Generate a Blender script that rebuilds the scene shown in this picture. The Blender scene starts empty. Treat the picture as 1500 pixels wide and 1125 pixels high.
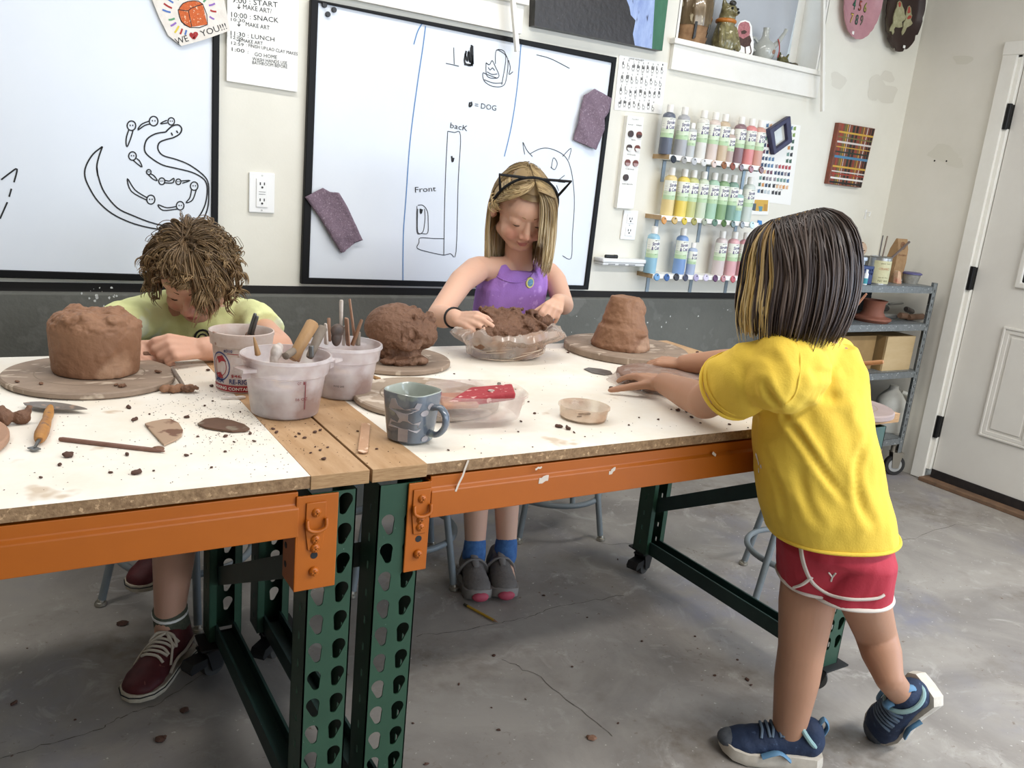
import bpy, bmesh, math, random
from math import pi, sin, cos, radians as rad
from mathutils import Vector as V, Matrix, Euler, Quaternion, noise
from mathutils.geometry import tessellate_polygon
random.seed(11)
SC = bpy.context.scene
COL = SC.collection

# ------------------------------------------------------------------ camera model (metres; image 1500 x 1125)
YAW, PITCH, ROLL, FPX, CAMH = 0.568816827, -0.240734971, 0.0971460753, 1220.02534, 1.32
_f = V((sin(YAW)*cos(PITCH), cos(YAW)*cos(PITCH), sin(PITCH)))
_r0 = V((cos(YAW), -sin(YAW), 0)); _u0 = _r0.cross(_f)
C_R = cos(ROLL)*_r0 + sin(ROLL)*_u0
C_U = -sin(ROLL)*_r0 + cos(ROLL)*_u0
EYE = V((0, 0, CAMH))
def ray(u, v): return C_R*((u-750)/FPX) - C_U*((v-562.5)/FPX) + _f
def W(u, v, y):
    r = ray(u, v); return EYE + r*(y/r.y)
def XW(u, v, x):
    r = ray(u, v); return EYE + r*(x/r.x)
def ZW(u, v, z):
    r = ray(u, v); return EYE + r*((z-CAMH)/r.z)
cam = bpy.data.cameras.new('camera'); camo = bpy.data.objects.new('camera', cam); COL.objects.link(camo)
mw = Matrix((C_R, C_U, -_f)).transposed().to_4x4(); mw.translation = EYE; camo.matrix_world = mw
cam.sensor_width = 36; cam.lens = FPX*36/1500; cam.clip_start = .05; cam.clip_end = 60
SC.camera = camo

# ------------------------------------------------------------------ materials
def lin(c):
    if isinstance(c, str):
        c = c.lstrip('#'); c = [int(c[i:i+2], 16)/255 for i in (0, 2, 4)]
    return tuple((x/12.92 if x <= .04045 else ((x+.055)/1.055)**2.4) for x in c[:3]) + (1,)
MATS = {}
def mat(name, c, rough=.6, c2=None, vs=12, amt=.5, c3=None, v3=60, th3=.68, bump=0, bs=80, metal=0, trans=0, ior=1.45, sss=0, coat=0, spec=.5, attr=None, emit=0, alpha=1, stretch=None, detail=6):
    if name in MATS: return MATS[name]
    m = bpy.data.materials.new(name); m.use_nodes = True; nt = m.node_tree; N = nt.nodes; L = nt.links
    b = N['Principled BSDF']
    b.inputs['Roughness'].default_value = rough; b.inputs['Metallic'].default_value = metal
    b.inputs['Transmission Weight'].default_value = trans; b.inputs['IOR'].default_value = ior
    b.inputs['Coat Weight'].default_value = coat; b.inputs['Specular IOR Level'].default_value = spec
    b.inputs['Alpha'].default_value = alpha
    if sss:
        b.inputs['Subsurface Weight'].default_value = sss; b.inputs['Subsurface Radius'].default_value = (.012, .005, .003); b.inputs['Subsurface Scale'].default_value = 1
    b.inputs['Base Color'].default_value = lin(c)
    tc = N.new('ShaderNodeTexCoord'); co = tc.outputs['Object']
    if stretch:
        mp = N.new('ShaderNodeMapping'); mp.inputs['Scale'].default_value = stretch; L.new(co, mp.inputs[0]); co = mp.outputs[0]
    cur = None
    if attr:
        a = N.new('ShaderNodeAttribute'); a.attribute_name = attr; cur = a.outputs['Color']
    if c2 is not None:
        n = N.new('ShaderNodeTexNoise'); n.inputs['Scale'].default_value = vs; n.inputs['Detail'].default_value = detail; n.inputs['Roughness'].default_value = .65; L.new(co, n.inputs['Vector'])
        rp = N.new('ShaderNodeValToRGB'); rp.color_ramp.elements[0].position = .5-.25*amt-.08; rp.color_ramp.elements[1].position = .5+.25*amt
        L.new(n.outputs['Fac'], rp.inputs[0])
        mx = N.new('ShaderNodeMix'); mx.data_type = 'RGBA'; mx.inputs['A'].default_value = lin(c); mx.inputs['B'].default_value = lin(c2)
        if cur: L.new(cur, mx.inputs['A'])
        L.new(rp.outputs[0], mx.inputs['Factor']); cur = mx.outputs['Result']
    if c3 is not None:
        n = N.new('ShaderNodeTexNoise'); n.inputs['Scale'].default_value = v3; n.inputs['Detail'].default_value = 3; L.new(co, n.inputs['Vector'])
        rp = N.new('ShaderNodeValToRGB'); rp.color_ramp.elements[0].position = th3; rp.color_ramp.elements[1].position = th3+.05
        L.new(n.outputs['Fac'], rp.inputs[0])
        mx = N.new('ShaderNodeMix'); mx.data_type = 'RGBA'; mx.inputs['A'].default_value = lin(c); mx.inputs['B'].default_value = lin(c3)
        if cur: L.new(cur, mx.inputs['A'])
        L.new(rp.outputs[0], mx.inputs['Factor']); cur = mx.outputs['Result']
    if cur: L.new(cur, b.inputs['Base Color'])
    if bump:
        n = N.new('ShaderNodeTexNoise'); n.inputs['Scale'].default_value = bs; n.inputs['Detail'].default_value = 5; L.new(co, n.inputs['Vector'])
        bp = N.new('ShaderNodeBump'); bp.inputs['Strength'].default_value = bump; bp.inputs['Distance'].default_value = .004 if bump < 1 else .012
        L.new(n.outputs['Fac'], bp.inputs['Height']); L.new(bp.outputs[0], b.inputs['Normal'])
    if emit:
        b.inputs['Emission Color'].default_value = lin(c); b.inputs['Emission Strength'].default_value = emit
    MATS[name] = m; return m
def clearmat(name, tint=(1, 1, 1), rough=.12, opa=.25, col=(.9, .88, .86), c2=None, vs=14, scat=None):
    """thin translucent plastic: straight-through transparency mixed with a diffuse/glossy skin"""
    if name in MATS: return MATS[name]
    m = bpy.data.materials.new(name); m.use_nodes = True; nt = m.node_tree; N = nt.nodes; L = nt.links
    b = N['Principled BSDF']; b.inputs['Base Color'].default_value = lin(col); b.inputs['Roughness'].default_value = rough
    out = N['Material Output']; t = N.new('ShaderNodeBsdfTransparent'); t.inputs[0].default_value = tuple(tint)+(1,)
    mx = N.new('ShaderNodeMixShader'); mx.inputs[0].default_value = opa
    L.new(t.outputs[0], mx.inputs[1]); L.new(b.outputs[0], mx.inputs[2]); L.new(mx.outputs[0], out.inputs[0])
    tc = N.new('ShaderNodeTexCoord')
    n = N.new('ShaderNodeTexNoise'); n.inputs['Scale'].default_value = vs; n.inputs['Detail'].default_value = 6; L.new(tc.outputs['Object'], n.inputs['Vector'])
    rp = N.new('ShaderNodeMapRange'); rp.inputs[1].default_value = .35; rp.inputs[2].default_value = .7
    rp.inputs[3].default_value = max(0, opa-.14); rp.inputs[4].default_value = min(1, opa+.2)
    L.new(n.outputs['Fac'], rp.inputs[0]); L.new(rp.outputs[0], mx.inputs[0])
    if c2:
        cm = N.new('ShaderNodeMix'); cm.data_type = 'RGBA'; cm.inputs['A'].default_value = lin(col); cm.inputs['B'].default_value = lin(c2)
        r2 = N.new('ShaderNodeMapRange'); r2.inputs[1].default_value = .42; r2.inputs[2].default_value = .62; L.new(n.outputs['Fac'], r2.inputs[0]); L.new(r2.outputs[0], cm.inputs['Factor']); L.new(cm.outputs['Result'], b.inputs['Base Color'])
    MATS[name] = m; return m

# ------------------------------------------------------------------ object plumbing
WO = {}
def setp(o, label=None, cat=None, group=None, kind=None):
    if label: o['label'] = label
    if cat: o['category'] = cat
    if group: o['group'] = group
    if kind: o['kind'] = kind
    return o
def thing(name, label, cat, loc, group=None):
    o = bpy.data.objects.new(name, None); COL.objects.link(o); o.location = loc; o.empty_display_size = .05
    WO[o.name] = V(loc); return setp(o, label, cat, group)
class MB:
    def __init__(s): s.v = []; s.f = []; s.m = []; s.cur = 0
    def add(s, vs, fs, m=None):
        k = len(s.v); s.v += [V(p) for p in vs]; m = s.cur if m is None else m
        for f in fs: s.f.append([i+k for i in f]); s.m.append(m)
        return s
    def box(s, c, size, rot=None, m=None):
        x, y, z = [a/2 for a in size]; R = Euler(rot).to_matrix() if rot is not None and not isinstance(rot, Matrix) else (rot or Matrix.Identity(3))
        p = [V(c)+R @ V((sx*x, sy*y, sz*z)) for sz in (-1, 1) for sy in (-1, 1) for sx in (-1, 1)]
        return s.add(p, [(0, 2, 3, 1), (4, 5, 7, 6), (0, 1, 5, 4), (2, 6, 7, 3), (0, 4, 6, 2), (1, 3, 7, 5)], m)
    def bx(s, a, b, m=None): return s.box([(a[i]+b[i])/2 for i in range(3)], [abs(b[i]-a[i]) for i in range(3)], None, m)
    def tube(s, pts, r, n=8, closed=False, cap=True, m=None, flat=1, up=None):
        pts = [V(p) for p in pts]; k = len(pts); rs = r if isinstance(r, (list, tuple)) else [r]*k
        vs = []; fs = []; prev = None
        for i, p in enumerate(pts):
            if closed: t = pts[(i+1) % k]-pts[i-1]
            else: t = pts[min(i+1, k-1)]-pts[max(i-1, 0)]
            if t.length < 1e-9: t = V((0, 0, 1))
            t.normalize()
            if prev is None:
                a = V(up) if up is not None else (V((0, 0, 1)) if abs(t.z) < .9 else V((1, 0, 0)))
            else: a = prev
            a = a - t*a.dot(t)
            if a.length < 1e-6: a = t.orthogonal()
            a.normalize(); prev = a; b = t.cross(a)
            for j in range(n):
                q = 2*pi*j/n; vs.append(p + (a*cos(q)*flat + b*sin(q))*rs[i])
        for i in range(k if closed else k-1):
            i2 = (i+1) % k
            for j in range(n):
                j2 = (j+1) % n; fs.append((i*n+j, i*n+j2, i2*n+j2, i2*n+j))
        if cap and not closed: fs += [tuple(range(n-1, -1, -1)), tuple(range((k-1)*n, k*n))]
        return s.add(vs, fs, m)
    def cyl(s, a, b, r0, r1=None, n=20, m=None): return s.tube([a, b], [r0, r0 if r1 is None else r1], n, m=m)
    def lathe(s, prof, c=(0, 0, 0), n=32, M=None, m=None, fn=None, cap=True):
        """prof: (r, z) list; M: 3x3 matrix; fn(angle, r, z) -> r"""
        vs = []; fs = []; k = len(prof); c = V(c)
        for (r, z) in prof:
            for j in range(n):
                q = 2*pi*j/n; rr = fn(q, r, z) if fn else r; p = V((rr*cos(q), rr*sin(q), z)); vs.append(c+(M @ p if M else p))
        for i in range(k-1):
            for j in range(n):
                j2 = (j+1) % n; fs.append((i*n+j, i*n+j2, (i+1)*n+j2, (i+1)*n+j))
        if cap and prof[0][0] > 1e-5: fs.append(tuple(range(n-1, -1, -1)))
        if cap and prof[-1][0] > 1e-5: fs.append(tuple(range((k-1)*n, k*n)))
        return s.add(vs, fs, m)
    def ball(s, c, r, seg=16, rings=10, M=None, m=None):
        r = (r, r, r) if not isinstance(r, (tuple, list)) else r
        prof = [(sin(pi*i/rings), -cos(pi*i/rings)) for i in range(rings+1)]
        vs = []; fs = []; c = V(c)
        vs.append(V((0, 0, -1)))
        for i in range(1, rings):
            for j in range(seg): vs.append(V((prof[i][0]*cos(2*pi*j/seg), prof[i][0]*sin(2*pi*j/seg), prof[i][1])))
        vs.append(V((0, 0, 1))); top = len(vs)-1
        for j in range(seg):
            j2 = (j+1) % seg; fs.append((0, 1+j2, 1+j)); fs.append((top, 1+(rings-2)*seg+j, 1+(rings-2)*seg+j2))
            for i in range(rings-2): fs.append((1+i*seg+j, 1+i*seg+j2, 1+(i+1)*seg+j2, 1+(i+1)*seg+j))
        D = Matrix.Diagonal(V(r))
        return s.add([c+((M @ (D @ p)) if M else D @ p) for p in vs], fs, m)
    def rcone(s, a, b, ra, rb, n=24, m=None):
        """round-ended tapered limb"""
        a = V(a); b = V(b); t = (b-a); L = t.length
        if L < 1e-6: return s.ball(a, ra, n, 8)
        t /= L; pts = []; rs = []
        for q in (-88, -60, -30): pts.append(a+t*ra*sin(rad(q))); rs.append(ra*cos(rad(q)))
        pts.append(a); rs.append(ra); pts.append(b); rs.append(rb)
        for q in (30, 60, 88): pts.append(b+t*rb*sin(rad(q))); rs.append(rb*cos(rad(q)))
        return s.tube(pts, rs, n, m=m)
    def chain(s, pts, rs, n=26, m=None):
        for i in range(len(pts)-1): s.rcone(pts[i], pts[i+1], rs[i], rs[i+1], n, m)
        return s
    def prism(s, poly, o, ux, uy, depth, holes=(), m=None, mside=None, back=True):
        """poly/holes: 2D lists in frame (o, ux, uy); extruded by vector depth"""
        o = V(o); ux = V(ux); uy = V(uy); d = V(depth); loops = [list(poly)]+[list(h) for h in holes]
        tri = tessellate_polygon([[V((p[0], p[1], 0)) for p in l] for l in loops])
        P = [o+ux*p[0]+uy*p[1] for l in loops for p in l]; k = len(P)
        nrm = ux.cross(uy); flip = nrm.dot(d) > 0
        fs = []; k0 = len(s.v)
        for t in tri:
            a, b, c = t; n2 = (P[b]-P[a]).cross(P[c]-P[a])
            if n2.length < 1e-12: continue
            if (n2.dot(d) > 0): t = (a, c, b)
            fs.append(tuple(t))
        s.add(P+[p+d for p in P], fs, m)
        if back: s.add([], [], m); [(s.f.append([i+k+k0 for i in reversed(t)]), s.m.append(s.cur if m is None else m)) for t in fs]
        i0 = 0
        for l in loops:
            n = len(l)
            for j in range(n):
                a = i0+j; b = i0+(j+1) % n; s.f.append([k0+a, k0+b, k0+b+k, k0+a+k]); s.m.append((s.cur if m is None else m) if mside is None else mside)
            i0 += n
        return s
    def build(s, name, mats, parent=None, loc=None, smooth=40, bevel=0, label=None, recalc=True, seg=2):
        me = bpy.data.meshes.new(name)
        off = WO[parent.name] if parent is not None else (V(loc) if loc is not None else V((0, 0, 0)))
        me.from_pydata([tuple(p-off) for p in s.v], [], s.f)
        mats = mats if isinstance(mats, (list, tuple)) else [mats]
        for q in mats: me.materials.append(q)
        me.polygons.foreach_set('material_index', s.m[:len(me.polygons)] if len(s.m) >= len(me.polygons) else [0]*len(me.polygons))
        if recalc:
            bm = bmesh.new(); bm.from_mesh(me); bmesh.ops.recalc_face_normals(bm, faces=bm.faces); bm.to_mesh(me); bm.free()
        return link(name, me, parent, loc, smooth, bevel, label, seg)
def link(name, me, parent=None, loc=None, smooth=40, bevel=0, label=None, seg=2):
    if smooth:
        me.polygons.foreach_set('use_smooth', [True]*len(me.polygons))
        if smooth < 180: me.set_sharp_from_angle(angle=rad(smooth))
    o = bpy.data.objects.new(name, me); COL.objects.link(o)
    if parent is not None: o.parent = parent; WO[o.name] = WO[parent.name]
    else:
        o.location = loc if loc is not None else (0, 0, 0); WO[o.name] = V(o.location)
    if bevel:
        b = o.modifiers.new('bevel', 'BEVEL'); b.width = bevel; b.segments = seg; b.limit_method = 'ANGLE'; b.angle_limit = rad(40)
    if label: o['label'] = label
    return o
def single(mb, name, mats, label, cat, loc, group=None, **k): return setp(mb.build(name, mats, None, loc, **k), label, cat, group)
def struct(mb, name, mats, **k):
    o = mb.build(name, mats, **k); o['kind'] = 'structure'; return o
def copy_tree(o, parent=None):
    c = o.copy(); COL.objects.link(c)
    if parent is not None: c.parent = parent
    WO[c.name] = WO[o.name]
    for ch in [x for x in bpy.data.objects if x.parent == o]: copy_tree(ch, c)
    return c
def evalmesh(me, mods):
    o = bpy.data.objects.new('tmp', me); COL.objects.link(o)
    for t, kw in mods:
        q = o.modifiers.new('m', t)
        for a, b in kw.items(): setattr(q, a, b)
    dg = bpy.context.evaluated_depsgraph_get(); dg.update()
    r = bpy.data.meshes.new_from_object(o.evaluated_get(dg)); bpy.data.objects.remove(o); return r
def blob(mb, name, mats, parent=None, loc=None, vox=.006, sm=4, fn=None, col=None, label=None, smooth=180):
    """fuse the builder's closed shapes into one continuous skin"""
    me = bpy.data.meshes.new(name); off = WO[parent.name] if parent is not None else V(loc or (0, 0, 0))
    me.from_pydata([tuple(p) for p in mb.v], [], mb.f)
    bm = bmesh.new(); bm.from_mesh(me); bmesh.ops.recalc_face_normals(bm, faces=bm.faces); bm.to_mesh(me); bm.free()
    r = evalmesh(me, [('REMESH', dict(mode='VOXEL', voxel_size=vox, adaptivity=0)), ('SMOOTH', dict(factor=.5, iterations=sm))])
    if fn:
        r.calc_loop_triangles()
        ns = [v.normal.copy() for v in r.vertices]
        for v, n in zip(r.vertices, ns): v.co = fn(v.co.copy(), n)
    if col:
        at = r.color_attributes.new('Col', 'FLOAT_COLOR', 'POINT')
        for i, v in enumerate(r.vertices): at.data[i].color = col(v.co, v.normal)
    for v in r.vertices: v.co -= off
    for q in (mats if isinstance(mats, (list, tuple)) else [mats]): r.materials.append(q)
    r.name = name
    return link(name, r, parent, loc, smooth, 0, label)
def spline(pts, k=5):
    pts = [V(p) for p in pts]; out = []
    for i in range(len(pts)-1):
        a = pts[max(i-1, 0)]; b = pts[i]; c = pts[i+1]; d = pts[min(i+2, len(pts)-1)]
        for j in range(k):
            t = j/k; out.append(.5*((2*b)+(c-a)*t+(2*a-5*b+4*c-d)*t*t+(3*b-a-3*c+d)*t**3))
    out.append(pts[-1]); return out
# ------------------------------------------------------------------ lettering and ink on flat or curved faces
_TX = {}
def text_mesh(body, bold=False):
    key = (body, bold)
    if key not in _TX:
        cu = bpy.data.curves.new('t', 'FONT'); cu.body = body; cu.size = 1; cu.resolution_u = 2; cu.offset = .02 if bold else 0
        o = bpy.data.objects.new('t', cu); COL.objects.link(o); dg = bpy.context.evaluated_depsgraph_get(); dg.update()
        me = bpy.data.meshes.new_from_object(o.evaluated_get(dg)); bpy.data.objects.remove(o)
        vs = [v.co.copy() for v in me.vertices]; fs = [tuple(p.vertices) for p in me.polygons]
        x0 = min(v.x for v in vs); x1 = max(v.x for v in vs); y0 = min(v.y for v in vs); y1 = max(v.y for v in vs)
        _TX[key] = ([((v.x-x0)/(x1-x0), (v.y-y0)/(y1-y0)) for v in vs], fs, (x1-x0)/(y1-y0)); bpy.data.meshes.remove(me)
    return _TX[key]
def text(mb, body, fn, m=None, bold=False):
    """fn maps the unit box (s, t) of the line of text to a 3D point"""
    vs, fs, _ = text_mesh(body, bold); mb.add([fn(*p) for p in vs], fs, m); return mb
def wtext(mb, body, p0, p1, h, y, m=None, bold=False):
    """text on the wall plane y, baseline from pixel p0 to p1, h = height in pixels"""
    a = W(*p0, y); b = W(*p1, y); hh = (W(p0[0], p0[1]-h, y)-a).length; d = b-a; up = V((-d.z, 0, d.x)).normalized()*hh
    return text(mb, body, lambda s, t: a+d*s+up*t, m, bold)
def ink(mb, px, w, y, m=None, k=4, sm=True, closed=False, plane=None):
    f = plane or (lambda u, v: W(u, v, y)); p = [f(*q) for q in px]
    if closed: p.append(p[0])
    if sm and len(p) > 2: p = spline(p, k)
    ribbon(mb, p, w, V((0, -1, 0)) if plane is None else None, m); return mb
def ribbon(mb, p, w, nrm, m=None):
    vs = []; fs = []
    for i, q in enumerate(p):
        t = p[min(i+1, len(p)-1)]-p[max(i-1, 0)]
        t = t.normalized() if t.length > 1e-9 else V((1, 0, 0)); s = t.cross(nrm).normalized()*w/2; vs += [q+s, q-s]
    for i in range(len(p)-1): fs.append((2*i, 2*i+1, 2*i+3, 2*i+2))
    mb.add(vs, fs, m)
def wpoly(mb, px, yf, yb, m=None, holes=(), mside=None):
    """solid plate parallel to the back wall; outline in pixels seen at its front face y = yf, back at yb"""
    g = lambda l: [(lambda q: (q.x, q.z))(W(u, v, yf)) for u, v in l]
    return mb.prism(g(px), (0, yf, 0), (1, 0, 0), (0, 0, 1), (0, yb-yf, 0), [g(h) for h in holes], m, mside)
def nz(p, s, seed=0): return noise.noise(V(p)*s+V((seed, seed*1.7, -seed)))
def fbm(p, s, seed=0, o=4): return noise.fractal(V(p)*s+V((seed, seed*1.7, -seed)), 1, 2, o)
# ================================================================== ROOM
YB, XR, CEIL = 2.862, 4.10, 3.05
m_wall = mat('wall_paint', '#e9e6da', .75, '#e0ddd0', 3, .8, bump=.05, bs=150)
m_wallr = mat('wall_paint_side', '#e6e2d8', .75, '#dcd8cc', 2.5, .8, bump=.05, bs=150)
m_trim = mat('trim_paint', '#eeece4', .45, '#e6e3da', 6, .6)
m_conc = mat('stem_wall_concrete', '#72726c', .9, '#565752', 3.5, 1.6, '#6b6b66', 14, .6, bump=.5, bs=60)
m_plate = mat('dark_sill_plate', '#1c1a19', .8)
m_ceil = mat('ceiling_boards', '#8f8a83', .8); m_far = mat('far_wall', '#77726a', .8)
def floor_material():
    m = bpy.data.materials.new('floor_concrete'); m.use_nodes = True; nt = m.node_tree; N = nt.nodes; L = nt.links; b = N['Principled BSDF']
    tc = N.new('ShaderNodeTexCoord')
    def nzn(s, d=6, r=.6, dist=0):
        n = N.new('ShaderNodeTexNoise'); n.inputs['Scale'].default_value = s; n.inputs['Detail'].default_value = d; n.inputs['Roughness'].default_value = r; n.inputs['Distortion'].default_value = dist
        L.new(tc.outputs['Object'], n.inputs['Vector']); return n.outputs['Fac']
    def rng(x, a, bb, c=0, d=1):
        r = N.new('ShaderNodeMapRange'); r.inputs[1].default_value = a; r.inputs[2].default_value = bb; r.inputs[3].default_value = c; r.inputs[4].default_value = d; L.new(x, r.inputs[0]); return r.outputs[0]
    def mix(a, bb, f):
        q = N.new('ShaderNodeMix'); q.data_type = 'RGBA'
        for k, v in (('A', a), ('B', bb)):
            if isinstance(v, str): q.inputs[k].default_value = lin(v)
            else: L.new(v, q.inputs[k])
        L.new(f, q.inputs['Factor']); return q.outputs['Result']
    def mul(a, bb):
        q = N.new('ShaderNodeMath'); q.operation = 'MULTIPLY'; L.new(a, q.inputs[0]); L.new(bb, q.inputs[1]); return q.outputs[0]
    c = mix('#a19b93', '#86807a', rng(nzn(2.2, 8, .62, .6), .38, .62))
    c = mix(c, '#b5b0a9', rng(nzn(5.5, 6, .7, 1.5), .56, .74))
    c = mix(c, '#73695e', mul(rng(nzn(1.3, 4), .5, .66), rng(nzn(16, 6), .4, .7)))
    c = mix(c, '#6f5a49', mul(rng(nzn(38, 3), .66, .72), rng(nzn(2.1, 2), .45, .6)))
    c = mix(c, '#7f8090', mul(rng(nzn(.9, 3), .5, .62), rng(nzn(9, 5), .35, .7, 0, .7)))
    c = mix(c, '#7d7268', mul(rng(nzn(26, 5, .7, 2), .6, .68), rng(nzn(3.3, 3), .5, .6, 0, .8)))
    c = mix(c, '#d6d2ca', rng(nzn(60, 2), .7, .74, 0, .7))
    L.new(c, b.inputs['Base Color']); b.inputs['Roughness'].default_value = .55; b.inputs['Specular IOR Level'].default_value = .35
    bp = N.new('ShaderNodeBump'); bp.inputs['Strength'].default_value = .15; bp.inputs['Distance'].default_value = .004; L.new(nzn(40, 6), bp.inputs['Height']); L.new(bp.outputs[0], b.inputs['Normal'])
    return m
b = MB(); b.bx((-3.2, -3.2, -.1), (4.4, 3.1, 0)); struct(b, 'floor', floor_material(), smooth=0)
b = MB(); rk = random.Random(2)
for px in ([(-20, 1118), (60, 1094), (150, 1067), (178, 1050), (235, 1030), (300, 985), (345, 950)], [(612, 932), (660, 925), (735, 912), (770, 905), (800, 893), (850, 882), (925, 869)], [(735, 965), (780, 985), (850, 1040), (905, 1085)], [(1180, 812), (1240, 806), (1330, 790), (1400, 768), (1460, 772)], [(880, 797), (930, 796), (980, 800)]):
    p = []
    for i in range(len(px)-1):
        for k in range(7): t = k/7; p.append(ZW(px[i][0]+(px[i+1][0]-px[i][0])*t+rk.gauss(0, 1), px[i][1]+(px[i+1][1]-px[i][1])*t+rk.gauss(0, 1), .0006))
    for i in range(len(p)-1): ribbon(b, [p[i], p[i+1]], rk.uniform(.0008, .0028), V((0, 0, 1)))
struct(b, 'floor_cracks', mat('crack_dark', '#5d564e', .9), smooth=0, recalc=False)
b = MB(); b.bx((-3.2, -3.2, CEIL), (4.4, 3.1, CEIL+.1)); struct(b, 'ceiling', m_ceil, smooth=0)
WN = [(W(993, 30, YB).x, 3.37, 1.945, 2.75), (.72, 1.64, 1.965, 2.75)]        # window openings x0, x1, z0, z1
b = MB(); rect = lambda x0, x1, z0, z1: [(x0, z0), (x1, z0), (x1, z1), (x0, z1)]
b.prism(rect(-3.2, 4.4, .885, CEIL), (0, YB, 0), (1, 0, 0), (0, 0, 1), (0, .2, 0), [rect(*w) for w in WN]); struct(b, 'wall_back', m_wall, smooth=0)
b = MB(); b.bx((-3.2, YB-.035, 0), (XR, YB+.2, .858)); struct(b, 'wall_base', m_conc, smooth=0, bevel=.006)
b = MB(); b.bx((-3.2, YB-.005, .858), (XR, YB+.2, .885)); struct(b, 'trim_1', m_plate, smooth=0)
b = MB(); sp = mat('white_splash', '#c9cbc8', .8)
for i in range(60):
    u, v = (random.gauss(842, 8), random.gauss(508, 9)) if i < 26 else ((random.gauss(152, 14), random.gauss(432, 6)) if i < 44 else (random.uniform(840, 1090), random.uniform(450, 490)))
    p = W(u, v, YB-.0352); r = random.uniform(.0008, .0045); b.add([p+V((r*cos(a)*random.uniform(.5, 1.3), -.0006, r*sin(a)*random.uniform(.5, 1.6))) for a in [j*pi/4 for j in range(8)]], [tuple(range(8))])
struct(b, 'wall_base_paint_specks', sp, smooth=0)
b = MB(); b.prism([(-3.2, 0), (YB, 0), (YB, CEIL), (-3.2, CEIL)], (XR, 0, 0), (0, 1, 0), (0, 0, 1), (.16, 0, 0), [[(1.385, 0), (2.355, 0), (2.355, 2.1), (1.385, 2.1)], [(-2.7, 0), (.35, 0), (.35, 2.25), (-2.7, 2.25)]]); struct(b, 'wall_right', m_wallr, smooth=0)
b = MB(); b.bx((-3.3, -3.2, 0), (-3.2, 3.1, CEIL)); struct(b, 'wall_left', m_far, smooth=0)
b = MB(); b.prism([(-3.2, 0), (4.4, 0), (4.4, CEIL), (-3.2, CEIL)], (0, -3.3, 0), (1, 0, 0), (0, 0, 1), (0, .1, 0), [[(.3, .9), (4.0, .9), (4.0, 2.5), (.3, 2.5)]]); struct(b, 'wall_front', m_far, smooth=0)  # unseen opening added in front of the fill lamp
b = MB(); b.bx((4.27, -6, -.12), (14, 6, -.02)); struct(b, 'ground', mat('outside_paving', '#9a9890', .9), smooth=0)
# wall patches (filler marks that keep their own shape)
b = MB(); pc = mat('wall_filler', '#d9d5c8', .7)
for (u, v, rx, ry) in ((1227, 118, 11, 13), (1283, 128, 13, 17), (1300, 112, 10, 9), (1298, 138, 16, 16)):
    p = [W(u+rx*cos(a)*(1+.25*sin(3*a+u)), v+ry*sin(a)*(1+.2*cos(2*a+v)), YB) for a in [j*pi/8 for j in range(16)]]; b.add([q+V((0, -.0004-.00001*(u-1220), 0)) for q in p], [tuple(range(16))])
for (u, v, rx, ry) in ((1410, 88, 14, 8), (1382, 224, 21, 12), (1400, 238, 12, 9)):
    p = [XW(u+rx*cos(a)*(1+.25*sin(3*a+u)), v+ry*sin(a)*(1+.2*cos(2*a+v)), XR) for a in [j*pi/8 for j in range(16)]]; b.add([q+V((-.0004-.00001*(u-1380), 0, 0)) for q in p], [tuple(range(16))])
struct(b, 'wall_filler_patches', pc, smooth=0)
b = MB()
for (u, v) in ((1369, 235.5), (1386.5, 236)): p = XW(u, v, XR); b.cyl(p+V((-.001, 0, 0)), p+V((.004, 0, 0)), .0045, n=10)
struct(b, 'wall_screw_holes', mat('hole_black', '#15130f', .9), smooth=0)
# windows
m_pane = clearmat('window_glass', (.93, .97, 1), .05, .12, (.9, .95, 1))
m_shade = mat('roller_shade_fabric', '#b9bdc1', .9, '#b2b6bb', 3, .6)
for i, (x0, x1, z0, z1) in enumerate(WN):
    n = i+1; b = MB()
    for a, c in (((x0-.003, YB, z0), (x0+.012, YB+.17, z1)), ((x1-.012, YB, z0), (x1+.003, YB+.17, z1)), ((x0, YB, z1-.012), (x1, YB+.17, z1+.003)), ((x0+.012, YB+.13, z0), (x0+.06, YB+.17, z1)), ((x1-.06, YB+.13, z0), (x1-.012, YB+.17, z1)), ((x0, YB+.13, z0), (x1, YB+.17, z0+.045))): b.bx(a, c)
    w = struct(b, f'window_{n}', m_trim, smooth=0)
    b = MB(); b.bx((x0+.05, YB+.145, z0+.04), (x1-.05, YB+.15, z1)); b.build('pane', m_pane, w, smooth=0)
    if i == 0:
        b = MB(); S = []                                              # roller shade, its right edge curling forward
        for k in range(13):
            z = z0+.002+(z1-z0-.01)*k/12; S.append([V((x0+.02, YB+.12, z)), V((x1-.3, YB+.12, z)), V((x1-.155+.035*(k/12)**.7-.01, YB+.115, z)), V((x1-.13+.055*(k/12)**.6, YB+.095, z))])
        b.add([p for r_ in S for p in r_], [(4*k+j, 4*k+j+1, 4*k+j+5, 4*k+j+4) for k in range(12) for j in range(3)])
        o = b.build('shade', m_shade, w); s_ = o.modifiers.new('t', 'SOLIDIFY'); s_.thickness = .0015
    else:
        b = MB(); b.bx((x0+.02, YB+.115, z0+.002), (x1-.02, YB+.117, z1)); b.build('shade', m_shade, w, smooth=0)
b = MB(); L0, R0 = W(980.5, 60, YB).x, W(1200.8, 108, YB).x
b.bx((L0, YB-.035, 1.926), (R0, YB+.13, 1.948)); struct(b, 'window_1_sill', m_trim, smooth=0, bevel=.003)
b = MB(); b.bx((L0+.012, YB-.02, 1.826), (R0-.012, YB, 1.926)); struct(b, 'trim_2', m_trim, smooth=0, bevel=.002)
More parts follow.
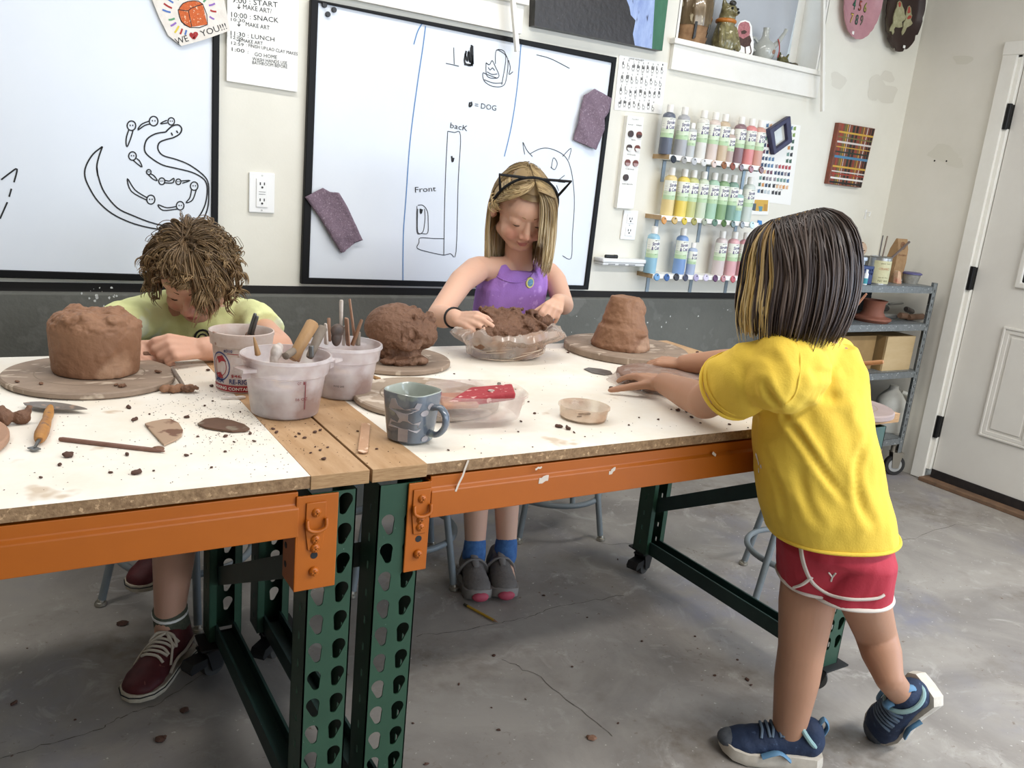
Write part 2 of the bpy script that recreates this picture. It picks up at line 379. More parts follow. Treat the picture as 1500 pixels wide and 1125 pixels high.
b = MB(); b.bx((.55, YB-.035, 1.941), (1.722, YB+.13, 1.965)); struct(b, 'window_2_sill', m_trim, smooth=0, bevel=.003)
b = MB(); b.bx((.57, YB-.02, 1.842), (1.71, YB, 1.941)); struct(b, 'trim_3', m_trim, smooth=0, bevel=.002)
for nm, (a, c), lb in (('shade_wand', ((1206.5, -60), (1204.5, 163)), 'long white plastic wand hanging at the right end of the window sill'), ('shade_wand', ((746, -60), (757.5, 76)), 'white plastic wand hanging over the top edge of the large whiteboard')):
    p = W(*a, 2.80); q = W(*c, 2.80); b = MB(); b.tube([p, q], .0115, 4, up=(1, 1, 0)); o = single(b, nm, m_trim, lb, 'wand', q, smooth=0, bevel=.002)
    b = MB(); b.bx((q.x-.006, q.y, q.z+.55 if nm else 0), (q.x+.006, YB, q.z+.57)); b.build('wall_clip', m_trim, o, smooth=0)
# door in the right wall
D0, D1 = 2.31, 1.40
b = MB(); b.bx((XR+.02, D1, .062), (XR+.062, D0, 2.085), 0)
def door_hole(): pass
d = thing('door_1', 'white panelled exterior door with black hinges and a glazed upper light', 'door', (XR+.02, D0, .062)); d['kind'] = 'structure'
m_door = mat('door_paint', '#e2dfd7', .4, '#dbd7cf', 3, .6)
b = MB(); LT = [(1.60, 1.05), (2.11, 1.05), (2.11, 1.98), (1.60, 1.98)]
b.prism([(D1, .062), (D0, .062), (D0, 2.085), (D1, 2.085)], (XR+.02, 0, 0), (0, 1, 0), (0, 0, 1), (.042, 0, 0), [[(1.62, 1.07), (2.09, 1.07), (2.09, 1.96), (1.62, 1.96)]]); b.build('slab', m_door, d, smooth=0)
def ring(b, y0, y1, z0, z1, w, x0, x1, m=None): b.prism([(y0, z0), (y1, z0), (y1, z1), (y0, z1)], (x0, 0, 0), (0, 1, 0), (0, 0, 1), (x1-x0, 0, 0), [[(y0+w, z0+w), (y1-w, z0+w), (y1-w, z1-w), (y0+w, z1-w)]], m)
for y0, y1 in ((1.887, 2.12), (1.59, 1.823)):
    b = MB(); ring(b, y0, y1, .311, .857, .012, XR+.008, XR+.02); ring(b, y0+.012, y1-.012, .323, .845, .02, XR+.013, XR+.02)
    b.bx((XR+.014, y0+.045, .356), (XR+.02, y1-.045, .812)); b.build('panel_moulding', m_door, d, smooth=0, bevel=.005)
b = MB(); ring(b, 1.594, 2.116, 1.045, 1.985, .028, XR+.004, XR+.022); lf = b.build('light_frame', m_door, d, smooth=0, bevel=.006)
b = MB(); ring(b, 1.622, 2.088, 1.073, 1.957, .012, XR+.014, XR+.05); b.build('glazing_bead', mat('black_trim', '#101010', .4), d, smooth=0)
b = MB(); b.bx((XR+.03, 1.63, 1.08), (XR+.035, 2.08, 1.95)); b.build('pane', m_pane, d, smooth=0)
m_hinge = mat('hinge_black', '#1b1b1c', .4, metal=.6)
for z in (1.822, 1.058, .292):
    b = MB(); b.cyl((XR-.004, D0+.012, z-.058), (XR-.004, D0+.012, z+.058), .0115, n=14); b.bx((XR, D0+.002, z-.055), (XR+.021, D0+.022, z+.055)); b.build('hinge', m_hinge, d)
b = MB(); b.bx((XR+.012, D1, .02), (XR+.07, D0, .064)); b.build('sweep', mat('rubber_sweep', '#151314', .7, '#2a2422', 30), d, smooth=0)
b = MB(); b.cyl((XR+.02, 1.47, 1.0), (XR-.03, 1.47, 1.0), .011); b.ball((XR-.045, 1.47, 1.0), .027); b.build('knob', m_hinge, d)
b = MB()
b.bx((XR-.018, 2.333, .004), (XR, 2.401, 2.097)); b.bx((XR-.018, 1.332, .004), (XR, 1.4, 2.097)); b.bx((XR-.02, 1.332, 2.097), (XR, 2.403, 2.157))
b.bx((XR, 2.315, .06), (XR+.16, 2.356, 2.1)); b.bx((XR, 1.385, .06), (XR+.16, 1.4, 2.1)); b.bx((XR, 1.385, 2.086), (XR+.16, 2.356, 2.1)); struct(b, 'door_1_frame', m_trim, smooth=0, bevel=.002)
b = MB(); b.bx((XR-.05, 1.38, 0), (XR+.16, 2.335, .02)); struct(b, 'door_1_sill', mat('threshold_wood', '#8a6a50', .7, '#5d4a3c', 18, .8), smooth=0, bevel=.003)
# ------------------------------------------------------------------ light: ceiling tubes, daylight from openings, added front fill
def area(name, loc, rot, sx, sy, power, col=(1, 1, 1)):
    l = bpy.data.lights.new(name, 'AREA'); l.shape = 'RECTANGLE'; l.size = sx; l.size_y = sy; l.energy = power; l.color = col
    o = bpy.data.objects.new(name, l); COL.objects.link(o); o.location = loc; o.rotation_euler = [rad(a) for a in rot]; return o
w = bpy.data.worlds.new('sky'); SC.world = w; w.use_nodes = True
w.node_tree.nodes['Background'].inputs[0].default_value = (.78, .89, 1, 1); w.node_tree.nodes['Background'].inputs[1].default_value = 1.6
# ================================================================== THINGS ON THE BACK WALL
def zz(l, s, ox=0, oy=0): return [(x/s+ox, y/s+oy) for x, y in l]
m_black = mat('frame_black', '#070708', .5, spec=.25)
m_board = mat('whiteboard_face', '#e0e5eb', .24, '#dae0e8', 2.5, .8, spec=.4)
m_ink = mat('ink_black', '#1a1a1c', .6); m_blue = mat('ink_blue', '#4d7fb5', .6); m_paper = mat('paper_white', '#f0efea', .8)
def board(label, outer, inner, loc):
    t = thing('whiteboard', label, 'whiteboard', loc)
    b = MB(); wpoly(b, outer, YB-.022, YB-.001, 0, [inner]); b.build('frame', m_black, t, smooth=0, bevel=.002)
    b = MB(); wpoly(b, inner, YB-.014, YB-.002); b.build('writing_surface', m_board, t, smooth=0); return t
YI = YB-.0152
t = board('whiteboard with a curling snake drawn in black marker, behind the curly haired child', [(-330, -230), (323, -68), (319, 414), (-330, 400)], [(-318, -217), (313, -60), (309, 405), (-318, 386)], W(0, 410, YB))
b = MB(); s = 2.678
for l in ([(402, 575), (365, 605), (338, 650), (333, 690), (350, 735), (385, 790), (440, 838), (510, 872), (580, 892), (640, 900), (700, 898)],
          [(402, 575), (388, 615), (380, 655), (388, 700), (410, 755), (460, 815), (520, 845), (590, 872), (650, 885), (720, 880), (770, 860), (800, 815), (812, 765), (810, 720), (790, 695), (750, 675), (690, 660), (640, 648), (600, 625), (572, 600), (567, 575), (578, 545), (610, 525), (650, 518)],
          [(650, 518), (675, 495), (700, 490), (713, 505), (705, 525), (680, 540), (650, 548), (625, 560), (620, 585), (640, 610), (690, 625), (740, 645), (790, 680), (815, 712), (819, 760), (815, 815), (797, 865)],
          [(5, 705), (40, 678), (67, 663), (55, 715)], [(45, 740), (36, 772)], [(29, 793), (0, 858)], [(380, 655), (384, 690)], [(672, 520), (677, 532)], [(692, 512), (698, 522)]):
    ink(b, zz(l, s), .0042, YI)
for (x, y, r, tail) in ((516, 493, 17, [(505, 510), (495, 545), (498, 576), (512, 545), (522, 512)]), (603, 475, 17, [(585, 475), (555, 488), (541, 510), (568, 492), (590, 486)]), (672, 476, 13, [(655, 472), (640, 478), (630, 486), (657, 482)]),
                        (520, 612, 15, [(522, 628), (538, 642), (557, 655), (548, 632), (536, 622)]), (584, 675, 9, [(582, 685), (600, 702), (617, 708), (605, 690), (592, 682)]), (635, 711, 12, [(645, 706), (665, 710), (682, 699), (678, 717), (645, 717)]), (700, 713, 10, [(710, 710), (746, 708), (715, 719)]),
                        (762, 730, 15, [(752, 742), (745, 775), (730, 795), (755, 785), (770, 745)]), (592, 783, 16, [(576, 775), (530, 745), (500, 700), (515, 750), (578, 786)]), (707, 807, 15, [(692, 810), (655, 815), (620, 803), (640, 825), (695, 820)])):
    ink(b, zz([(x+r*cos(a), y+r*1.1*sin(a)) for a in [k*pi/5 for k in range(10)]], s), .0036, YI, closed=True); ink(b, zz(tail, s), .0036, YI)
    for dx in (-.3, .3): ink(b, zz([(x+dx*r, y-.25*r), (x+dx*r, y+.1*r)], s), .003, YI)
b.build('marker_drawing', m_ink, t, smooth=0)
t = board('whiteboard with a seated cat and tall rectangles drawn on it, behind the girl in purple', [(456, -2), (904, 84), (862, 424.5), (441.5, 416)], [(466.5, 3.5), (897.5, 92), (856.6, 418.5), (452.6, 407)], W(650, 420, YB))
b = MB(); s, ox = 2.6167, 440
for l in ([(480, 100), (470, 180), (445, 350), (420, 550), (405, 760), (395, 900), (393, 1075)], [(846, 170), (832, 330), (810, 480), (782, 600)], [(470, 85), (450, 120), (435, 170)]): ink(b, zz(l, s, ox), .0036, YI, 0)
for l in ([(588, 182), (590, 247)], [(558, 243), (575, 246), (608, 254)], [(752, 192), (765, 195), (795, 225), (790, 300), (775, 330), (735, 330), (705, 310), (700, 280), (715, 285), (755, 300)], [(748, 245), (752, 192), (788, 210), (772, 325)], [(712, 240), (725, 248), (735, 232), (745, 250), (762, 290), (745, 300), (715, 290), (712, 240)],
          [(798, 230), (805, 260), (800, 285), (815, 275)], [(705, 305), (740, 318), (775, 318)], [(720, 258), (728, 268), (736, 260), (745, 270)], [(716, 275), (735, 285), (755, 283)], [(565, 503), (590, 508), (614, 520), (605, 700), (597, 965), (575, 972), (550, 978)], [(550, 978), (553, 800), (558, 640), (565, 503)],
          [(552, 915), (510, 914), (460, 912), (455, 930), (449, 952), (500, 968), (550, 978)], [(450, 787), (470, 787), (487, 810), (490, 850), (488, 893), (465, 895), (448, 893), (446, 840), (447, 790)], [(450, 800), (450, 888), (470, 888), (478, 840), (476, 800)],
          [(880, 590), (920, 570), (960, 570), (1010, 595), (1035, 640), (1048, 720), (1050, 800), (1043, 900), (1038, 990), (1005, 980)], [(890, 600), (868, 575), (853, 545), (860, 592)], [(1005, 600), (1038, 568), (1028, 612)], [(990, 690), (1013, 672)], [(988, 697), (1015, 700)], [(982, 710), (990, 732)], [(962, 645), (970, 605), (985, 625), (975, 650), (960, 640)], [(985, 770), (987, 800), (970, 820)], [(905, 210), (960, 225), (1032, 262)]):
    ink(b, zz(l, s, ox), .0026, YI, 1)
for l in ([(636, 195), (630, 240), (658, 246), (655, 175), (650, 240), (645, 195), (640, 235), (632, 205)], [(660, 175), (662, 246)], [(656, 172), (657, 246)], [(628, 246), (662, 250)], [(650, 392), (648, 408), (657, 402), (655, 390)], [(580, 598), (583, 620), (588, 605)], [(460, 800), (462, 818), (467, 802)]): ink(b, zz(l, s, ox), .007, YI, 1)
g = lambda x, y: (x/s+ox, y/s)
wtext(b, '= DOG', g(668, 412), g(750, 425), 8, YI, 1); wtext(b, 'bacK', g(574, 490), g(640, 503), 8, YI, 1); wtext(b, 'Front', g(440, 738), g(520, 733), 8, YI, 1)
b.build('marker_drawing', [m_blue, m_ink], t, smooth=0)
m_mag = mat('magnet_black', '#1e1e20', .4)
for (u, v), lb in zip(((475, 7.5), (489, 14.5), (480, 21)), ('black round magnet, upper left one of three on the whiteboard corner', 'black round magnet, rightmost of three on the whiteboard corner', 'black round magnet, lowest of three on the whiteboard corner')):
    p = W(u, v, YB-.016); b = MB(); b.cyl(p+V((0, .002, 0)), p-V((0, .006, 0)), .0085, n=16); single(b, 'magnet', m_mag, lb, 'magnet', p, 'round magnets on the whiteboard', bevel=.001)
# cloths held on the boards
m_cloth = mat('purple_mesh_cloth', '#8c7886', .95, '#6b5b68', 130, .9, '#9c8c98', 170, .6, bump=.6, bs=240)
def cloth(px, y, label, seed):
    P = [W(u, v, y) for u, v in px]; cx = sum((p for p in P), V())/len(P); b = MB()
    tri = tessellate_polygon([[V((p.x, p.z, 0)) for p in P]]); me = bpy.data.meshes.new('c'); me.from_pydata([tuple(p) for p in P], [], [tuple(t) for t in tri]); bm = bmesh.new(); bm.from_mesh(me)
    bmesh.ops.subdivide_edges(bm, edges=bm.edges, cuts=9, use_grid_fill=True); bmesh.ops.triangulate(bm, faces=bm.faces)
    for v in bm.verts:
        v.co.y += .007*fbm(v.co, 9, seed)-.004-.006*max(0, sin((v.co.x*1.4+v.co.z)*38+seed)); v.co -= cx
    bm.to_mesh(me); bm.free(); me.materials.append(m_cloth); o = link('cloth', me, None, cx); q = o.modifiers.new('t', 'SOLIDIFY'); q.thickness = .003; q.offset = 1
    return setp(o, label, 'cloth', 'cloths stuck to the whiteboard')
cloth(zz([(15, 755), (85, 720), (112, 735), (145, 740), (175, 790), (205, 855), (237, 920), (212, 930), (185, 950), (155, 970), (110, 900), (70, 830)], 2.6167, 440), YB-.024, 'mauve speckled cloth stuck on the lower left corner of the whiteboard', 1)
cloth(zz([(1085, 365), (1125, 340), (1160, 358), (1190, 378), (1180, 430), (1162, 455), (1160, 500), (1132, 573), (1090, 555), (1045, 535), (1065, 450)], 2.6167, 440), YB-.024, 'mauve speckled cloth stuck on the upper right part of the whiteboard', 5)
# schedule board
t = thing('schedule_board', 'white card with a handwritten day schedule hung between the two whiteboards', 'sign', W(384, 130, YB))
b = MB(); wpoly(b, [(333.5, -90), (438.5, -72), (435.5, 135), (332, 118.5)], YB-.012, YB+.001); b.build('card', m_paper, t, smooth=0, bevel=.001)
b = MB(); yk = YB-.0128; ln = [('9:00 : START', 340, 3.5, 407, 11, 8), ('MAKE ART/', 356, 13, 398, 20, 7), ('10:00 : SNACK', 339, 24.8, 408, 33.5, 7.5), ('10:30', 338.5, 30.5, 359, 33, 4.5), ('MAKE ART', 360, 38, 395, 43.8, 6), ('11:30 : LUNCH', 338, 51.5, 402, 61, 6.5), ('12:00', 338.2, 56.5, 356, 59, 4.5), ('MAKE ART', 354, 61.5, 385, 66, 5), ('12:59', 338.8, 64.8, 357, 68, 4.5), (': FINISH UP:LAO CLAY MAKES', 361, 68.2, 436, 81.5, 5), ('1:00 :', 339.5, 74.5, 364, 78.5, 5.5), ('GO HOME', 373, 82, 406, 86.7, 5.5), ('WASH HANDS USE', 369.7, 88.4, 420.5, 95, 5), ('BATHROOM BEFORE', 369.7, 93.8, 421, 100.5, 5)]
for tx, u0, v0, u1, v1, h in ln: wtext(b, tx, (u0, v0), (u1, v1), h, yk)
for u, v in ((350, 13), (350, 38.5)): ink(b, [(u, v-7), (u, v)], .0022, yk); ink(b, [(u-2.2, v-3), (u, v), (u+2.2, v-3)], .0022, yk, sm=False)
ink(b, [(346.5, 59), (352.5, 60)], .0018, yk); ink(b, [(350.5, 57.6), (352.5, 60), (350, 61.5)], .0018, yk, sm=False); b.build('lettering', m_ink, t, smooth=0)
# thank-you card
t = thing('greeting_card', 'paper card with an orange pot drawing and coloured rays, overlapping the whiteboard corner', 'card', W(280, 60, YB))
yc = YB-.0237
b = MB(); wpoly(b, [(214, -28), (223, 0), (234, 27), (246.5, 52), (266, 67.5), (300, 58), (337, 44.5), (330, 8), (322, -30)], yc, yc+.0017); b.build('sheet', mat('card_paper', '#e9e4dc', .85, '#dcd5cb', 40, .7, bump=.4, bs=60), t, smooth=0)
b = MB(); yd = yc-.0006
ori = [m_ink, mat('crayon_orange', '#d9743a', .8, '#b5502a', 160, .9, '#e8c9a8', 120, .6), mat('crayon_red', '#a83434', .8), mat('crayon_blue', '#5577b8', .8), mat('crayon_green', '#5f9a72', .8), mat('crayon_purple', '#8f6ab5', .8), mat('crayon_yellow', '#d8c24a', .8)]
b.add([W(u, v, yd) for u, v in ((261, 14), (268, 5), (283, 0.5), (297, 5), (300, 20), (304, 36), (290, 38), (277, 40), (266, 31))], [tuple(range(9))], 1)
for l in ([(261, 14), (275, 16), (280, 12), (297, 6)], [(262, 14), (268, 5), (283, 1), (297, 6), (304, 36), (278, 40), (265, 30), (261, 14)], [(276, 16), (281, 39)], [(262, 20), (266, 32), (278, 40)]): ink(b, l, .0022, yd-.0003, 0, 2)
for k, (u0, v0, u1, v1) in enumerate(((240, 5, 252, 12), (238, 14, 250, 18), (247, 29, 256, 27), (250, 38, 258, 33), (256, 48, 262, 38), (264, 50, 267, 42), (271, 51, 273, 44), (298, 3, 303, -4), (306, 8, 315, 5), (304, -2, 312, -10), (308, 15, 317, 17), (243, -4, 254, 4), (256, -8, 262, 0), (307, 24, 314, 28))): ink(b, [(u0, v0), ((u0+u1)/2, (v0+v1)/2+.6), (u1, v1)], .005, yd, 2+k % 5)
ink(b, [(284, 57), (279, 52), (280, 49), (283, 51), (286, 48), (289, 50), (284, 57)], .006, yd, 2, 3); b.add([W(u, v, yd) for u, v in ((284, 57), (279, 51), (283, 50.5), (288, 50))], [(0, 1, 2, 3)], 2)
wtext(b, 'WE', (259, 65.5), (277, 60), 9, yd, 0); wtext(b, 'YOU!!!', (296, 54), (333, 42), 9, yd, 0); b.build('crayon_drawing', ori, t, smooth=0)
# outlets
m_pl = mat('outlet_plastic', '#f0f0ee', .35)
def outlet(px, label, gf):
    t = thing('wall_outlet', label, 'outlet', W(*px[3], YB))
    b = MB(); wpoly(b, px, YB-.008, YB); b.build('cover_plate', m_pl, t, smooth=0, bevel=.003)
    P = [W(u, v, YB-.0085) for u, v in px]; f = lambda a, c: (P[0]*(1-a)+P[1]*a)*(1-c)+(P[3]*(1-a)+P[2]*a)*c
    b = MB(); d = MB()
    if gf: R = [(.27, .14, .73, .86)]
    else: R = [(.25, .13, .75, .44), (.25, .56, .75, .87)]
    for (a0, c0, a1, c1) in R:
        q = [f(a0, c0), f(a1, c0), f(a1, c1), f(a0, c1)]; b.add([p+V((0, k, 0)) for k in (-.003, .002) for p in q], [(0, 1, 2, 3), (0, 1, 5, 4), (1, 2, 6, 5), (2, 3, 7, 6), (3, 0, 4, 7)])
    o = b.build('receptacle', m_pl, t, smooth=0, bevel=.002)
    for c in (.3, .7):
        for a, h in ((.42, .05), (.58, .042)):
            p = f(a, c-.03); d.box(p+V((0, -.003, 0)), (.0035, .0016, .009))
        d.cyl(f(.5, c+.06)+V((0, -.0042, 0)), f(.5, c+.06), .0035, n=10)
    if gf:
        for c in (.47, .53): d.box(f(.5, c)+V((0, -.0032, 0)), (.022, .001, .0012))
    d.build('slots', mat('slot_dark', '#3a3836', .6), o, smooth=0)
    b = MB()
    for c in (.07, .93) if gf else (.5,): p = f(.5, c); b.cyl(p+V((0, .001, 0)), p+V((0, -.0008, 0)), .003, n=10)
    b.build('screw', mat('screw_grey', '#b9b9b4', .4, metal=.5), t)
outlet([(365.2, 252), (402.8, 254.2), (402, 313), (364.6, 311)], 'large white wall outlet with two receptacles left of the wide whiteboard', True)
outlet([(914.7, 308), (935.5, 309), (930, 352), (908.8, 350.5)], 'small white wall outlet below the tile sample strip', False)
# painting
t = thing('painting', 'unframed canvas painting in black, blue and green leaning out above the whiteboard', 'painting', W(875, 60, YB))
b = MB(); yp = YB-.04; wpoly(b, [(787, -85), (984, -45), (970, 74.5), (783, 37.5)], yp, YB, 0, mside=0)
def sheet(px, m, y=yp-.0006): tri = tessellate_polygon([[V((u, v, 0)) for u, v in px]]); b.add([W(u, v, y) for u, v in px], [tuple(q) for q in tri], m)
sheet([(897, -61), (910, -20), (922, 10), (924, 22), (931, 30), (927, 50), (930, 66.5), (955, 71.5), (962, -47)], 1); sheet([(962, -48), (984, -44), (970, 74), (955, 71.3)], 2)
b.build('canvas', [mat('paint_black', '#1b1a1b', .35, '#2a2729', 12, .9, '#4a4a50', 60, .72, bump=.4, bs=50), mat('paint_blue', '#6f83b8', .4, '#a9bbdd', 22, .8, '#2c3350', 30, .62, bump=.4, bs=50, stretch=(1, 1, .35)), mat('paint_green', '#3f7558', .4, '#28573f', 20, .8, bump=.3, bs=60, stretch=(1, 1, .3))], t, smooth=0)
# hand-alphabet sheet
t = thing('hand_alphabet_chart', 'white sheet with rows of hand sign drawings pinned right of the whiteboard', 'poster', W(937, 160, YB))
b = MB(); wpoly(b, [(907.5, 80.5), (978, 92), (969, 167), (899.6, 160.5)], YB-.003, YB); b.build('sheet', m_paper, t, smooth=0)
b = MB(); P = [W(*q, YB-.0036) for q in ((907.5, 80.5), (978, 92), (969, 167), (899.6, 160.5))]; f = lambda a, c: (P[0]*(1-a)+P[1]*a)*(1-c)+(P[3]*(1-a)+P[2]*a)*c
AB = 'ABCDEFGHIJKLMNOPQRSTUVWXYZ123456789'; rs = random.Random(3)
for i, ch in enumerate(AB):
    a = .1+.1*(i % 9); c = .17+.235*(i//9)+.02*rs.uniform(-1, 1); k = .03
    pl = lambda x, y: f(a+x*.042, c+y*.07)
    ribbon(b, [pl(.6*cos(q), .35+.45*sin(q)) for q in [j*pi/4 for j in range(9)]], .0016, V((0, -1, 0)))
    for j in range(rs.randint(1, 4)):
        x = -.55+.36*j; h = rs.uniform(.5, 1.1); ribbon(b, [pl(x, 0), pl(x-.05, -h), pl(x+.2, -h), pl(x+.24, 0)], .0014, V((0, -1, 0)))
    ribbon(b, [pl(-.35, .8), pl(-.3, 1.15)], .0014, V((0, -1, 0))); ribbon(b, [pl(.35, .8), pl(.3, 1.15)], .0014, V((0, -1, 0)))
    o = pl(-.25, -1.25); text(b, ch, lambda s, q: o+V((s*.006, 0, q*.007)))
text(b, 'HAND ALPHABET', lambda s, q: f(.2+.3*s, .05-.03*q)); b.build('hand_drawings', m_ink, t, smooth=0)
# tile sample strip
t = thing('tile_sample_strip', 'white board strip with seven round glazed samples in four rows', 'sample board', W(915, 305, YB))
b = MB(); wpoly(b, [(919.5, 169.3), (943.6, 171.8), (928, 306), (903.5, 305)], YB-.022, YB); b.build('board', mat('strip_paint', '#edece6', .5), t, smooth=0, bevel=.002)
m_dk = mat('glaze_dark_brown', '#3a2620', .25); m_rd = mat('glaze_red_brown', '#6e3326', .25); m_wh = mat('glaze_white', '#dcd9d4', .2); m_mv = mat('glaze_mauve', '#a98a86', .25)
for (x, y, c0, c1) in ((181, 192, m_dk, m_dk), (232, 198, m_rd, m_dk), (172, 277, m_dk, m_wh), (221, 281, m_rd, m_wh), (162, 368, m_rd, m_mv), (210, 372, m_rd, m_mv), (151, 458, m_dk, m_dk)):
    p = W(x/4.167+880, y/4.167+150, YB-.022); b = MB(); n = 20; r = .0135
    V0 = [p+V((r*cos(2*pi*j/n), yy, r*sin(2*pi*j/n))) for yy in (0, -.006) for j in range(n)]
    b.add(V0, [tuple(range(n, n+n//2+1)), tuple(list(range(n+n//2, 2*n))+[n])]+[(j, (j+1) % n, n+(j+1) % n, n+j) for j in range(n)]); b.m[0] = 0; b.m[1] = 1
    b.build('sample_disc', [c0, c1], t, smooth=0)
b = MB(); g = lambda x, y: (x/4.167+880, y/4.167+150)
for tx, x0, y0, x1, y1 in (('CLAY', 190, 105, 232, 110), ('RAW', 168, 138, 198, 141), ('FIRED', 217, 142, 250, 146), ('RED', 188, 232, 212, 234), ('WHITE GLAZE', 160, 320, 212, 326), ('CLEAR GLAZE', 150, 408, 203, 414), ('DARK BROWN', 130, 500, 195, 505)): wtext(b, tx, g(x0, y0), g(x1, y1), 1.7, YB-.0226)
b.build('lettering', m_ink, t, smooth=0)
# marker tray
c0 = W(883.5, 383, 2.80); c1 = W(945.5, 383, 2.80); t = thing('marker_tray', 'small white plastic wall tray below the outlet', 'tray', (c0.x, YB, c0.z-.02))
b = MB(); z0 = c0.z-.016; b.bx((c0.x, 2.80, z0), (c1.x, YB, z0+.012)); b.bx((c0.x-.004, 2.796, z0+.012), (c1.x+.004, YB, z0+.03)); b.build('tray_body', mat('tray_plastic', '#e4e5e4', .35), t, smooth=0, bevel=.005)
b = MB()
for k in range(3): x = c0.x+.03+k*.055; b.bx((x, 2.7985, z0+.003), (x+.035, 2.8, z0+.008))
b.build('tray_print', mat('print_grey', '#8d8f8f', .6), t, smooth=0)
p = V((c0.x+.018, 2.812, z0+.037)); b = MB(); b.tube([p, p+V((.045, 0, 0))], .0075, 10); b.tube([p+V((.045, 0, 0)), p+V((.062, 0, 0))], .0085, 10); single(b, 'marker_pen', mat('marker_black', '#202022', .4), 'black marker pen lying on the small white wall tray', 'marker', p)
# shelves, their hooks and discs
SHL = [(956, 228, 975.5, 230.7, 1113, 246), (945, 315, 963, 318, 1107, 328), (933, 399, 953, 402, 1107, 408)]
m_shw = mat('shelf_white', '#edece8', .5); m_shend = mat('shelf_raw_wood', '#c4a983', .7, '#a98c66', 30, .7); m_brk = mat('bracket_grey', '#8f9ba3', .4, metal=.5)
SH = []; GL = {}
def glaze(h): return mat('glaze_'+h[1:], h, .18, coat=.3)
nm3 = ('top', 'middle', 'bottom'); CN = ['first', 'second', 'third', 'fourth', 'fifth', 'sixth', 'seventh', 'eighth', 'ninth', 'tenth', 'eleventh']
DISC = [[(475, 350, '#27313f', 'blue-black'), (533, 355, '#9a9a98', 'grey'), (588, 362, '#b5b8bc', 'pale grey'), (641, 369, '#d3d3d0', 'white'), (697, 377, '#c9b0a2', 'pinkish beige'), (753, 383, '#8b5c3c', 'tan brown'), (800, 389, '#8a4a3c', 'red-brown'), (847, 395, '#5c2f2a', 'dark brown'), (901, 404, '#8c3b3a', 'red'), (957, 409, '#6b2e25', 'dark rust')],
        [(423, 686, '#c98a3a', 'orange'), (481, 686, '#b8963f', 'ochre'), (535, 690, '#cdb43a', 'yellow'), (588, 692, '#98924a', 'olive'), (645, 694, '#9aa08f', 'grey-green'), (702, 698, '#5d7d6e', 'sea green'), (752, 702, '#4d6b3c', 'green'), (801, 706, '#2d4023', 'dark green'), (852, 710, '#6f6f6c', 'grey'), (906, 711, '#b9d3d6', 'pale teal')],
        [(383, 997, '#4f86b5', 'sky blue'), (438, 999, '#3f659e', 'blue'), (491, 997, '#1d1c26', 'black'), (541, 1000, '#454a60', 'slate'), (599, 1001, '#aaa3c4', 'lilac'), (653, 1001, '#c9c2d6', 'pale lilac'), (705, 1004, '#5f3d62', 'purple'), (748, 1006, '#a9686a', 'rose'), (802, 1009, '#b85a62', 'pinkish red'), (853, 1012, '#b7655c', 'coral')]]
for i, (u0, v0, u1, v1, u2, v2) in enumerate(SHL):
    A = W(u0, v0, YB); yf = 2.755; xe = W(u2, v2, yf).x+.02; z = A.z-.004
    t = thing('paint_shelf', f'narrow white shelf of paint bottles, {nm3[i]} one of three beside the whiteboard', 'shelf', (A.x, YB, z), 'paint shelves on the wall'); SH.append((A.x, z, yf))
    b = MB(); b.bx((A.x, yf, z-.008), (xe, YB, z+.012)); b.f; k = [j for j, f in enumerate(b.f)]
    for j in k:
        c = sum((b.v[q] for q in b.f[j]), V())/4
        if c.x < A.x+1e-4: b.m[j] = 1
    b.build('board', [m_shw, m_shend], t, smooth=0, bevel=.0015)
    for x in (A.x+.07, A.x+.33, A.x+.56):
        b = MB(); b.bx((x-.009, YB-.004, z-.1), (x+.009, YB, z-.008)); b.bx((x-.009, yf+.02, z-.012), (x+.009, YB, z-.008)); b.build('bracket', m_brk, t, smooth=0)
    for j, (x, y, col, cn) in enumerate(DISC[i]):
        p = W(x/3.75+860, y/3.75+140, yf-.004); b = MB(); n = 18; r = .0165; R = Euler((rad(-8), 0, rad(random.uniform(-8, 8)))).to_matrix()
        b.lathe([(.0001, -.003), (r*.85, -.003), (r, 0), (r*.85, .003), (.0001, .003)], p, n, R @ Matrix(((1, 0, 0), (0, 0, -1), (0, 1, 0)))); 
        o = single(b, 'glaze_disc', glaze(col), f'{cn} round glaze test disc, {CN[j]} from the left along the {nm3[i]} paint shelf', 'test disc', p, 'glaze test discs on the shelf edges')
        b = MB(); q = p+R @ V((.002, -.0034, .007)); b.cyl(q, q+V((0, .001, 0)), .0035, n=10); b.build('hanging_hole', m_ink, o)
        b = MB(); b.tube([p+V((.002, .001, .007)), p+V((.002, .006, .011))], .0012, 6); b.build('peg', m_brk, o)
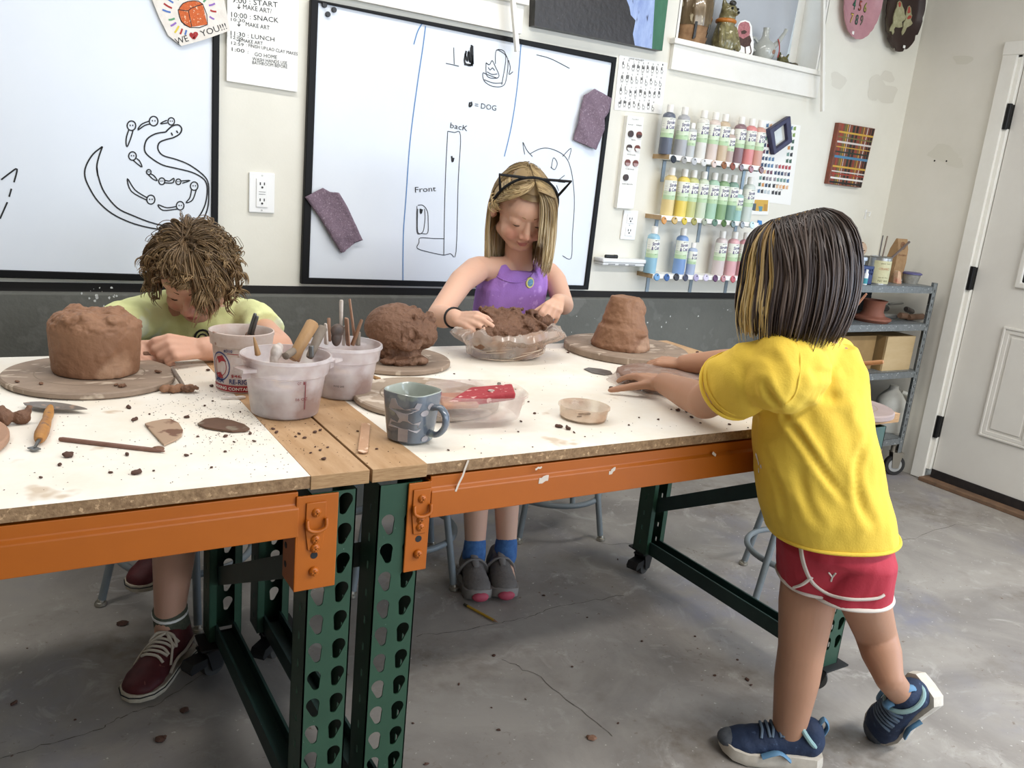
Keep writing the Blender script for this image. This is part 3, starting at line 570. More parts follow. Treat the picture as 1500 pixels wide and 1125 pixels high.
# bottles
m_cap = mat('bottle_cap', '#eceae4', .4); m_lab = mat('bottle_label', '#eef0e6', .5); m_labg = mat('bottle_label_green', '#a8c89b', .5, '#c9dcb9', 14, .8); m_pur = mat('label_purple', '#3d2f6e', .5)
def paint_bottle(col, tall):
    key = (col, tall); col = '#'+''.join('%02x' % int(int(col[i:i+2], 16)*.82+.18*205) for i in (1, 3, 5))
    t = thing('paint_bottle', '', '', (0, 0, 0)); h = .178 if tall else .125; r = .0275 if tall else .021
    b = MB(); b.lathe([(r*.94, 0), (r, .004), (r, h*.84), (r*.95, h*.89), (r*.75, h*.93), (r*.46, h*.95), (r*.44, h*.97)], n=28); b.build('body', mat('paint_'+col[1:], col, .3, coat=.2), t)
    b = MB(); b.lathe([(r*.52, h*.955), (r*.52, h*1.1), (r*.48, h*1.13), (.0001, h*1.135)], n=20); b.build('cap', m_cap, t)
    n = 22; a0, a1 = -pi/2-1.5, -pi/2+1.5; zl = [h*.38, h*.48, h*.58, h*.83]
    b = MB(); rr = r+.0004; V0 = [(rr*cos(a0+(a1-a0)*j/n), rr*sin(a0+(a1-a0)*j/n), z) for z in zl for j in range(n+1)]
    for k in range(3):
        for j in range(n): i0 = k*(n+1)+j; b.f.append([i0, i0+1, i0+n+2, i0+n+1]); b.m.append(1 if k < 1 else (2 if k == 1 else 0))
    b.v = [V(p) for p in V0]; lab = b.build('label', [m_lab, m_labg, mat('bottle_label_mid', '#d3e2c6', .5)], t, recalc=False)
    b = MB(); q = r+.0009
    def cyln(s0, z0, w, hh, tilt=0): return lambda s, u: V((q*cos(-pi/2+(s0+w*s)/q), q*sin(-pi/2+(s0+w*s)/q), z0+hh*u+tilt*s))
    if tall:
        text(b, 'Stroke', cyln(-.012, h*.67, .038, h*.085, .005), 0, True); text(b, '& Coat', cyln(-.014, h*.56, .040, h*.09, .005), 0, True)
        text(b, 'Mayco', cyln(.006, h*.785, .019, h*.03, .002), 1); text(b, 'SC-75', cyln(.004, h*.46, .015, h*.02, .002), 1); b.cyl(cyln(.0015, h*.797, 0, 0)(0, 0)*1.0, cyln(.0015, h*.797, 0, 0)(0, 0)*1.01, .003, n=8, m=1)
        for k in range(4): text(b, 'glaze', cyln(-.034, h*(.68-.05*k), .012, h*.012), 1)
    else:
        text(b, 'Stroke', cyln(-.008, h*.66, .026, h*.09, .003), 0, True); text(b, '& Coat', cyln(-.009, h*.55, .029, h*.09, .003), 0, True); text(b, 'SC', cyln(.002, h*.42, .008, h*.025), 1)
    b.build('label_print', [m_pur, m_ink], lab, smooth=0); return t
BT = [[(422, '#4b5263', 1, 'dark slate'), (504, '#a3a4a8', 1, 'grey'), (558, '#b9bcbb', 0, 'small pale grey'), (612, '#dfdcd2', 1, 'off-white'), (675, '#d9c6bb', 1, 'pinkish beige'), (730, '#c9b08f', 1, 'tan'), (775, '#b89f93', 0, 'small brownish'), (820, '#7d5e63', 1, 'mauve brown'), (878, '#dc7f7d', 1, 'coral red'), (928, '#cf9583', 1, 'salmon')],
      [(434, '#e6cb84', 1, 'cream yellow'), (505, '#ecd052', 1, 'bright yellow'), (555, '#bfc274', 1, 'olive yellow'), (612, '#c9d6b9', 1, 'pale celery green'), (670, '#a0c9ab', 1, 'mint green'), (725, '#7ba06d', 1, 'leaf green'), (778, '#6f9683', 1, 'dull green'), (820, '#93c1bb', 0, 'small teal'), (868, '#cbd6cd', 1, 'pale grey-green')],
      [(342, '#88bbd3', 1, 'light blue'), (500, '#6f94cc', 1, 'medium blue'), (565, '#a0b2cf', 0, 'small pale blue'), (715, '#d6c6c4', 1, 'pale pinkish grey'), (782, '#e0a8ad', 1, 'pink'), (845, '#de9aa0', 1, 'rose')]]
for i, row in enumerate(BT):
    x0, z, yf = SH[i]
    for j, (px, col, tall, cn) in enumerate(row):
        o = paint_bottle(col, tall); y = 2.798 if tall else 2.785
        p = W(px/3.75+860, (232, 318, 400)[i]-3+.0, y); o.location = (p.x, y, z+.012); o.rotation_euler.z = rad(-20+random.uniform(-9, 9))
        setp(o, f'{cn} paint bottle, {CN[j]} from the left on the {nm3[i]} wall shelf', 'bottle', 'paint bottles on the wall shelves')
# colour charts
t = thing('colour_chart', 'white chart with rows of small colour chips behind the tilted purple frame', 'poster', W(1135, 300, YB))
b = MB(); wpoly(b, [(1119, 176), (1173, 184), (1158, 300.5), (1088, 292), (1096, 240)], YB-.002, YB); b.build('sheet', m_paper, t, smooth=0)
chip = [mat('chip_'+c[1:], c, .4) for c in ('#2f3f5c', '#5a7a9a', '#a93f45', '#2a2626', '#7f9a4a', '#c98b4a', '#6f8f86', '#8a7f86', '#41604e', '#b9c2c4', '#6a3a4a', '#d9b08a')]
b = MB(); rs = random.Random(5); g = lambda x, y: (x/6.25+1090, y/6.25+160); ROW = [(160, 180, 4, 1, 0), (195, 240, 4, 2, 10), (260, 290, 4, 0, 2), (320, 350, 4, 10, 2), (385, 370, 4, 0, 7), (435, 430, 4, 0, 1), (490, 490, 4, 0, 1), (580, 545, 4, 2, 10), (640, 600, 4, 6, 7), (705, 660, 4, 8, 3), (770, 715, 4, 3, 9)]
for k in range(11):
    y = 130+k*60
    for j in range(9):
        x = 205-k*8+j*30+(10 if j > 3 else 0)
        if k < 6 and 3 < j < 7 and k > 0: continue
        if k >= 10 and j > 6: continue
        c = (ROW[k][3], ROW[k][4], (4, 4, 8, 5, 3, 8, 2, 0, 6, 11, 3)[k])[0 if j < 2 else (1 if j < 4 else 2)] if rs.random() < .7 else rs.randrange(12)
        p = [(x, y+j*3.5), (x+7, y+j*3.5+7), (x+14, y+j*3.5), (x+22, y+j*3.5), (x+18, y+j*3.5+36), (x-4, y+j*3.5+34)]; b.add([W(*g(*q), YB-.0027) for q in p], [(0, 1, 4, 5), (1, 2, 3, 4)], c)
for tx, x0, y0, x1, y1 in (('GLAZES', 260, 690, 320, 697), ('COLOURS', 310, 738, 350, 742)): wtext(b, tx, g(x0, y0), g(x1, y1), 1.4, YB-.0027, 3)
b.build('colour_chips', chip, t, smooth=0)
t = thing('mirror', 'small mirror in a dark purple frame hung askew over the colour chart', 'mirror', W(1138, 228, YB))
b = MB(); g = lambda l: zz(l, 6.25, 1090, 160); fo = g([(235, 185), (428, 60), (445, 300), (278, 420)]); fi = g([(280, 210), (388, 128), (402, 278), (298, 355)])
wpoly(b, fo, YB-.03, YB-.003, 0, [fi]); b.build('frame', mat('frame_purple', '#3c3a5c', .4, '#2c2a44', 40, .8), t, smooth=0, bevel=.004)
b = MB(); wpoly(b, g([(275, 205), (392, 122), (407, 282), (294, 362)]), YB-.012, YB-.004); b.build('glass', mat('mirror_reflection_tone', '#c6c6be', .25, coat=.5), t, smooth=0)  # even pale colour stands in for the reflected wall
t = thing('photo_card', 'small photo card of glazed cups on yellow, right of the middle paint shelf', 'card', W(1113, 312, YB))
b = MB(); wpoly(b, g([(90, 822), (235, 830), (220, 968), (62, 965)]), YB-.006, YB); b.build('card', m_paper, t, smooth=0, bevel=.001)
b = MB()
def sh2(px, m): tri = tessellate_polygon([[V((u, v, 0)) for u, v in px]]); b.add([W(*q, YB-.0065-.0002*m) for q in g(px)], [tuple(q) for q in tri], m)
sh2([(98, 828), (222, 832), (214, 935), (85, 930)], 0); sh2([(80, 862), (112, 864), (104, 930), (72, 925)], 1); sh2([(132, 888), (170, 890), (163, 935), (138, 935)], 2); sh2([(185, 868), (213, 870), (205, 933), (182, 930)], 3)
b.build('picture', [mat('print_yellow', '#cfa544', .5), mat('print_slate', '#4f5f66', .5), mat('print_teal', '#5f8f9c', .5), mat('print_gold', '#b8893a', .5)], t, smooth=0)
b = MB(); wpoly(b, g([(132, 1015), (165, 1022), (165, 1058), (125, 1055)]), YB-.006, YB); single(b, 'wall_tag', mat('tag_blue', '#3f83c4', .5), 'tiny bright blue tag on the wall above the dark haired child', 'tag', W(1113, 328, YB), smooth=0, bevel=.001)
# plaid tile
t = thing('plaid_tile', 'reddish ceramic tile with a woven plaid of coloured stripes', 'tile', W(1240, 272, YB)); s = 2.8125; g = lambda l: [(x/s+1180, y/s) for x, y in l]
fr = g([(140, 505), (288, 530), (230, 774), (93, 757)]); b = MB(); wpoly(b, fr, YB-.026, YB+.001); b.build('slab', mat('tile_clay_red', '#9d4b34', .4, '#5a4034', 18, .8), t, smooth=0, bevel=.002)
b = MB(); P = [W(u, v, YB-.0268) for u, v in fr]; f = lambda a, c: (P[0]*(1-a)+P[1]*a)*(1-c)+(P[3]*(1-a)+P[2]*a)*c
pm = [mat('stripe_'+c[1:], c, .35) for c in ('#c9a043', '#cfc6c0', '#26302a', '#4d7fa0', '#6f6a3a', '#241c1c', '#a03c30', '#e2ddd6')]
for a, w_, c in ((.1, .03, 6), (.2, .05, 4), (.3, .015, 1), (.42, .06, 2), (.52, .05, 5), (.6, .02, 6), (.7, .02, 0), (.8, .02, 1), (.88, .03, 5), (.95, .06, 5), (.25, .02, 0), (.65, .02, 4)): b.add([f(a-w_/2, .01), f(a+w_/2, .01), f(a+w_/2, .99), f(a-w_/2, .99)], [(0, 1, 2, 3)], c)
for c_, w_, c in ((.14, .03, 0), (.3, .03, 1), (.38, .015, 0), (.46, .025, 2), (.54, .04, 3), (.7, .03, 0), (.78, .02, 1), (.82, .02, 6), (.89, .03, 7), (.96, .03, 5), (.22, .02, 4)): b.add([f(.03, c_-w_/2)-V((0, .0004, 0)), f(.99, c_-w_/2)-V((0, .0004, 0)), f(.99, c_+w_/2)-V((0, .0004, 0)), f(.03, c_+w_/2)-V((0, .0004, 0))], [(0, 1, 2, 3)], c)
b.build('stripes', pm, t, smooth=0)
# plates: circles on the wall, seen in perspective
def plate(label, c, rad_, col, name, scal, amp, hs=None):
    t = thing(name, label, 'plate', W(*c, YB)); C0 = W(*c, YB); b = MB(); n = 72
    rf = lambda a: rad_*(1-amp*max(0, cos(scal*a+.6))**(10 if amp > .03 else 2))
    M3 = Matrix(((1, 0, 0), (0, 0, 1), (0, 1, 0))) @ Matrix.Diagonal(V((.84, 1.12, -1)))
    b.lathe([(.0001, .012), (.7, .012), (.78, .02), (1.0, .034), (1.0, .040), (.8, .027), (.7, .019), (.0001, .019)], C0, n, M3, fn=lambda q, r, z: r*rad_ if r < .9 else rf(q)*r)
    b.build('dish', col, t); return t, C0
t, c = plate('pink wall plate with coloured numerals and a scalloped rim', (1256, -2), .165, mat('glaze_pink', '#c08f95', .35, '#b07f88', 20, .7), 'wall_plate', 22, .02)
k = 0; col9 = ['#2e5f6b', '#b53d33', '#8d8a3a', '#3d6f5a', '#a04a3a', '#9a9a40', '#d0b35a', '#3d5f52', '#6f6a5a']; nm9 = [mat('num_'+q[1:], q, .3) for q in col9]; dkm = m_ink
for r_, row in enumerate(('123', '456', '789')):
    for q_, ch in enumerate(row):
        u, v = ((1250, -25), (1258, -21), (1266, -18)) [q_] if r_ == 0 else ((1250.5, 13), (1259, 15.5), (1266.5, 18))[q_] if r_ == 1 else ((1246.5, 34), (1254, 36), (1261, 37))[q_]
        a = W(u-2.4, v, YB-.0205); b = MB(); text(b, ch, lambda s, z: a+V((s*.022, 0, z*.047)), 9, True); text(b, ch, lambda s, z: a+V((.002+s*.018, -.001, .004+z*.04)), k); k += 1; b.build('numeral', nm9+[m_ink], t, smooth=0)
b = MB(); p = W(1249.5, 48.5, YB-.035); b.box(p, (.014, .002, .016)); b.build('price_sticker', m_paper, t, smooth=0)
t, c = plate('dark brown wall plate with a pale figure and bird relief and notched rim', (1317, 14), .178, mat('glaze_espresso', '#34221f', .3, '#291a18', 18, .8), 'wall_plate', 11, .09)
b = MB(); s = 9.375; g = lambda l: zz(l, s, 1200)
mm = [mat('relief_cream', '#b9b592', .45, '#8d8a66', 60, .8), mat('relief_red', '#a8483a', .4), m_ink]
def rel(px, m, d=.004): wpoly(b, g(px), YB-.0205-d, YB-.018, m)
rel([(1085, 30), (1110, 8), (1135, 30), (1150, 90), (1170, 130), (1175, 190), (1195, 230), (1180, 270), (1140, 300), (1145, 370), (1100, 382), (1050, 372), (1030, 400), (1035, 440), (1012, 478), (1000, 430), (965, 428), (985, 370), (1020, 310), (1025, 230), (1050, 140), (1075, 90)], 0)
rel([(1090, 45), (1110, 18), (1128, 45), (1120, 95), (1098, 95)], 1, .006); rel([(1200, 180), (1225, 90), (1245, 75), (1265, 110), (1270, 190), (1280, 215), (1262, 270), (1285, 320), (1260, 350), (1205, 380), (1180, 440), (1145, 485), (1140, 440), (1160, 370), (1165, 310), (1190, 270)], 0)
rel([(1215, 170), (1230, 95), (1250, 90), (1258, 170), (1230, 185)], 1, .006); rel([(1215, 240), (1240, 210), (1270, 215), (1265, 250), (1240, 262), (1212, 262)], 1, .006)
b.build('relief', mm, t, smooth=0, bevel=.0015)
b = MB(); p = W(1324.5, 68.5, YB-.04); b.box(p, (.016, .002, .013)); b.build('price_sticker', m_paper, t, smooth=0)
p = W(1268, 311, YB); b = MB(); b.tube([p, p+V((0, -.03, .002)), p+V((-.012, -.034, -.02))], .003, 8); b.box(p+V((0, -.002, -.01)), (.012, .003, .05)); single(b, 'wall_hook', m_pl, 'small white wall hook above the grey shelf cart', 'hook', p)
# ---- window sill ornaments
ZS = 1.948
m_drip = mat('glaze_bronze', '#8a7658', .2, '#4c3c28', 26, 1, '#b9ab8c', 50, .62, metal=.2, coat=.5, bump=.4, bs=40, stretch=(1, 1, .3)); m_raw = mat('raw_clay_tan', '#a5835f', .8, '#7d5c3e', 20)
t = thing('drip_jar', 'tall glossy brown jar with running black drips, at the left end of the window sill', 'jar', (W(1012, 30, 2.92).x, 2.92, ZS)); c = V(t.location); sc_ = (W(1046, 30, 2.91)-W(993, 30, 2.91)).length*.42
b = MB(); b.lathe([(.0001, 0), (sc_*.8, 0), (sc_*.9, .03), (sc_*.97, .075)], c, 36); b.build('foot', m_raw, t)
b = MB(); b.lathe([(sc_*.99, .07), (sc_*1.02, .085), (sc_*1.05, .13), (sc_*1.02, .2), (sc_*.9, .27), (sc_*.55, .33), (.0001, .34)], c, 48, fn=lambda q, r, z: r*(1+.02*sin(12*q+z*20))); b.build('glazed_body', m_drip, t)
for k in range(14):
    b = MB(); a = 2*pi*k/14+.2*sin(k*3); l = .02+.045*abs(sin(k*2.3)); r0 = sc_*1.0; d = V((cos(a), sin(a), 0)); b.tube([c+d*(r0+.001)+V((0, 0, .082)), c+d*(r0-.002)+V((0, 0, .08-l*.6)), c+d*(r0*(.97-l))+V((0, 0, .078-l))], [.004, .0035, .005], 8); b.build('drip', mat('glaze_black', '#1d1712', .2), t)
# ceramic animal
x = W(1060, 55, 2.885).x; c = V((x, 2.885, ZS)); t = thing('animal_figurine', 'mottled green ceramic animal with pointed ears and an orange collar on the window sill', 'figurine', c)
b = MB(); m_mot = mat('glaze_moss', '#a39a6a', .25, '#4f4a36', 40, .9, '#d9d3b8', 55, .63, coat=.4)
b.rcone(c+V((0, 0, .035)), c+V((0, 0, .09)), .055, .042); b.rcone(c+V((0, 0, .09)), c+V((0, -.005, .145)), .04, .036); b.ball(c+V((0, -.012, .16)), (.04, .036, .034)); b.rcone(c+V((0, -.03, .155)), c+V((.004, -.052, .15)), .02, .012)
for s_ in (-1, 1): b.rcone(c+V((s_*.026, -.005, .183)), c+V((s_*.032, -.004, .205)), .013, .006); b.rcone(c+V((s_*.035, -.02, .09)), c+V((s_*.05, -.045, .015)), .016, .014)
b.rcone(c+V((.045, 0, .06)), c+V((.062, -.02, .02)), .014, .012); blob(b, 'body', m_mot, t, vox=.005, sm=3)
b = MB(); b.lathe([(.041, .112), (.046, .117), (.046, .124), (.041, .129)], c, 28, cap=False); b.build('collar', mat('glaze_orange', '#b8702a', .3), t)
b = MB()
for s_ in (-1, 1): b.ball(c+V((s_*.016, -.046, .168)), .0055, 8, 6)
b.ball(c+V((.004, -.064, .151)), .006, 8, 6); b.build('face_marks', m_ink, t)
b = MB(); b.ball(c+V((-.008, -.035, .19)), (.018, .012, .012), 10, 8); b.build('forehead_patch', mat('glaze_charcoal', '#38352f', .3), t)
# cut-out figure
yq = 2.855; s = 5.357; g = lambda l: zz(l, s, 960); p = W(*g([(700, 430)])[0], yq)
t = thing('paper_cutout', 'flat paper cut-out of a pink and brown standing creature with a white outline', 'cut-out', p)
b = MB(); wpoly(b, g([(650, 190), (668, 166), (705, 157), (740, 170), (757, 205), (762, 280), (772, 330), (770, 400), (758, 438), (730, 442), (700, 435), (650, 425), (625, 412), (640, 380), (632, 345), (645, 300), (636, 240)]), yq, yq+.003); b.build('card', m_paper, t, smooth=0)
b = MB()
def fl(px, m, e): tri = tessellate_polygon([[V((u, v, 0)) for u, v in px]]); b.add([W(*q, yq-.0004-e*.0003) for q in g(px)], [tuple(q) for q in tri], m)
fl([(652, 200), (668, 178), (705, 168), (735, 180), (745, 215), (742, 270), (720, 300), (690, 305), (655, 285), (645, 250)], 0, 0); fl([(655, 285), (690, 305), (742, 275), (755, 320), (740, 360), (700, 372), (660, 350), (648, 320)], 1, 1); fl([(672, 245), (700, 235), (722, 250), (700, 268), (676, 265)], 1, 2)
for l in ([(660, 350), (655, 395), (640, 412)], [(705, 370), (708, 425)], [(742, 350), (752, 405), (738, 425)], [(648, 320), (612, 352)], [(665, 340), (740, 330)]): ink(b, g(l), .006, yq-.001, 1)
b.build('print', [mat('print_pink', '#c98a8c', .6, '#8f4f52', 90, .8), mat('print_brown', '#5d3f33', .6, '#3a2620', 90)], t, smooth=0)
# teapot
c = V((W(1118, 75, 2.905).x, 2.905, ZS)); m_celadon = mat('glaze_celadon', '#b9bbb4', .15, '#a3a6a0', 14, .8, coat=.5)
t = thing('teapot', 'pale grey ceramic pot with a long slanted spout and a red string', 'teapot', c)
b = MB(); b.lathe([(.0001, 0), (.036, 0), (.052, .025), (.056, .05), (.045, .075), (.022, .092), (.016, .105), (.014, .13), (.016, .142), (.012, .142), (.011, .12), (.0001, .118)], c, 32); b.build('body', m_celadon, t)
b = MB(); b.tube([c+V((.04, -.01, .06)), c+V((.07, -.015, .09)), c+V((.098, -.02, .135)), c+V((.105, -.02, .15))], [.014, .011, .008, .009], 14); b.build('spout', m_celadon, t)
b = MB(); b.tube(spline([c+V((-.045, 0, .075)), c+V((-.075, 0, .09)), c+V((-.08, 0, .055)), c+V((-.055, 0, .035))]), .006, 10); b.build('handle', m_celadon, t)
b = MB(); b.tube(spline([c+V((.05, -.03, .1)), c+V((.062, -.03, .085)), c+V((.06, -.04, .05)), c+V((.05, -.045, .02))]), .0025, 6); b.build('string', mat('string_red', '#a8403a', .7), t)
b = MB(); b.ball(c+V((.01, -.05, .04)), (.014, .006, .012)); b.build('round_boss', mat('glaze_rust', '#8f6a55', .3), t)
c = V((W(1146, 90, 2.895).x, 2.895, ZS)); t = thing('crab_figurine', 'small olive ceramic creature at the right end of the window sill', 'figurine', c)
b = MB(); b.ball(c+V((0, 0, .022)), (.034, .02, .018)); b.ball(c+V((-.03, -.01, .03)), .014)
for s_ in (-1, 1): b.rcone(c+V((.02*s_, 0, .03)), c+V((.028*s_, -.005, .05)), .008, .004); b.rcone(c+V((.025*s_, -.01, .015)), c+V((.03*s_, -.015, .005)), .007, .006)
blob(b, 'body', mat('glaze_olive', '#6f6a3c', .25, '#3f3a22', 40, .8), t, vox=.004, sm=2)
b = MB(); b.ball(c+V((-.034, -.022, .034)), .006, 8, 6); b.build('eye', m_wh, t)
c = V((W(1164, 95, 2.895).x, 2.895, ZS)); b = MB(); b.ball(c+V((0, 0, .011)), (.02, .014, .012)); single(b, 'pebble', mat('pebble_dark', '#5a5344', .6), 'dark pebble on the right end of the window sill', 'pebble', c)
# ================================================================== TABLES
T = .82
m_top = mat('laminate_white', '#f3f0e8', .4, '#e6dccb', 6, .8, '#cdbba4', 9, .68, spec=.3)
m_chip = mat('particle_board_edge', '#a98a66', .85, '#6f5338', 90, .9, '#bb9a74', 110, .62, bump=.5, bs=120)
m_ply = mat('plywood_strip', '#c6a480', .6, '#a9845c', 7, .8, '#8a6747', 60, .7, stretch=(6, 1, 6))
m_plye = mat('plywood_edge', '#b9966c', .8, '#8d6a45', 40, .9, stretch=(1, 1, 9))
m_green = mat('rack_green', '#294a37', .42, '#223f2e', 9, .8, '#8fa79a', 150, .735, bump=.08, bs=30)
m_dgreen = mat('rack_green_dark', '#1e3b34', .5, '#182d29', 12, .8, '#6f8a7e', 120, .74)
m_orange = mat('rack_orange', '#ae5c0a', .45, '#a15308', 5, .8, '#e8c9a0', 28, .77, bump=.06, bs=30)
m_blackm = mat('caster_black', '#161616', .55); m_tyre = mat('caster_tyre', '#3a3936', .7)
S_ = .055
def tear(cx, cz, lean):
    p = []
    for k in range(11):
        a = rad(-20+220*k/10); p.append((cx+.0125*cos(a), cz+.006+.0125*sin(a)))
    for k in range(5):
        a = rad(200+140*k/4); p.append((cx+lean*.006+.0065*cos(a), cz-.0145+.0065*sin(a)))
    return p
def post(par, x0, x1, yf, dep, z0, z1, zh):
    b = MB(); cx = (x0+x1)/2; z = zh
    H = []
    while z > z0+.03: z -= S_
    z += S_
    while z < z1-.02:
        H += [tear(cx-.0215, z, .7), tear(cx+.0215, z, -.7)]; z += S_
    th = .0025*(1 if dep > 0 else -1)
    b.prism([(x0, z0), (x1, z0), (x1, z1), (x0, z1)], (0, yf, 0), (1, 0, 0), (0, 0, 1), (0, th, 0), H)
    SL = []; z = zh+.02
    while z > z0+.03: z -= S_
    z += S_
    while z < z1-.03: SL.append([(abs(dep)*.42, z-.008), (abs(dep)*.52, z-.008), (abs(dep)*.52, z+.008), (abs(dep)*.42, z+.008)]); z += S_
    for x, t in ((x0, .0025), (x1-.0025, .0025)):
        s = 1 if dep > 0 else -1
        b.prism([(0, z0), (abs(dep), z0), (abs(dep), z1), (0, z1)], (x, yf, 0), (0, s, 0), (0, 0, 1), (t, 0, 0), SL)
    for xa, xb in ((x0, x0+.018), (x1-.018, x1)): b.bx((xa, yf+dep-th, z0), (xb, yf+dep, z1))
    return b.build('post', m_green, par, smooth=0)
def caster(par, x, y, ang, r=.034):
    b = MB(); R = Euler((0, 0, ang)).to_matrix(); c = V((x, y, 0)); b.box(c+V((0, 0, .087)), (.095, .085, .005)); b.cyl(c+V((0, 0, .078)), c+V((0, 0, .086)), .026)
    o = c+R @ V((.018, 0, r))
    for s in (-1, 1): b.prism([(-.03, .044), (.03, .044), (.014, -.012), (-.014, -.012)], o+R @ V((0, s*.021, 0)), R @ V((1, 0, 0)), V((0, 0, 1)), R @ V((0, .003, 0)))
    b.box(o+V((0, 0, .044)), (.062, .046, .006), R)
    f = b.build('caster', m_blackm, par, smooth=30)
    b = MB(); b.lathe([(.008, -.015), (r*.7, -.015), (r*.95, -.014), (r, -.008), (r, .008), (r*.95, .014), (r*.7, .015), (.008, .015)], o, 28, R @ Matrix(((1, 0, 0), (0, 0, -1), (0, 1, 0)))); b.build('wheel', m_tyre, f)
    b = MB(); b.prism([(0, 0), (.05, .012), (.06, .0), (.055, -.014), (.01, -.02)], o+R @ V((.02, -.02, .03)), R @ V((1, 0, -.25)), R @ V((0, 1, 0)) if False else V((0, 0, 1)), R @ V((0, .04, 0))); b.build('brake_lever', m_blackm, f, smooth=0)
def connector(par, bm, side, xa, xb, xc):
    """beam end plate on the post face: front part xa..xb, wrap at xc on the beam side"""
    yf = 1.2465; b = MB(); z0, z1 = .615, .786
    b.bx((min(xa, xb), yf-.004, z0), (max(xa, xb), yf, z1)); b.bx((xc-.002, yf-.004, z0), (xc+.002, yf+.062, z1))
    o = b.build('end_plate', m_orange, bm, smooth=0, bevel=.0015)
    cx = (xa+xb)/2+side*.004; y = yf-.004
    b = MB(); b.prism([(-.017, 0), (.017, 0), (.017, -.05), (.012, -.085), (-.012, -.085), (-.017, -.05)], (cx, y-.003, z1-.012), (1, 0, 0), (0, 0, 1), (0, .003, 0))
    b.tube(spline([(cx-.016, y-.007, z1-.04), (cx-.015, y-.01, z1-.055), (cx, y-.011, z1-.061), (cx+.015, y-.01, z1-.055), (cx+.016, y-.007, z1-.04)], 3), .0035, 8)
    b.build('safety_clip', m_orange, o, smooth=30, bevel=.001)
    for z in (z1-.03, z1-.078, z1-.094, z1-.137) if side < 0 else (z1-.03, z1-.07, z1-.084, z1-.137):
        b = MB(); b.ball((cx, y-.002, z), (.0085, .006, .0085), 14, 8)
        for k in range(2): b.box((cx, y-.0075, z), (.010 if k else .0022, .002, .0022 if k else .010))
        b.build('rivet', m_orange, o)
    b = MB(); b.cyl((cx, y-.0006, z1-.108), (cx, y+.002, z1-.108), .0062, n=16); b.build('bolt_hole', m_ink, o)
    if side < 0:
        for z in (z0+.03, z0+.065, z0+.11): b = MB(); b.cyl((xc-.0026, yf+.045, z), (xc+.002, yf+.045, z), .006, n=12); b.build('bolt_hole', m_ink, o)
def beam(par, x0, x1, yf, sgn=1):
    b = MB(); P = [(0, .716), (0, .766), (.007, .772), (.007, .793), (.045, .793), (.045, .716)]
    b.prism(P, (x0, yf, 0), (0, sgn, 0), (0, 0, 1), (x1-x0, 0, 0)); return b.build('beam', m_orange, par, smooth=0, bevel=.0015)
def rack_table(label, x0, x1, strips, px, zh, loc, cast, bxr):
    t = thing('work_table', label, 'table', loc, 'rolling worktables on pallet rack frames')
    b = MB(); b.bx((x0, 1.243, T-.021), (x1, 2.155, T)); 
    for j, f in enumerate(b.f):
        n = sum((b.v[q] for q in f), V())/4
        b.m[j] = 0 if n.z > T-1e-4 else 1
    b.build('tabletop', [m_top, m_chip], t, smooth=0)
    for (a, c) in strips:
        b = MB(); b.bx((a, 1.241, T-.0235), (c, 2.157, T+.0008))
        for j, f in enumerate(b.f):
            n = sum((b.v[q] for q in f), V())/4; b.m[j] = 0 if abs(n.z-T) < .002 else 1
        b.build('edge_strip', [m_ply, m_plye], t, smooth=0, bevel=.001)
    for (a, c) in px:
        pa = post(t, a, c, 1.2485, .07, .09, .786, zh); pb = post(t, a, c, 2.06, -.07, .09, .795, zh)
        m = (a+c)/2
        for (nm, q0, q1, h) in (('lower_brace', (1.31, .115), (2.0, .115), .046), ('diagonal_brace', (1.31, .63), (2.0, .27), .046)):
            b = MB(); d = V((0, q1[0]-q0[0], q1[1]-q0[1])); L = d.length; d /= L; u = V((1, 0, 0)).cross(d)
            prof = [(-.025, -h/2), (.025, -h/2), (.025, h/2), (.019, h/2), (.019, h/2-.03), (-.019, h/2-.03), (-.019, h/2), (-.025, h/2)] if nm[0] == 'l' else [(-.02, -h/2), (.02, -h/2), (.02, h/2), (-.02, h/2)]
            b.prism(prof, V((m, q0[0], q0[1])), (1, 0, 0), u, d*L); b.build(nm, m_dgreen, t, smooth=0)
    for c in cast: caster(t, *c)
    bm = beam(t, bxr[0], bxr[1], 1.24); b2 = beam(t, bxr[0], bxr[1], 2.075, -1); return t, bm
tl, bl = rack_table('rolling worktable with white top, orange beam and green perforated posts, left of the gap', -1.45, .424, [(.424, .526)], [(.427, .508), (-1.43, -1.35)], .708, (.3, 1.7, 0), [(.467, 1.30, 2.6), (.45, 2.0, 3.6), (-1.39, 1.3, 0), (-1.39, 2.0, 1)], (-1.345, .406))
connector(tl, bl, -1, .404, .474, .404)
tr, br = rack_table('rolling worktable with white top and orange beam, right of the gap, where two girls stand', .634, 1.905, [(.531, .634), (1.905, 2.005)], [(.549, .632), (1.892, 1.968)], .712, (1.2, 1.7, 0), [(.59, 1.30, .5), (.61, 2.02, 3.9), (1.945, 1.27, 2.3), (1.94, 2.04, 3.5)], (.646, 1.89))
connector(tr, br, 1, .602, .645, .645)
b = MB()
for (u, v, du, dv, w_) in ((790, 705, 14, -6, .012), (893, 693, 9, -7, .008), (785, 688, 8, -4, .004), (668, 720, 18, -45, .004), (1044, 663, 5, 4, .006)):
    p = [W(u+du*k/4+random.uniform(-1, 1), v+dv*k/4+random.uniform(-1, 1), 1.2393) for k in range(5)]; ribbon(b, p, w_, V((0, -1, 0)))
b.build('paint_scuffs', mat('scuff_pale', '#cdbfae', .8), br, smooth=0)
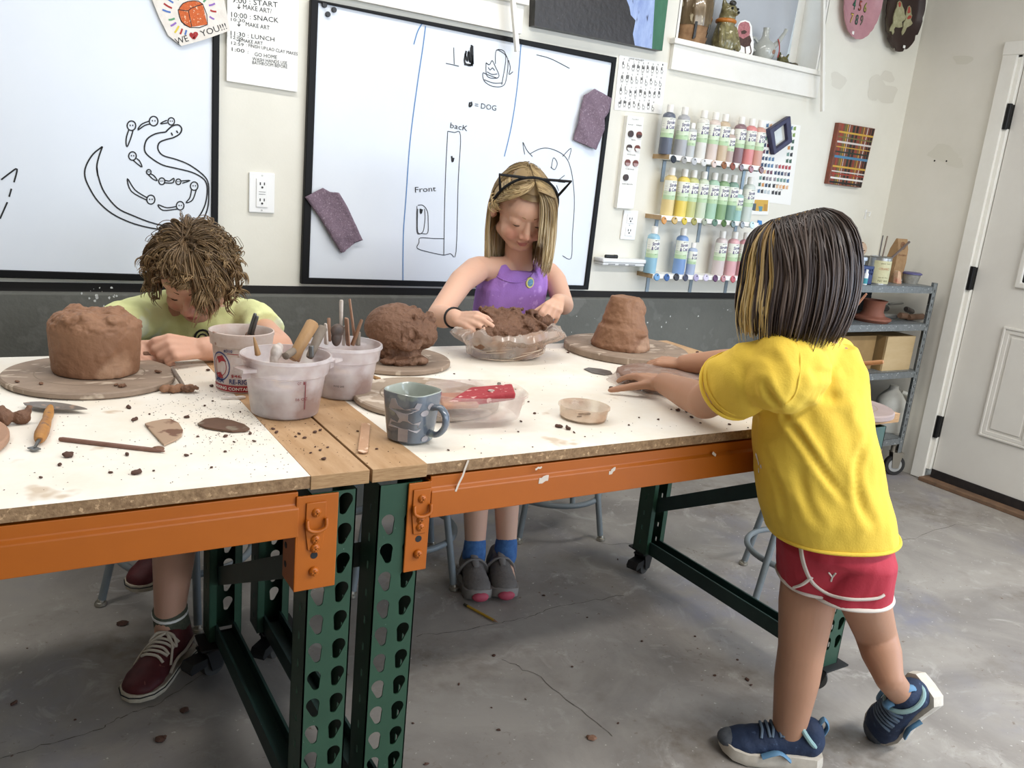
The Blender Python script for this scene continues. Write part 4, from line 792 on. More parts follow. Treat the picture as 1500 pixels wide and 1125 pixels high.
# ================================================================== STOOLS
m_leg = mat('stool_grey', '#7d8486', .4, '#6d7476', 9, .7); m_glide = mat('glide_metal', '#a9a396', .3, metal=.8); m_seat = mat('stool_seat', '#a58a6a', .5, '#8a6d4f', 10, .7)
def stool(label, c, ang, h=.56, k=.235):
    t = thing('stool', label, 'stool', (c[0], c[1], 0), 'grey metal stools'); c = V((c[0], c[1], 0))
    for j in range(4):
        a = ang+pi/2*j; d = V((cos(a), sin(a), 0)); b = MB(); b.tube([c+d*(k-.004)+V((0, 0, .02)), c+d*.125+V((0, 0, h))], .0115, 12); l = b.build('leg', m_leg, t)
        b = MB(); b.lathe([(.006, .024), (.009, .022), (.011, .014), (.016, .012), (.017, .004), (.014, 0)], c+d*k, 16); b.build('foot_glide', m_glide, l)
    z = .155; rr = k-.004-(k-.129)*(z-.02)/(h-.02)-.012
    b = MB(); b.tube([c+V((rr*cos(2*pi*j/48), rr*sin(2*pi*j/48), z)) for j in range(48)], .0105, 10, True); b.build('foot_ring', m_leg, t)
    b = MB(); b.lathe([(.0001, h-.004), (.15, h-.004), (.172, h), (.178, h+.012), (.172, h+.024), (.0001, h+.026)], c, 40); b.build('seat', m_seat, t); return t
stool('grey metal stool under the table, right beside the purple girl\'s left shoe in the photo', (1.11, 2.36), math.atan2(2.154-2.36, 1.238-1.11))
stool('grey metal stool under the right table, between the purple girl\'s legs and the rear caster', (1.834, 2.511), math.atan2(2.294-2.511, 1.954-1.834))
stool('grey metal stool that the curly haired child sits on', (.455, 2.44), pi-.05, .5)
stool('grey metal stool behind the child in yellow, mostly hidden by her shirt', (2.362, 1.707), math.atan2(1.689-1.707, 2.116-2.362))
# ================================================================== SHELF CART
m_galv = mat('galvanised', '#8d9294', .45, '#6f7577', 45, .9, '#b5babc', 90, .62, metal=.35)
CY0, CY1, CX0, CX1 = 2.42, 2.80, 3.30, 3.985
cart = thing('shelf_cart', 'grey galvanised steel shelf cart on casters in the corner beside the door', 'cart', (3.65, 2.6, 0))
CZ = [W(1345, v, CY0).z for v in (419.5, 474.5, 543, 638)]
for z in CZ:
    b = MB(); b.bx((CX0, CY0, z-.004), (CX1, CY1, z)); 
    for a, c in (((CX0, CY0, z-.034), (CX1, CY0+.003, z)), ((CX0, CY1-.003, z-.034), (CX1, CY1, z)), ((CX0, CY0, z-.034), (CX0+.003, CY1, z)), ((CX1-.003, CY0, z-.034), (CX1, CY1, z))): b.bx(a, c)
    b.build('shelf', m_galv, cart, smooth=0)
for x, sx in ((CX0, 1), (CX1, -1)):
    for y, sy in ((CY0, 1), (CY1, -1)):
        b = MB(); b.bx((x-sx*.004, y-sy*.002, .13), (x+sx*.028, y, CZ[0]+.018)); b.bx((x-sx*.004, y-sy*.002, .13), (x-sx*.001, y+sy*.03, CZ[0]+.018)); pp = b.build('upright', m_galv, cart, smooth=0)
        b = MB()
        z = .2
        while z < CZ[0]: b.bx((x+sx*.010, y-sy*.0026, z), (x+sx*.015, y-sy*.0016, z+.014)); z += .035
        b.build('slot_row', m_ink, pp, smooth=0)
for x, y, a in ((CX1-.02, CY0+.03, -.5), (CX0+.04, CY0+.05, .4), (CX1-.04, CY1-.05, 1), (CX0+.04, CY1-.05, 2)):
    b = MB(); c = V((x, y, 0)); R = Euler((0, 0, a)).to_matrix(); r = .055; o = c+R @ V((.02, 0, r))
    b.cyl(c+V((0, 0, .125)), c+V((0, 0, .16)), .014)
    for s in (-1, 1): b.prism([(-.028, .07), (.028, .07), (.016, -.014), (-.016, -.014)], o+R @ V((0, s*.02, 0)), R @ V((1, 0, 0)), V((0, 0, 1)), R @ V((0, .003, 0)))
    b.box(o+V((0, 0, .07)), (.06, .044, .006), R); f = b.build('caster', m_glide, cart, smooth=30)
    b = MB(); M3 = R @ Matrix(((1, 0, 0), (0, 0, -1), (0, 1, 0))); b.lathe([(r*.72, -.013), (r*.95, -.013), (r, -.008), (r, .008), (r*.95, .013), (r*.72, .013)], o, 30, M3); w = b.build('wheel', mat('rubber_dark', '#2c2b2a', .7), f)
    b = MB(); b.lathe([(.006, -.0145), (r*.5, -.0145), (r*.74, -.012), (r*.74, .012), (r*.5, .0145), (.006, .0145)], o, 30, M3); b.build('hub', mat('hub_grey', '#a9aaa8', .5), f)
b = MB(); b.bx((CX0+.01, CY1-.006, CZ[3]), (CX1-.01, CY1-.002, CZ[0]-.036)); b.build('back_panel', mat('panel_black', '#1f1f20', .7), cart, smooth=0)
# --- things on the cart
def bx4(b, c, sz, rot=0): b.box(V(c)+V((0, 0, sz[2]/2)), sz, (0, 0, rot))
cz = CZ[0]; cpt = lambda u, y: EYE.x+ZW(u, 417, CZ[0]).x*0+(lambda r: r.x*(y/r.y))(ray(u-6, 417))-.0
m_tin = mat('tin_metal', '#a9a9a6', .3, metal=.7); m_brown = mat('kraft_paper', '#a98862', .85, '#8f6f4c', 30, .8, bump=.3, bs=40)
x = cpt(1289, 2.48); t = thing('tin_can', 'metal paint tin with a cream printed label holding tools, on top of the grey cart', 'tin', (x, 2.48, cz)); c = V(t.location)
b = MB(); b.lathe([(.0001, 0), (.05, 0), (.05, .125), (.053, .128), (.047, .13), (.047, .02), (.0001, .02)], c, 36); b.build('body', m_tin, t)
n = 24; b = MB(); rr = .0506; f = lambda s, z: c+V((rr*cos(-pi/2+s/rr), rr*sin(-pi/2+s/rr), z))
for k in range(n): s0 = -.075+.11*k/n; s1 = -.075+.11*(k+1)/n; b.add([f(s0, .006), f(s1, .006), f(s1, .112), f(s0, .112)], [(0, 1, 2, 3)])
lb = b.build('label', mat('label_cream', '#cfcaa6', .6, '#b9b48c', 30, .8), t, recalc=False)
b = MB(); rr = .0512
for tx, s0, z, w_, h, m in (('CERAMICS', -.05, .07, .055, .01, 0), ('net wt 16 oz', -.045, .032, .05, .006, 1), ('glaze base', -.045, .096, .05, .006, 1), ('NC 050', -.045, .014, .05, .009, 1)): text(b, tx, lambda s, u: f(s0+w_*s, z+h*u), m)
b.build('label_print', [mat('print_rust', '#b06a45', .6), mat('print_olive', '#55543a', .6)], lb, smooth=0)
x = cpt(1309, 2.57); t = thing('paper_bag', 'tall brown paper bag with a round printed mark, behind the tin on the cart', 'bag', (x, 2.57, cz)); c = V(t.location)
b = MB(); Q = []
for z, w_, d in ((0, .042, .03), (.1, .042, .03), (.165, .041, .022), (.215, .04, .004)): Q.append([c+V((sx*w_+z*.12, sy*d, z)) for sx, sy in ((-1, -1), (1, -1), (1, 1), (-1, 1))])
for k in range(3):
    for j in range(4): b.add([Q[k][j], Q[k][(j+1) % 4], Q[k+1][(j+1) % 4], Q[k+1][j]], [(0, 1, 2, 3)])
b.add(Q[0], [(0, 1, 2, 3)]); b.add(Q[3], [(0, 1, 2, 3)]); b.build('bag_body', m_brown, t, smooth=0)
b = MB(); pr = mat('print_dark_rust', '#6f3f2c', .7); o = c+V((.021, -.0165, .182)); up = V((.12, .36, 1)).normalized(); up = (Q[3][0]-Q[2][0]).normalized()
ribbon(b, [o+V((.018*cos(a), -.0012, 0))+up*.018*sin(a) for a in [j*pi/10 for j in range(21)]], .003, V((0, -1, 0))); ribbon(b, [o+V((.012*cos(a), -.0012, 0))+up*.012*sin(a) for a in [j*pi/8 for j in range(17)]], .002, V((0, -1, 0)))
ribbon(b, [o+V((0, -.0012, 0))-up*.009, o+V((0, -.0012, 0))+up*.009], .008, V((0, -1, 0))); o2 = c+V((-.02, -.0315, .13)); text(b, 'Paper Packed', lambda s, u: o2+V((.06*s, .0, .012*u))); b.build('print', pr, t, smooth=0)
for i, (a, q, r, m, lb) in enumerate((((1293.5, 345), (1288, 374), .003, '#4f4a48', 'thin dark metal rod leaning left in the tin on the cart'), ((1300, 346), (1293, 375), .0035, '#6a5a4c', 'thin brown rod leaning against the paper bag in the tin'), ((1332, 354.5), (1306, 378), .0055, '#5d4f48', 'thick brown brush handle sticking out to the right of the tin'))):
    p = W(*a, 2.5); q = W(*q, 2.48); d = (q-p).normalized(); b = MB(); b.tube([p, q+d*.07 if i < 2 else q+d*.05], r, 10); single(b, 'tool_rod', mat('tool_'+m[1:], m, .5), lb, 'tool', q)
x = cpt(1338, 2.52); t = thing('plastic_bowl', 'round clear bowl with a purple lid at the right end of the cart top', 'bowl', (x, 2.52, cz)); c = V(t.location)
b = MB(); b.lathe([(.0001, 0), (.034, 0), (.042, .03), (.045, .05), (.043, .05), (.04, .03), (.032, .004), (.0001, .004)], c, 30); b.build('body', mat('bowl_plastic', '#a9a79f', .3, '#77736a', 30, .9), t)
b = MB(); b.lathe([(.0001, .058), (.04, .058), (.049, .054), (.05, .048), (.046, .047)], c, 30); b.build('lid', mat('lid_purple', '#4d4a78', .4), t)
x = cpt(1323, 2.49); b = MB(); c = V((x, 2.49, cz)); b.prism([(-.018, 0), (.02, 0), (.012, .058), (-.008, .064)], c, (1, 0, 0), (0, .2, 1), (0, .022, 0)); single(b, 'packet', mat('packet_red', '#b0403a', .5, '#d9c7a0', 14, .5), 'small red and cream packet between the paper bag and the bowl', 'packet', c, smooth=0, bevel=.003)
x = cpt(1262, 2.47); t = thing('basket', 'small dark blue plastic basket on the cart, left of the tin', 'basket', (x, 2.47, cz)); c = V(t.location); H = []
for k in range(7):
    for j in range(2): H.append([(-.045+.0135*k, .045+.016*j), (-.037+.0135*k, .045+.016*j), (-.037+.0135*k, .057+.016*j), (-.045+.0135*k, .057+.016*j)])
b = MB(); m_nav = mat('plastic_navy', '#2f3f6b', .45)
for s in (-1, 1): b.prism([(-.05, 0), (.05, 0), (.052, .085), (-.052, .085)], c+V((0, s*.035, 0)), (1, 0, 0), (0, 0, 1), (0, .002, 0), H)
for s in (-1, 1): b.bx(c+V((s*.05-.001, -.035, 0)), c+V((s*.05+.001, .037, .085)))
b.bx(c+V((-.05, -.035, 0)), c+V((.05, .037, .003))); b.build('weave', m_nav, t, smooth=0)
x = cpt(1272, 2.435); c = V((x, 2.435, cz)); t = thing('glue_bottle', 'small white bottle with a teal edge between the blue basket and the tin', 'bottle', c); b = MB(); b.lathe([(.0001, 0), (.011, 0), (.011, .05), (.007, .056), (.007, .07), (.0001, .071)], c, 20); b.build('body', mat('bottle_white', '#dfe3e4', .4), t); b = MB(); b.lathe([(.0114, .005), (.0114, .03)], c, 20); b.build('label', mat('label_teal', '#3f93a0', .5), t)
x = cpt(1253, 2.54); c = V((x, 2.54, cz)); t = thing('plastic_tub', 'pale blue-white tub with a rim behind the blue basket on the cart', 'tub', c); b = MB(); b.lathe([(.0001, 0), (.038, 0), (.042, .1), (.05, .105), (.05, .118), (.045, .12), (.04, .115), (.036, .01), (.0001, .01)], c, 30); b.build('body', mat('tub_bluewhite', '#c6d2e0', .4), t)
c2 = c+V((0, 0, .118+.036)); b = MB()
for k in range(26):
    a = random.uniform(0, 6.28); e = random.uniform(-1.2, 1.4); R = Euler((e, random.uniform(-1, 1), a)).to_matrix(); b.tube([c2+R @ V((.036*cos(q), .036*sin(q), 0)) for q in [j*pi/9 for j in range(18)]], .003, 6, True)
single(b, 'wire_ball', mat('wire_tan', '#b59a80', .6), 'tan openwork ball sitting on the pale tub', 'ball', c2-V((0, 0, .036)))
x = cpt(1272, 2.6); c = V((x, 2.6, cz)); b = MB(); b.prism([(-.03, 0), (.03, 0), (.034, .09), (.025, .12), (-.024, .115), (-.034, .085)], c, (1, 0, 0), (0, 0, 1), (0, .04, 0)); single(b, 'scoop', mat('scoop_metal', '#6f6d63', .4, '#4c4a44', 20, metal=.5), 'dull metal scoop standing behind the blue basket', 'scoop', c, smooth=0, bevel=.006)
# second shelf
cz = CZ[1]; q = lambda u, v, y: W(u, v, y); x = q(1276, 470, 2.5).x; c = V((x, 2.5, cz)); t = thing('clay_vessel', 'brown unglazed clay vessel with a broad lip on the second cart shelf', 'vessel', c)
b = MB(); b.lathe([(.0001, 0), (.075, .0), (.09, .014), (.088, .022), (.06, .03), (.048, .05), (.05, .09), (.06, .105), (.054, .106), (.042, .09), (.04, .05), (.0001, .03)], c, 40); b.build('body', mat('terracotta_brown', '#8d5a48', .7, '#754534', 14, .8), t)
m_t1 = mat('tool_black', '#2b2826', .4, '#453d38', 30); m_t2 = mat('tool_steel', '#8f8d88', .3, metal=.7); m_t3 = mat('tool_wood_dark', '#6a4f3c', .6)
for i, (a, e, r, m, lb) in enumerate((((1293, 451), (1315, 455), .017, m_t1, 'dark ridged roller lying on top of the tool pile, second cart shelf'), ((1287, 462), (1312, 464), .013, m_t2, 'shiny steel tube lying in front, second cart shelf'), ((1318, 462), (1330, 465), .016, m_t3, 'short wooden roller at the middle of the tool pile'), ((1331, 465), (1352, 467), .016, m_t3, 'flat brown wooden block tool at the right of the tool pile'), ((1315, 448), (1338, 447), .006, m_t2, 'bright bent metal tool on the tool pile'), ((1340, 455), (1352, 460), .014, m_t1, 'dark handle at the right back of the tool pile'))):
    p = q(*a, 2.5); e = q(*e, 2.53); p.z = max(p.z, cz+r); e.z = max(e.z, cz+r)
    if i in (0, 4, 5): p.y += .05; e.y += .06
    b = MB(); d = e-p; b.tube([p, p+d*.06, p+d*.1, p+d*.9, p+d*.94, e], [r*.8, r*.8, r, r, r*.7, r*.7], 16); single(b, 'clay_tool', m, lb, 'tool', (p.x, p.y, p.z-r), 'tools piled on the second cart shelf')
# third shelf: boxes
cz = CZ[2]; m_birch = mat('birch_ply', '#cbb48c', .6, '#bda277', 5, .8, stretch=(1, 1, 5)); m_ply2 = mat('ply_tan', '#a98b5e', .65, '#96794f', 6)
xa, xb = q(1292, 540, 2.45).x, CX1-.034; h = q(1320, 493, 2.45).z-cz
t = thing('wooden_box', 'pale birch plywood box filling the right half of the third cart shelf', 'box', ((xa+xb)/2, 2.6, cz)); b = MB(); b.bx((xa, 2.45, cz), (xb, 2.462, cz+h)); b.build('front_panel', m_birch, t, smooth=0, bevel=.001); b = MB(); b.bx((xa, 2.462, cz), (xb, 2.78, cz+h)); b.build('carcass', m_ply2, t, smooth=0)
xa2 = 3.40; b = MB(); b.bx((xa2, 2.5, cz), (xa-.02, 2.78, cz+h*.98)); single(b, 'wooden_box', m_ply2, 'tan plywood box at the left of the third cart shelf', 'box', ((xa2+xa)/2, 2.64, cz), smooth=0)
# bottom shelf: jug
cz = CZ[3]; c = V((q(1297, 628, 2.55).x, 2.55, cz)); t = thing('plastic_jug', 'translucent white plastic jug on the bottom cart shelf', 'jug', c); b = MB(); b.lathe([(.0001, 0), (.068, 0), (.075, .01), (.075, .14), (.07, .17), (.05, .2), (.026, .225), (.022, .245), (.0001, .246)], c, 32, fn=lambda a, r, z: r*(1+.06*abs(cos(2*a))**3 if z < .18 else 1)); b.build('body', mat('jug_white', '#d5d4cc', .45, '#c2c0b6', 8), t)
b = MB(); b.tube(spline([c+V((.03, -.03, .215)), c+V((.06, -.05, .2)), c+V((.07, -.055, .15)), c+V((.06, -.045, .11))]), .01, 12); b.build('handle', MATS['jug_white'], t)
# ================================================================== THINGS ON THE TABLES
m_bat = mat('bat_board', '#a08c7a', .7, '#7d6b5c', 7, .8, '#b9a896', 16, .6, bump=.15, bs=60, stretch=(1, 2.5, 1))
m_bat2 = mat('bat_board_pale', '#b3a291', .7, '#94826f', 8, .8, '#c9bbab', 18, .58, bump=.15, bs=60)
m_clay = mat('clay_brown', '#957056', .6, '#815c44', 7, .9, '#a7846a', 5, .6, bump=.9, bs=55, spec=.35)
m_clay2 = mat('clay_brown_dark', '#7f5e4a', .6, '#654735', 9, .9, '#93735e', 7, .62, bump=1, bs=50, spec=.35)
m_crumb = mat('clay_crumb', '#5f4033', .75, '#3f2a20', 60, .9)
def bat(label, c, r, m=m_bat, z=T+.001, th=.014, shift=.0):
    t = thing('clay_bat', label, 'board', (c[0], c[1], z), 'round throwing boards'); b = MB(); b.lathe([(.0001, 0), (r-.004, 0), (r, .003), (r, th-.003), (r-.003, th), (.0001, th)], t.location, 64); b.build('disc', m, t)
    b = MB(); b.lathe([(r*.62, th+.0003), (r*.63, th+.0006), (r*.64, th+.0003)], t.location, 64, cap=False); b.build('turning_groove', mat('groove', '#8b7a69', .8), t); return t
bat('round grey-brown board under the clay cylinder on the left table', (.166, 1.925), .168)
bat('pinkish round board cut off by the left edge of the photo', (-.158, 1.55), .168, mat('bat_board_pink', '#b58f76', .7, '#a07c64', 9, .8))
bat('round grey board under the crumbly clay ball', (.885, 1.985), .155)
bat('round grey-brown board under the mug and the clear container', (.81, 1.615), .163, m_bat2)
bat('round board under the tall clay cone beside the wall', (1.69, 2.0), .196, m_bat, T+.001, .022)
bat('mauve-grey round board on the front right table corner, beside the child in yellow', (1.868, 1.305), .115, mat('bat_board_mauve', '#a4938f', .7, '#8d7d79', 10, .8), T+.001, .016)
ZB = T+.0155
# clay cylinder
def lump(name, label, cat, c, build, m, vox, fn, sm=3, group=None):
    b = MB(); build(b); o = blob(b, name, m, None, c, vox, sm, fn); return setp(o, label, cat, group)
c = V((.178, 1.94, ZB))
def bc(b):
    b.lathe([(.0001, 0), (.084, 0), (.086, .01), (.091, .09), (.090, .108), (.07, .125), (.0001, .135)], c, 48)
    for k in range(14):
        a = random.uniform(0, 6.28); r = random.uniform(.02, .072); b.ball(c+V((r*cos(a), r*sin(a), .119+.01*random.random()-.12*max(0, r-.05))), (random.uniform(.012, .03), random.uniform(.012, .03), .012), 12, 8, Euler((random.uniform(-.4, .4), random.uniform(-.4, .4), a)).to_matrix())
    for k in range(3):
        a = -1.6+.25*k; b.ball(c+V((.087*cos(a), .087*sin(a), .05-.012*k+.02*sin(k*2))), (.010, .004, .012), 10, 6, Euler((0, .5, a+pi/2)).to_matrix())
lump('clay_cylinder', 'wide brown clay cylinder with a torn lumpy top, on a round board', 'clay', c, bc, m_clay, .0032, lambda p, n: p+n*(.0007*fbm(p, 40, 2)+(.004*fbm(p, 60, 5)-.012*max(0, .2-abs(fbm(p, 22, 8))) if p.z > c.z+.098 else .0008*fbm(p, 70, 5))))
c2 = V((.885, 1.95, ZB))
def bb(b):
    b.ball(c2+V((-.005, .0, .085)), (.086, .08, .062), 24, 16); b.ball(c2+V((.02, .01, .07)), (.075, .075, .062)); b.ball(c2+V((0, 0, .03)), (.066, .062, .034)); b.ball(c2+V((.05, -.03, .075)), (.042, .045, .04))
    b.ball(c2+V((-.01, -.05, .008)), (.06, .03, .012)); b.ball(c2+V((.028, -.055, .012)), (.035, .03, .015)); b.ball(c2+V((.01, -.078, .055)), (.026, .012, .012), 12, 8, Euler((.2, -.4, 0)).to_matrix()); b.ball(c2+V((.045, -.072, .072)), (.022, .013, .02))
    for k in range(26):
        a = random.uniform(-2.6, .9); e = random.uniform(-.3, 1.0); d = V((cos(a)*cos(e), sin(a)*cos(e), sin(e))); b.ball(c2+V((.01, 0, .075))+V((d.x*.08, d.y*.078, d.z*.066)), (random.uniform(.008, .022), random.uniform(.008, .02), random.uniform(.006, .014)), 10, 6, Euler((a, e, k)).to_matrix())
lump('clay_ball', 'lumpy torn ball of brown clay with a crack in front, on a round board', 'clay', c2, bb, m_clay2, .0032, lambda p, n: p+n*((.004*fbm(p, 38, 3)-.018*max(0, .2-abs(fbm(p, 20, 9)))) if p.x > c2.x-.03 or p.z < c2.z+.06 else .001*fbm(p, 40, 3)), 2)
c3 = V((1.655, 1.985, T+.0235))
def bh(b):
    b.rcone(c3+V((0, 0, .03)), c3+V((.005, 0, .125)), .084, .052, 24); b.rcone(c3+V((-.01, 0, .09)), c3+V((-.012, 0, .135)), .06, .045, 24); b.rcone(c3+V((0, 0, .01)), c3+V((0, 0, .02)), .092, .088, 32); b.rcone(c3+V((.03, -.01, .12)), c3+V((.035, 0, .128)), .036, .03); b.ball(c3+V((.012, -.068, .052)), (.03, .02, .012))
    b.rcone(c3+V((.02, -.06, .03)), c3+V((.024, -.045, .11)), .018, .014)
def fh(p, n):
    q = p+n*(.0035*fbm(p, 28, 4)+.0012*fbm(p, 90, 1)); q.z = max(q.z, c3.z); d = q-c3; s = d.z
    if d.x > .052-.1*max(0, s-.0)*.0: pass
    lim = .062-.12*max(0, s-.1)+.2*max(0, .03-s); q.x = min(q.x, c3.x+max(lim, .04)+.05*max(0, .06-s)); q.z = min(q.z, c3.z+.158+.002*fbm(p, 30, 1)); return q
lump('clay_cone', 'tall flat-topped cone of brown clay on a board near the concrete wall', 'clay', c3, bh, m_clay, .0036, fh)
# bag of clay
c4 = V((1.245, 2.0, T)); t = thing('clay_bag', 'open clear plastic bag with a torn block of brown clay inside', 'bag', c4)
def bg(b):
    b.ball(c4+V((0, 0, .075)), (.12, .07, .05)); b.ball(c4+V((.02, 0, .035)), (.105, .07, .035))
    for k in range(60):
        a = random.uniform(0, 6.28); r = random.uniform(.1, 1); b.box(c4+V((.125*r*cos(a), .06*r*sin(a), .105+.022*(1-r)+random.uniform(-.012, .018)-.018*max(0, -sin(a)))), (random.uniform(.02, .05), random.uniform(.015, .035), random.uniform(.008, .02)), (random.uniform(-.8, .8), random.uniform(-.8, .8), a))
    b.rcone(c4+V((-.05, -.045, .09)), c4+V((-.1, -.03, .06)), .025, .03)
b = MB(); bg(b); blob(b, 'clay_block', m_clay2, t, None, .0036, 1, lambda p, n: p+n*(.003*fbm(p, 60, 6)-.02*max(0, .2-abs(fbm(p, 24, 3)))))
b = MB(); n = 110; R = []
for k, (r, z, w_) in enumerate(((.02, .0015, 0), (.10, .002, .05), (.118, .012, .08), (.12, .03, .1), (.128, .045, .1), (.165, .058, .08), (.178, .07, .07), (.168, .084, .08), (.145, .086, .1), (.128, .075, .1), (.122, .06, .08))):
    row = []
    for j in range(n):
        a = 2*pi*j/n; f = 1+w_*(.6*fbm((cos(a)*2.2, sin(a)*2.2, k*.35), 1.3, 3)+.5*fbm((cos(a)*6, sin(a)*6, k*.6), 1.2, 7)); ex = 1.0 if k < 5 else 1.0+.06*cos(a)
        row.append(c4+V((1.02*r*f*ex*cos(a), .62*r*f*sin(a), max(.0012, z+(.012*fbm((cos(a)*3, sin(a)*3, 2), 1.4, 4)+.008*sin(a*5+k)*.5 if k > 3 else 0)))))
    R += row
k = len(R)//n; b.add(R, [(i*n+j, i*n+(j+1) % n, (i+1)*n+(j+1) % n, (i+1)*n+j) for i in range(k-1) for j in range(n)])
b.build('plastic_film', clearmat('bag_film', (.98, .97, .96), .12, .4, (.9, .86, .82), (.72, .6, .52), 12), t)
b = MB()
for k in range(9):
    a0 = random.uniform(pi*1.05, pi*1.7); a1 = a0+random.uniform(.5, 1.1); z0 = random.uniform(.006, .04); z1 = z0+random.uniform(-.012, .018)
    b.tube([c4+V((.127*cos(a0+(a1-a0)*q/5), .079*sin(a0+(a1-a0)*q/5), z0+(z1-z0)*q/5)) for q in range(6)], [.0004, .0009, .0011, .0011, .0009, .0004], 6)
b.build('film_crease', clearmat('bag_crease', (1, .98, .96), .1, .6, (.85, .78, .7)), t)
# measuring tub
c5 = V((.449, 1.80, T)); t = thing('mixing_tub', 'worn white measuring tub with red and blue print, smeared with clay, holding a spoon', 'tub', c5)
m_tub = mat('tub_white', '#d5cfca', .45, '#b59a8c', 16, .9, '#8f6a58', 24, .66); r5 = lambda z: .051+.012*z/.128
b = MB(); b.lathe([(.0001, 0), (.05, 0), (.0515, .004), (r5(.1), .1), (.0645, .102), (.0665, .12), (.068, .124), (.068, .13), (.065, .131), (.063, .128), (.06, .1), (.0505, .03), (.0001, .028)], c5, 48); b.build('body', m_tub, t)
b = MB(); VD = (EYE-c5); va = math.atan2(VD.y, VD.x)-.3
def onb(s, z, e=.0006): rr = r5(z)+e; a = va+s/rr; return c5+V((rr*cos(a), rr*sin(a), z))
def patch(b, s0, s1, z0, z1, m, e=.0006, k=12):
    for j in range(k): a = s0+(s1-s0)*j/k; d = s0+(s1-s0)*(j+1)/k; b.add([onb(a, z0, e), onb(d, z0, e), onb(d, z1, e), onb(a, z1, e)], [(0, 1, 2, 3)], m)
patch(b, -.06, .075, .004, .018, 1); patch(b, -.012, .075, .087, .0885, 1); patch(b, -.06, .075, .02, .082, 3, .0004)
for r0, w_, m in ((.032, .003, 0), (.022, .002, 1)):
    for j in range(24):
        a = 2*pi*j/24; d = 2*pi*(j+1)/24; q = lambda a, r: onb(-.03+r*.75*cos(a), .058+r*sin(a), .001); b.add([q(a, r0), q(d, r0), q(d, r0-w_), q(a, r0-w_)], [(0, 1, 2, 3)], m)
b.add([onb(s, z, .0011) for s, z in ((-.04, .078), (-.024, .083), (-.014, .07), (-.026, .07), (-.034, .064))], [(0, 1, 2, 3, 4)], 1); b.add([onb(s, z, .0011) for s, z in ((.026, .083), (.034, .075), (.03, .075), (.03, .068), (.022, .068), (.022, .075), (.018, .075))], [tuple(range(7))], 1); b.add([onb(s, z, .0011) for s, z in ((-.045, .04), (-.03, .045), (-.022, .033), (-.036, .03))], [(0, 1, 2, 3)], 1)
for tx, s0, w_, z, h, m, bd in (('MEA', -.047, .026, .0215, .011, 0, True), ('RE-RIGHT', -.008, .056, .0215, .011, 0, True), ('MIXING CONTAINER', -.05, .1, .0075, .007, 2, True), ('$46,35', -.004, .036, .036, .007, 1, True), ('#310', -.02, .02, .09, .007, 0, True)): text(b, tx, lambda s, u: onb(s0+w_*s, z+h*u, .0014), m, bd)
b.build('label_print', [mat('print_navy', '#2b3a70', .5), mat('print_red', '#a02b34', .5), m_paper, mat('tub_label', '#dcdfe6', .5, '#c7a99a', 20, .9)], t, smooth=0, recalc=False)
b = MB(); b.lathe([(.0001, .092), (.045, .094), (.0595, .1)], c5, 40)
for k in range(24): a = random.uniform(0, 6.28); r = random.uniform(.01, .052); b.ball(c5+V((r*cos(a), r*sin(a), .1+random.uniform(0, .012))), (random.uniform(.005, .014), random.uniform(.004, .01), random.uniform(.004, .009)), 8, 6, Euler((a, 0, a)).to_matrix())
single(b, 'clay_slip', m_clay2, 'wet brown clay scraps inside the worn measuring tub', 'clay', c5+V((0, 0, .09)))
m_steel = mat('tool_steel_bright', '#7f7f7d', .3, '#6a6a66', 30, metal=.8)
def stick(name, label, a, b_, r, m, cat='tool', n=10, flat=1, grp=None):
    bb_ = MB(); a = V(a); b_ = V(b_); bb_.tube([a, a.lerp(b_, .04), a.lerp(b_, .96), b_], [r*.7 if isinstance(r, float) else r[0]*.8, r if isinstance(r, float) else r[0], r if isinstance(r, float) else r[1], r*.75 if isinstance(r, float) else r[1]*.8], n, flat=flat); return single(bb_, name, m, label, cat, a, grp)
a = ZW(365, 496, T+.1); stick('spoon', 'grey metal spoon handle standing in the measuring tub, the left one', c5+V((.012, .01, .1)), W(374, 459, 1.80), .004, m_steel); stick('spoon', 'grey metal spoon handle standing in the measuring tub, the right one', c5+V((.02, .008, .1)), W(377, 463, 1.795), .0038, m_steel)
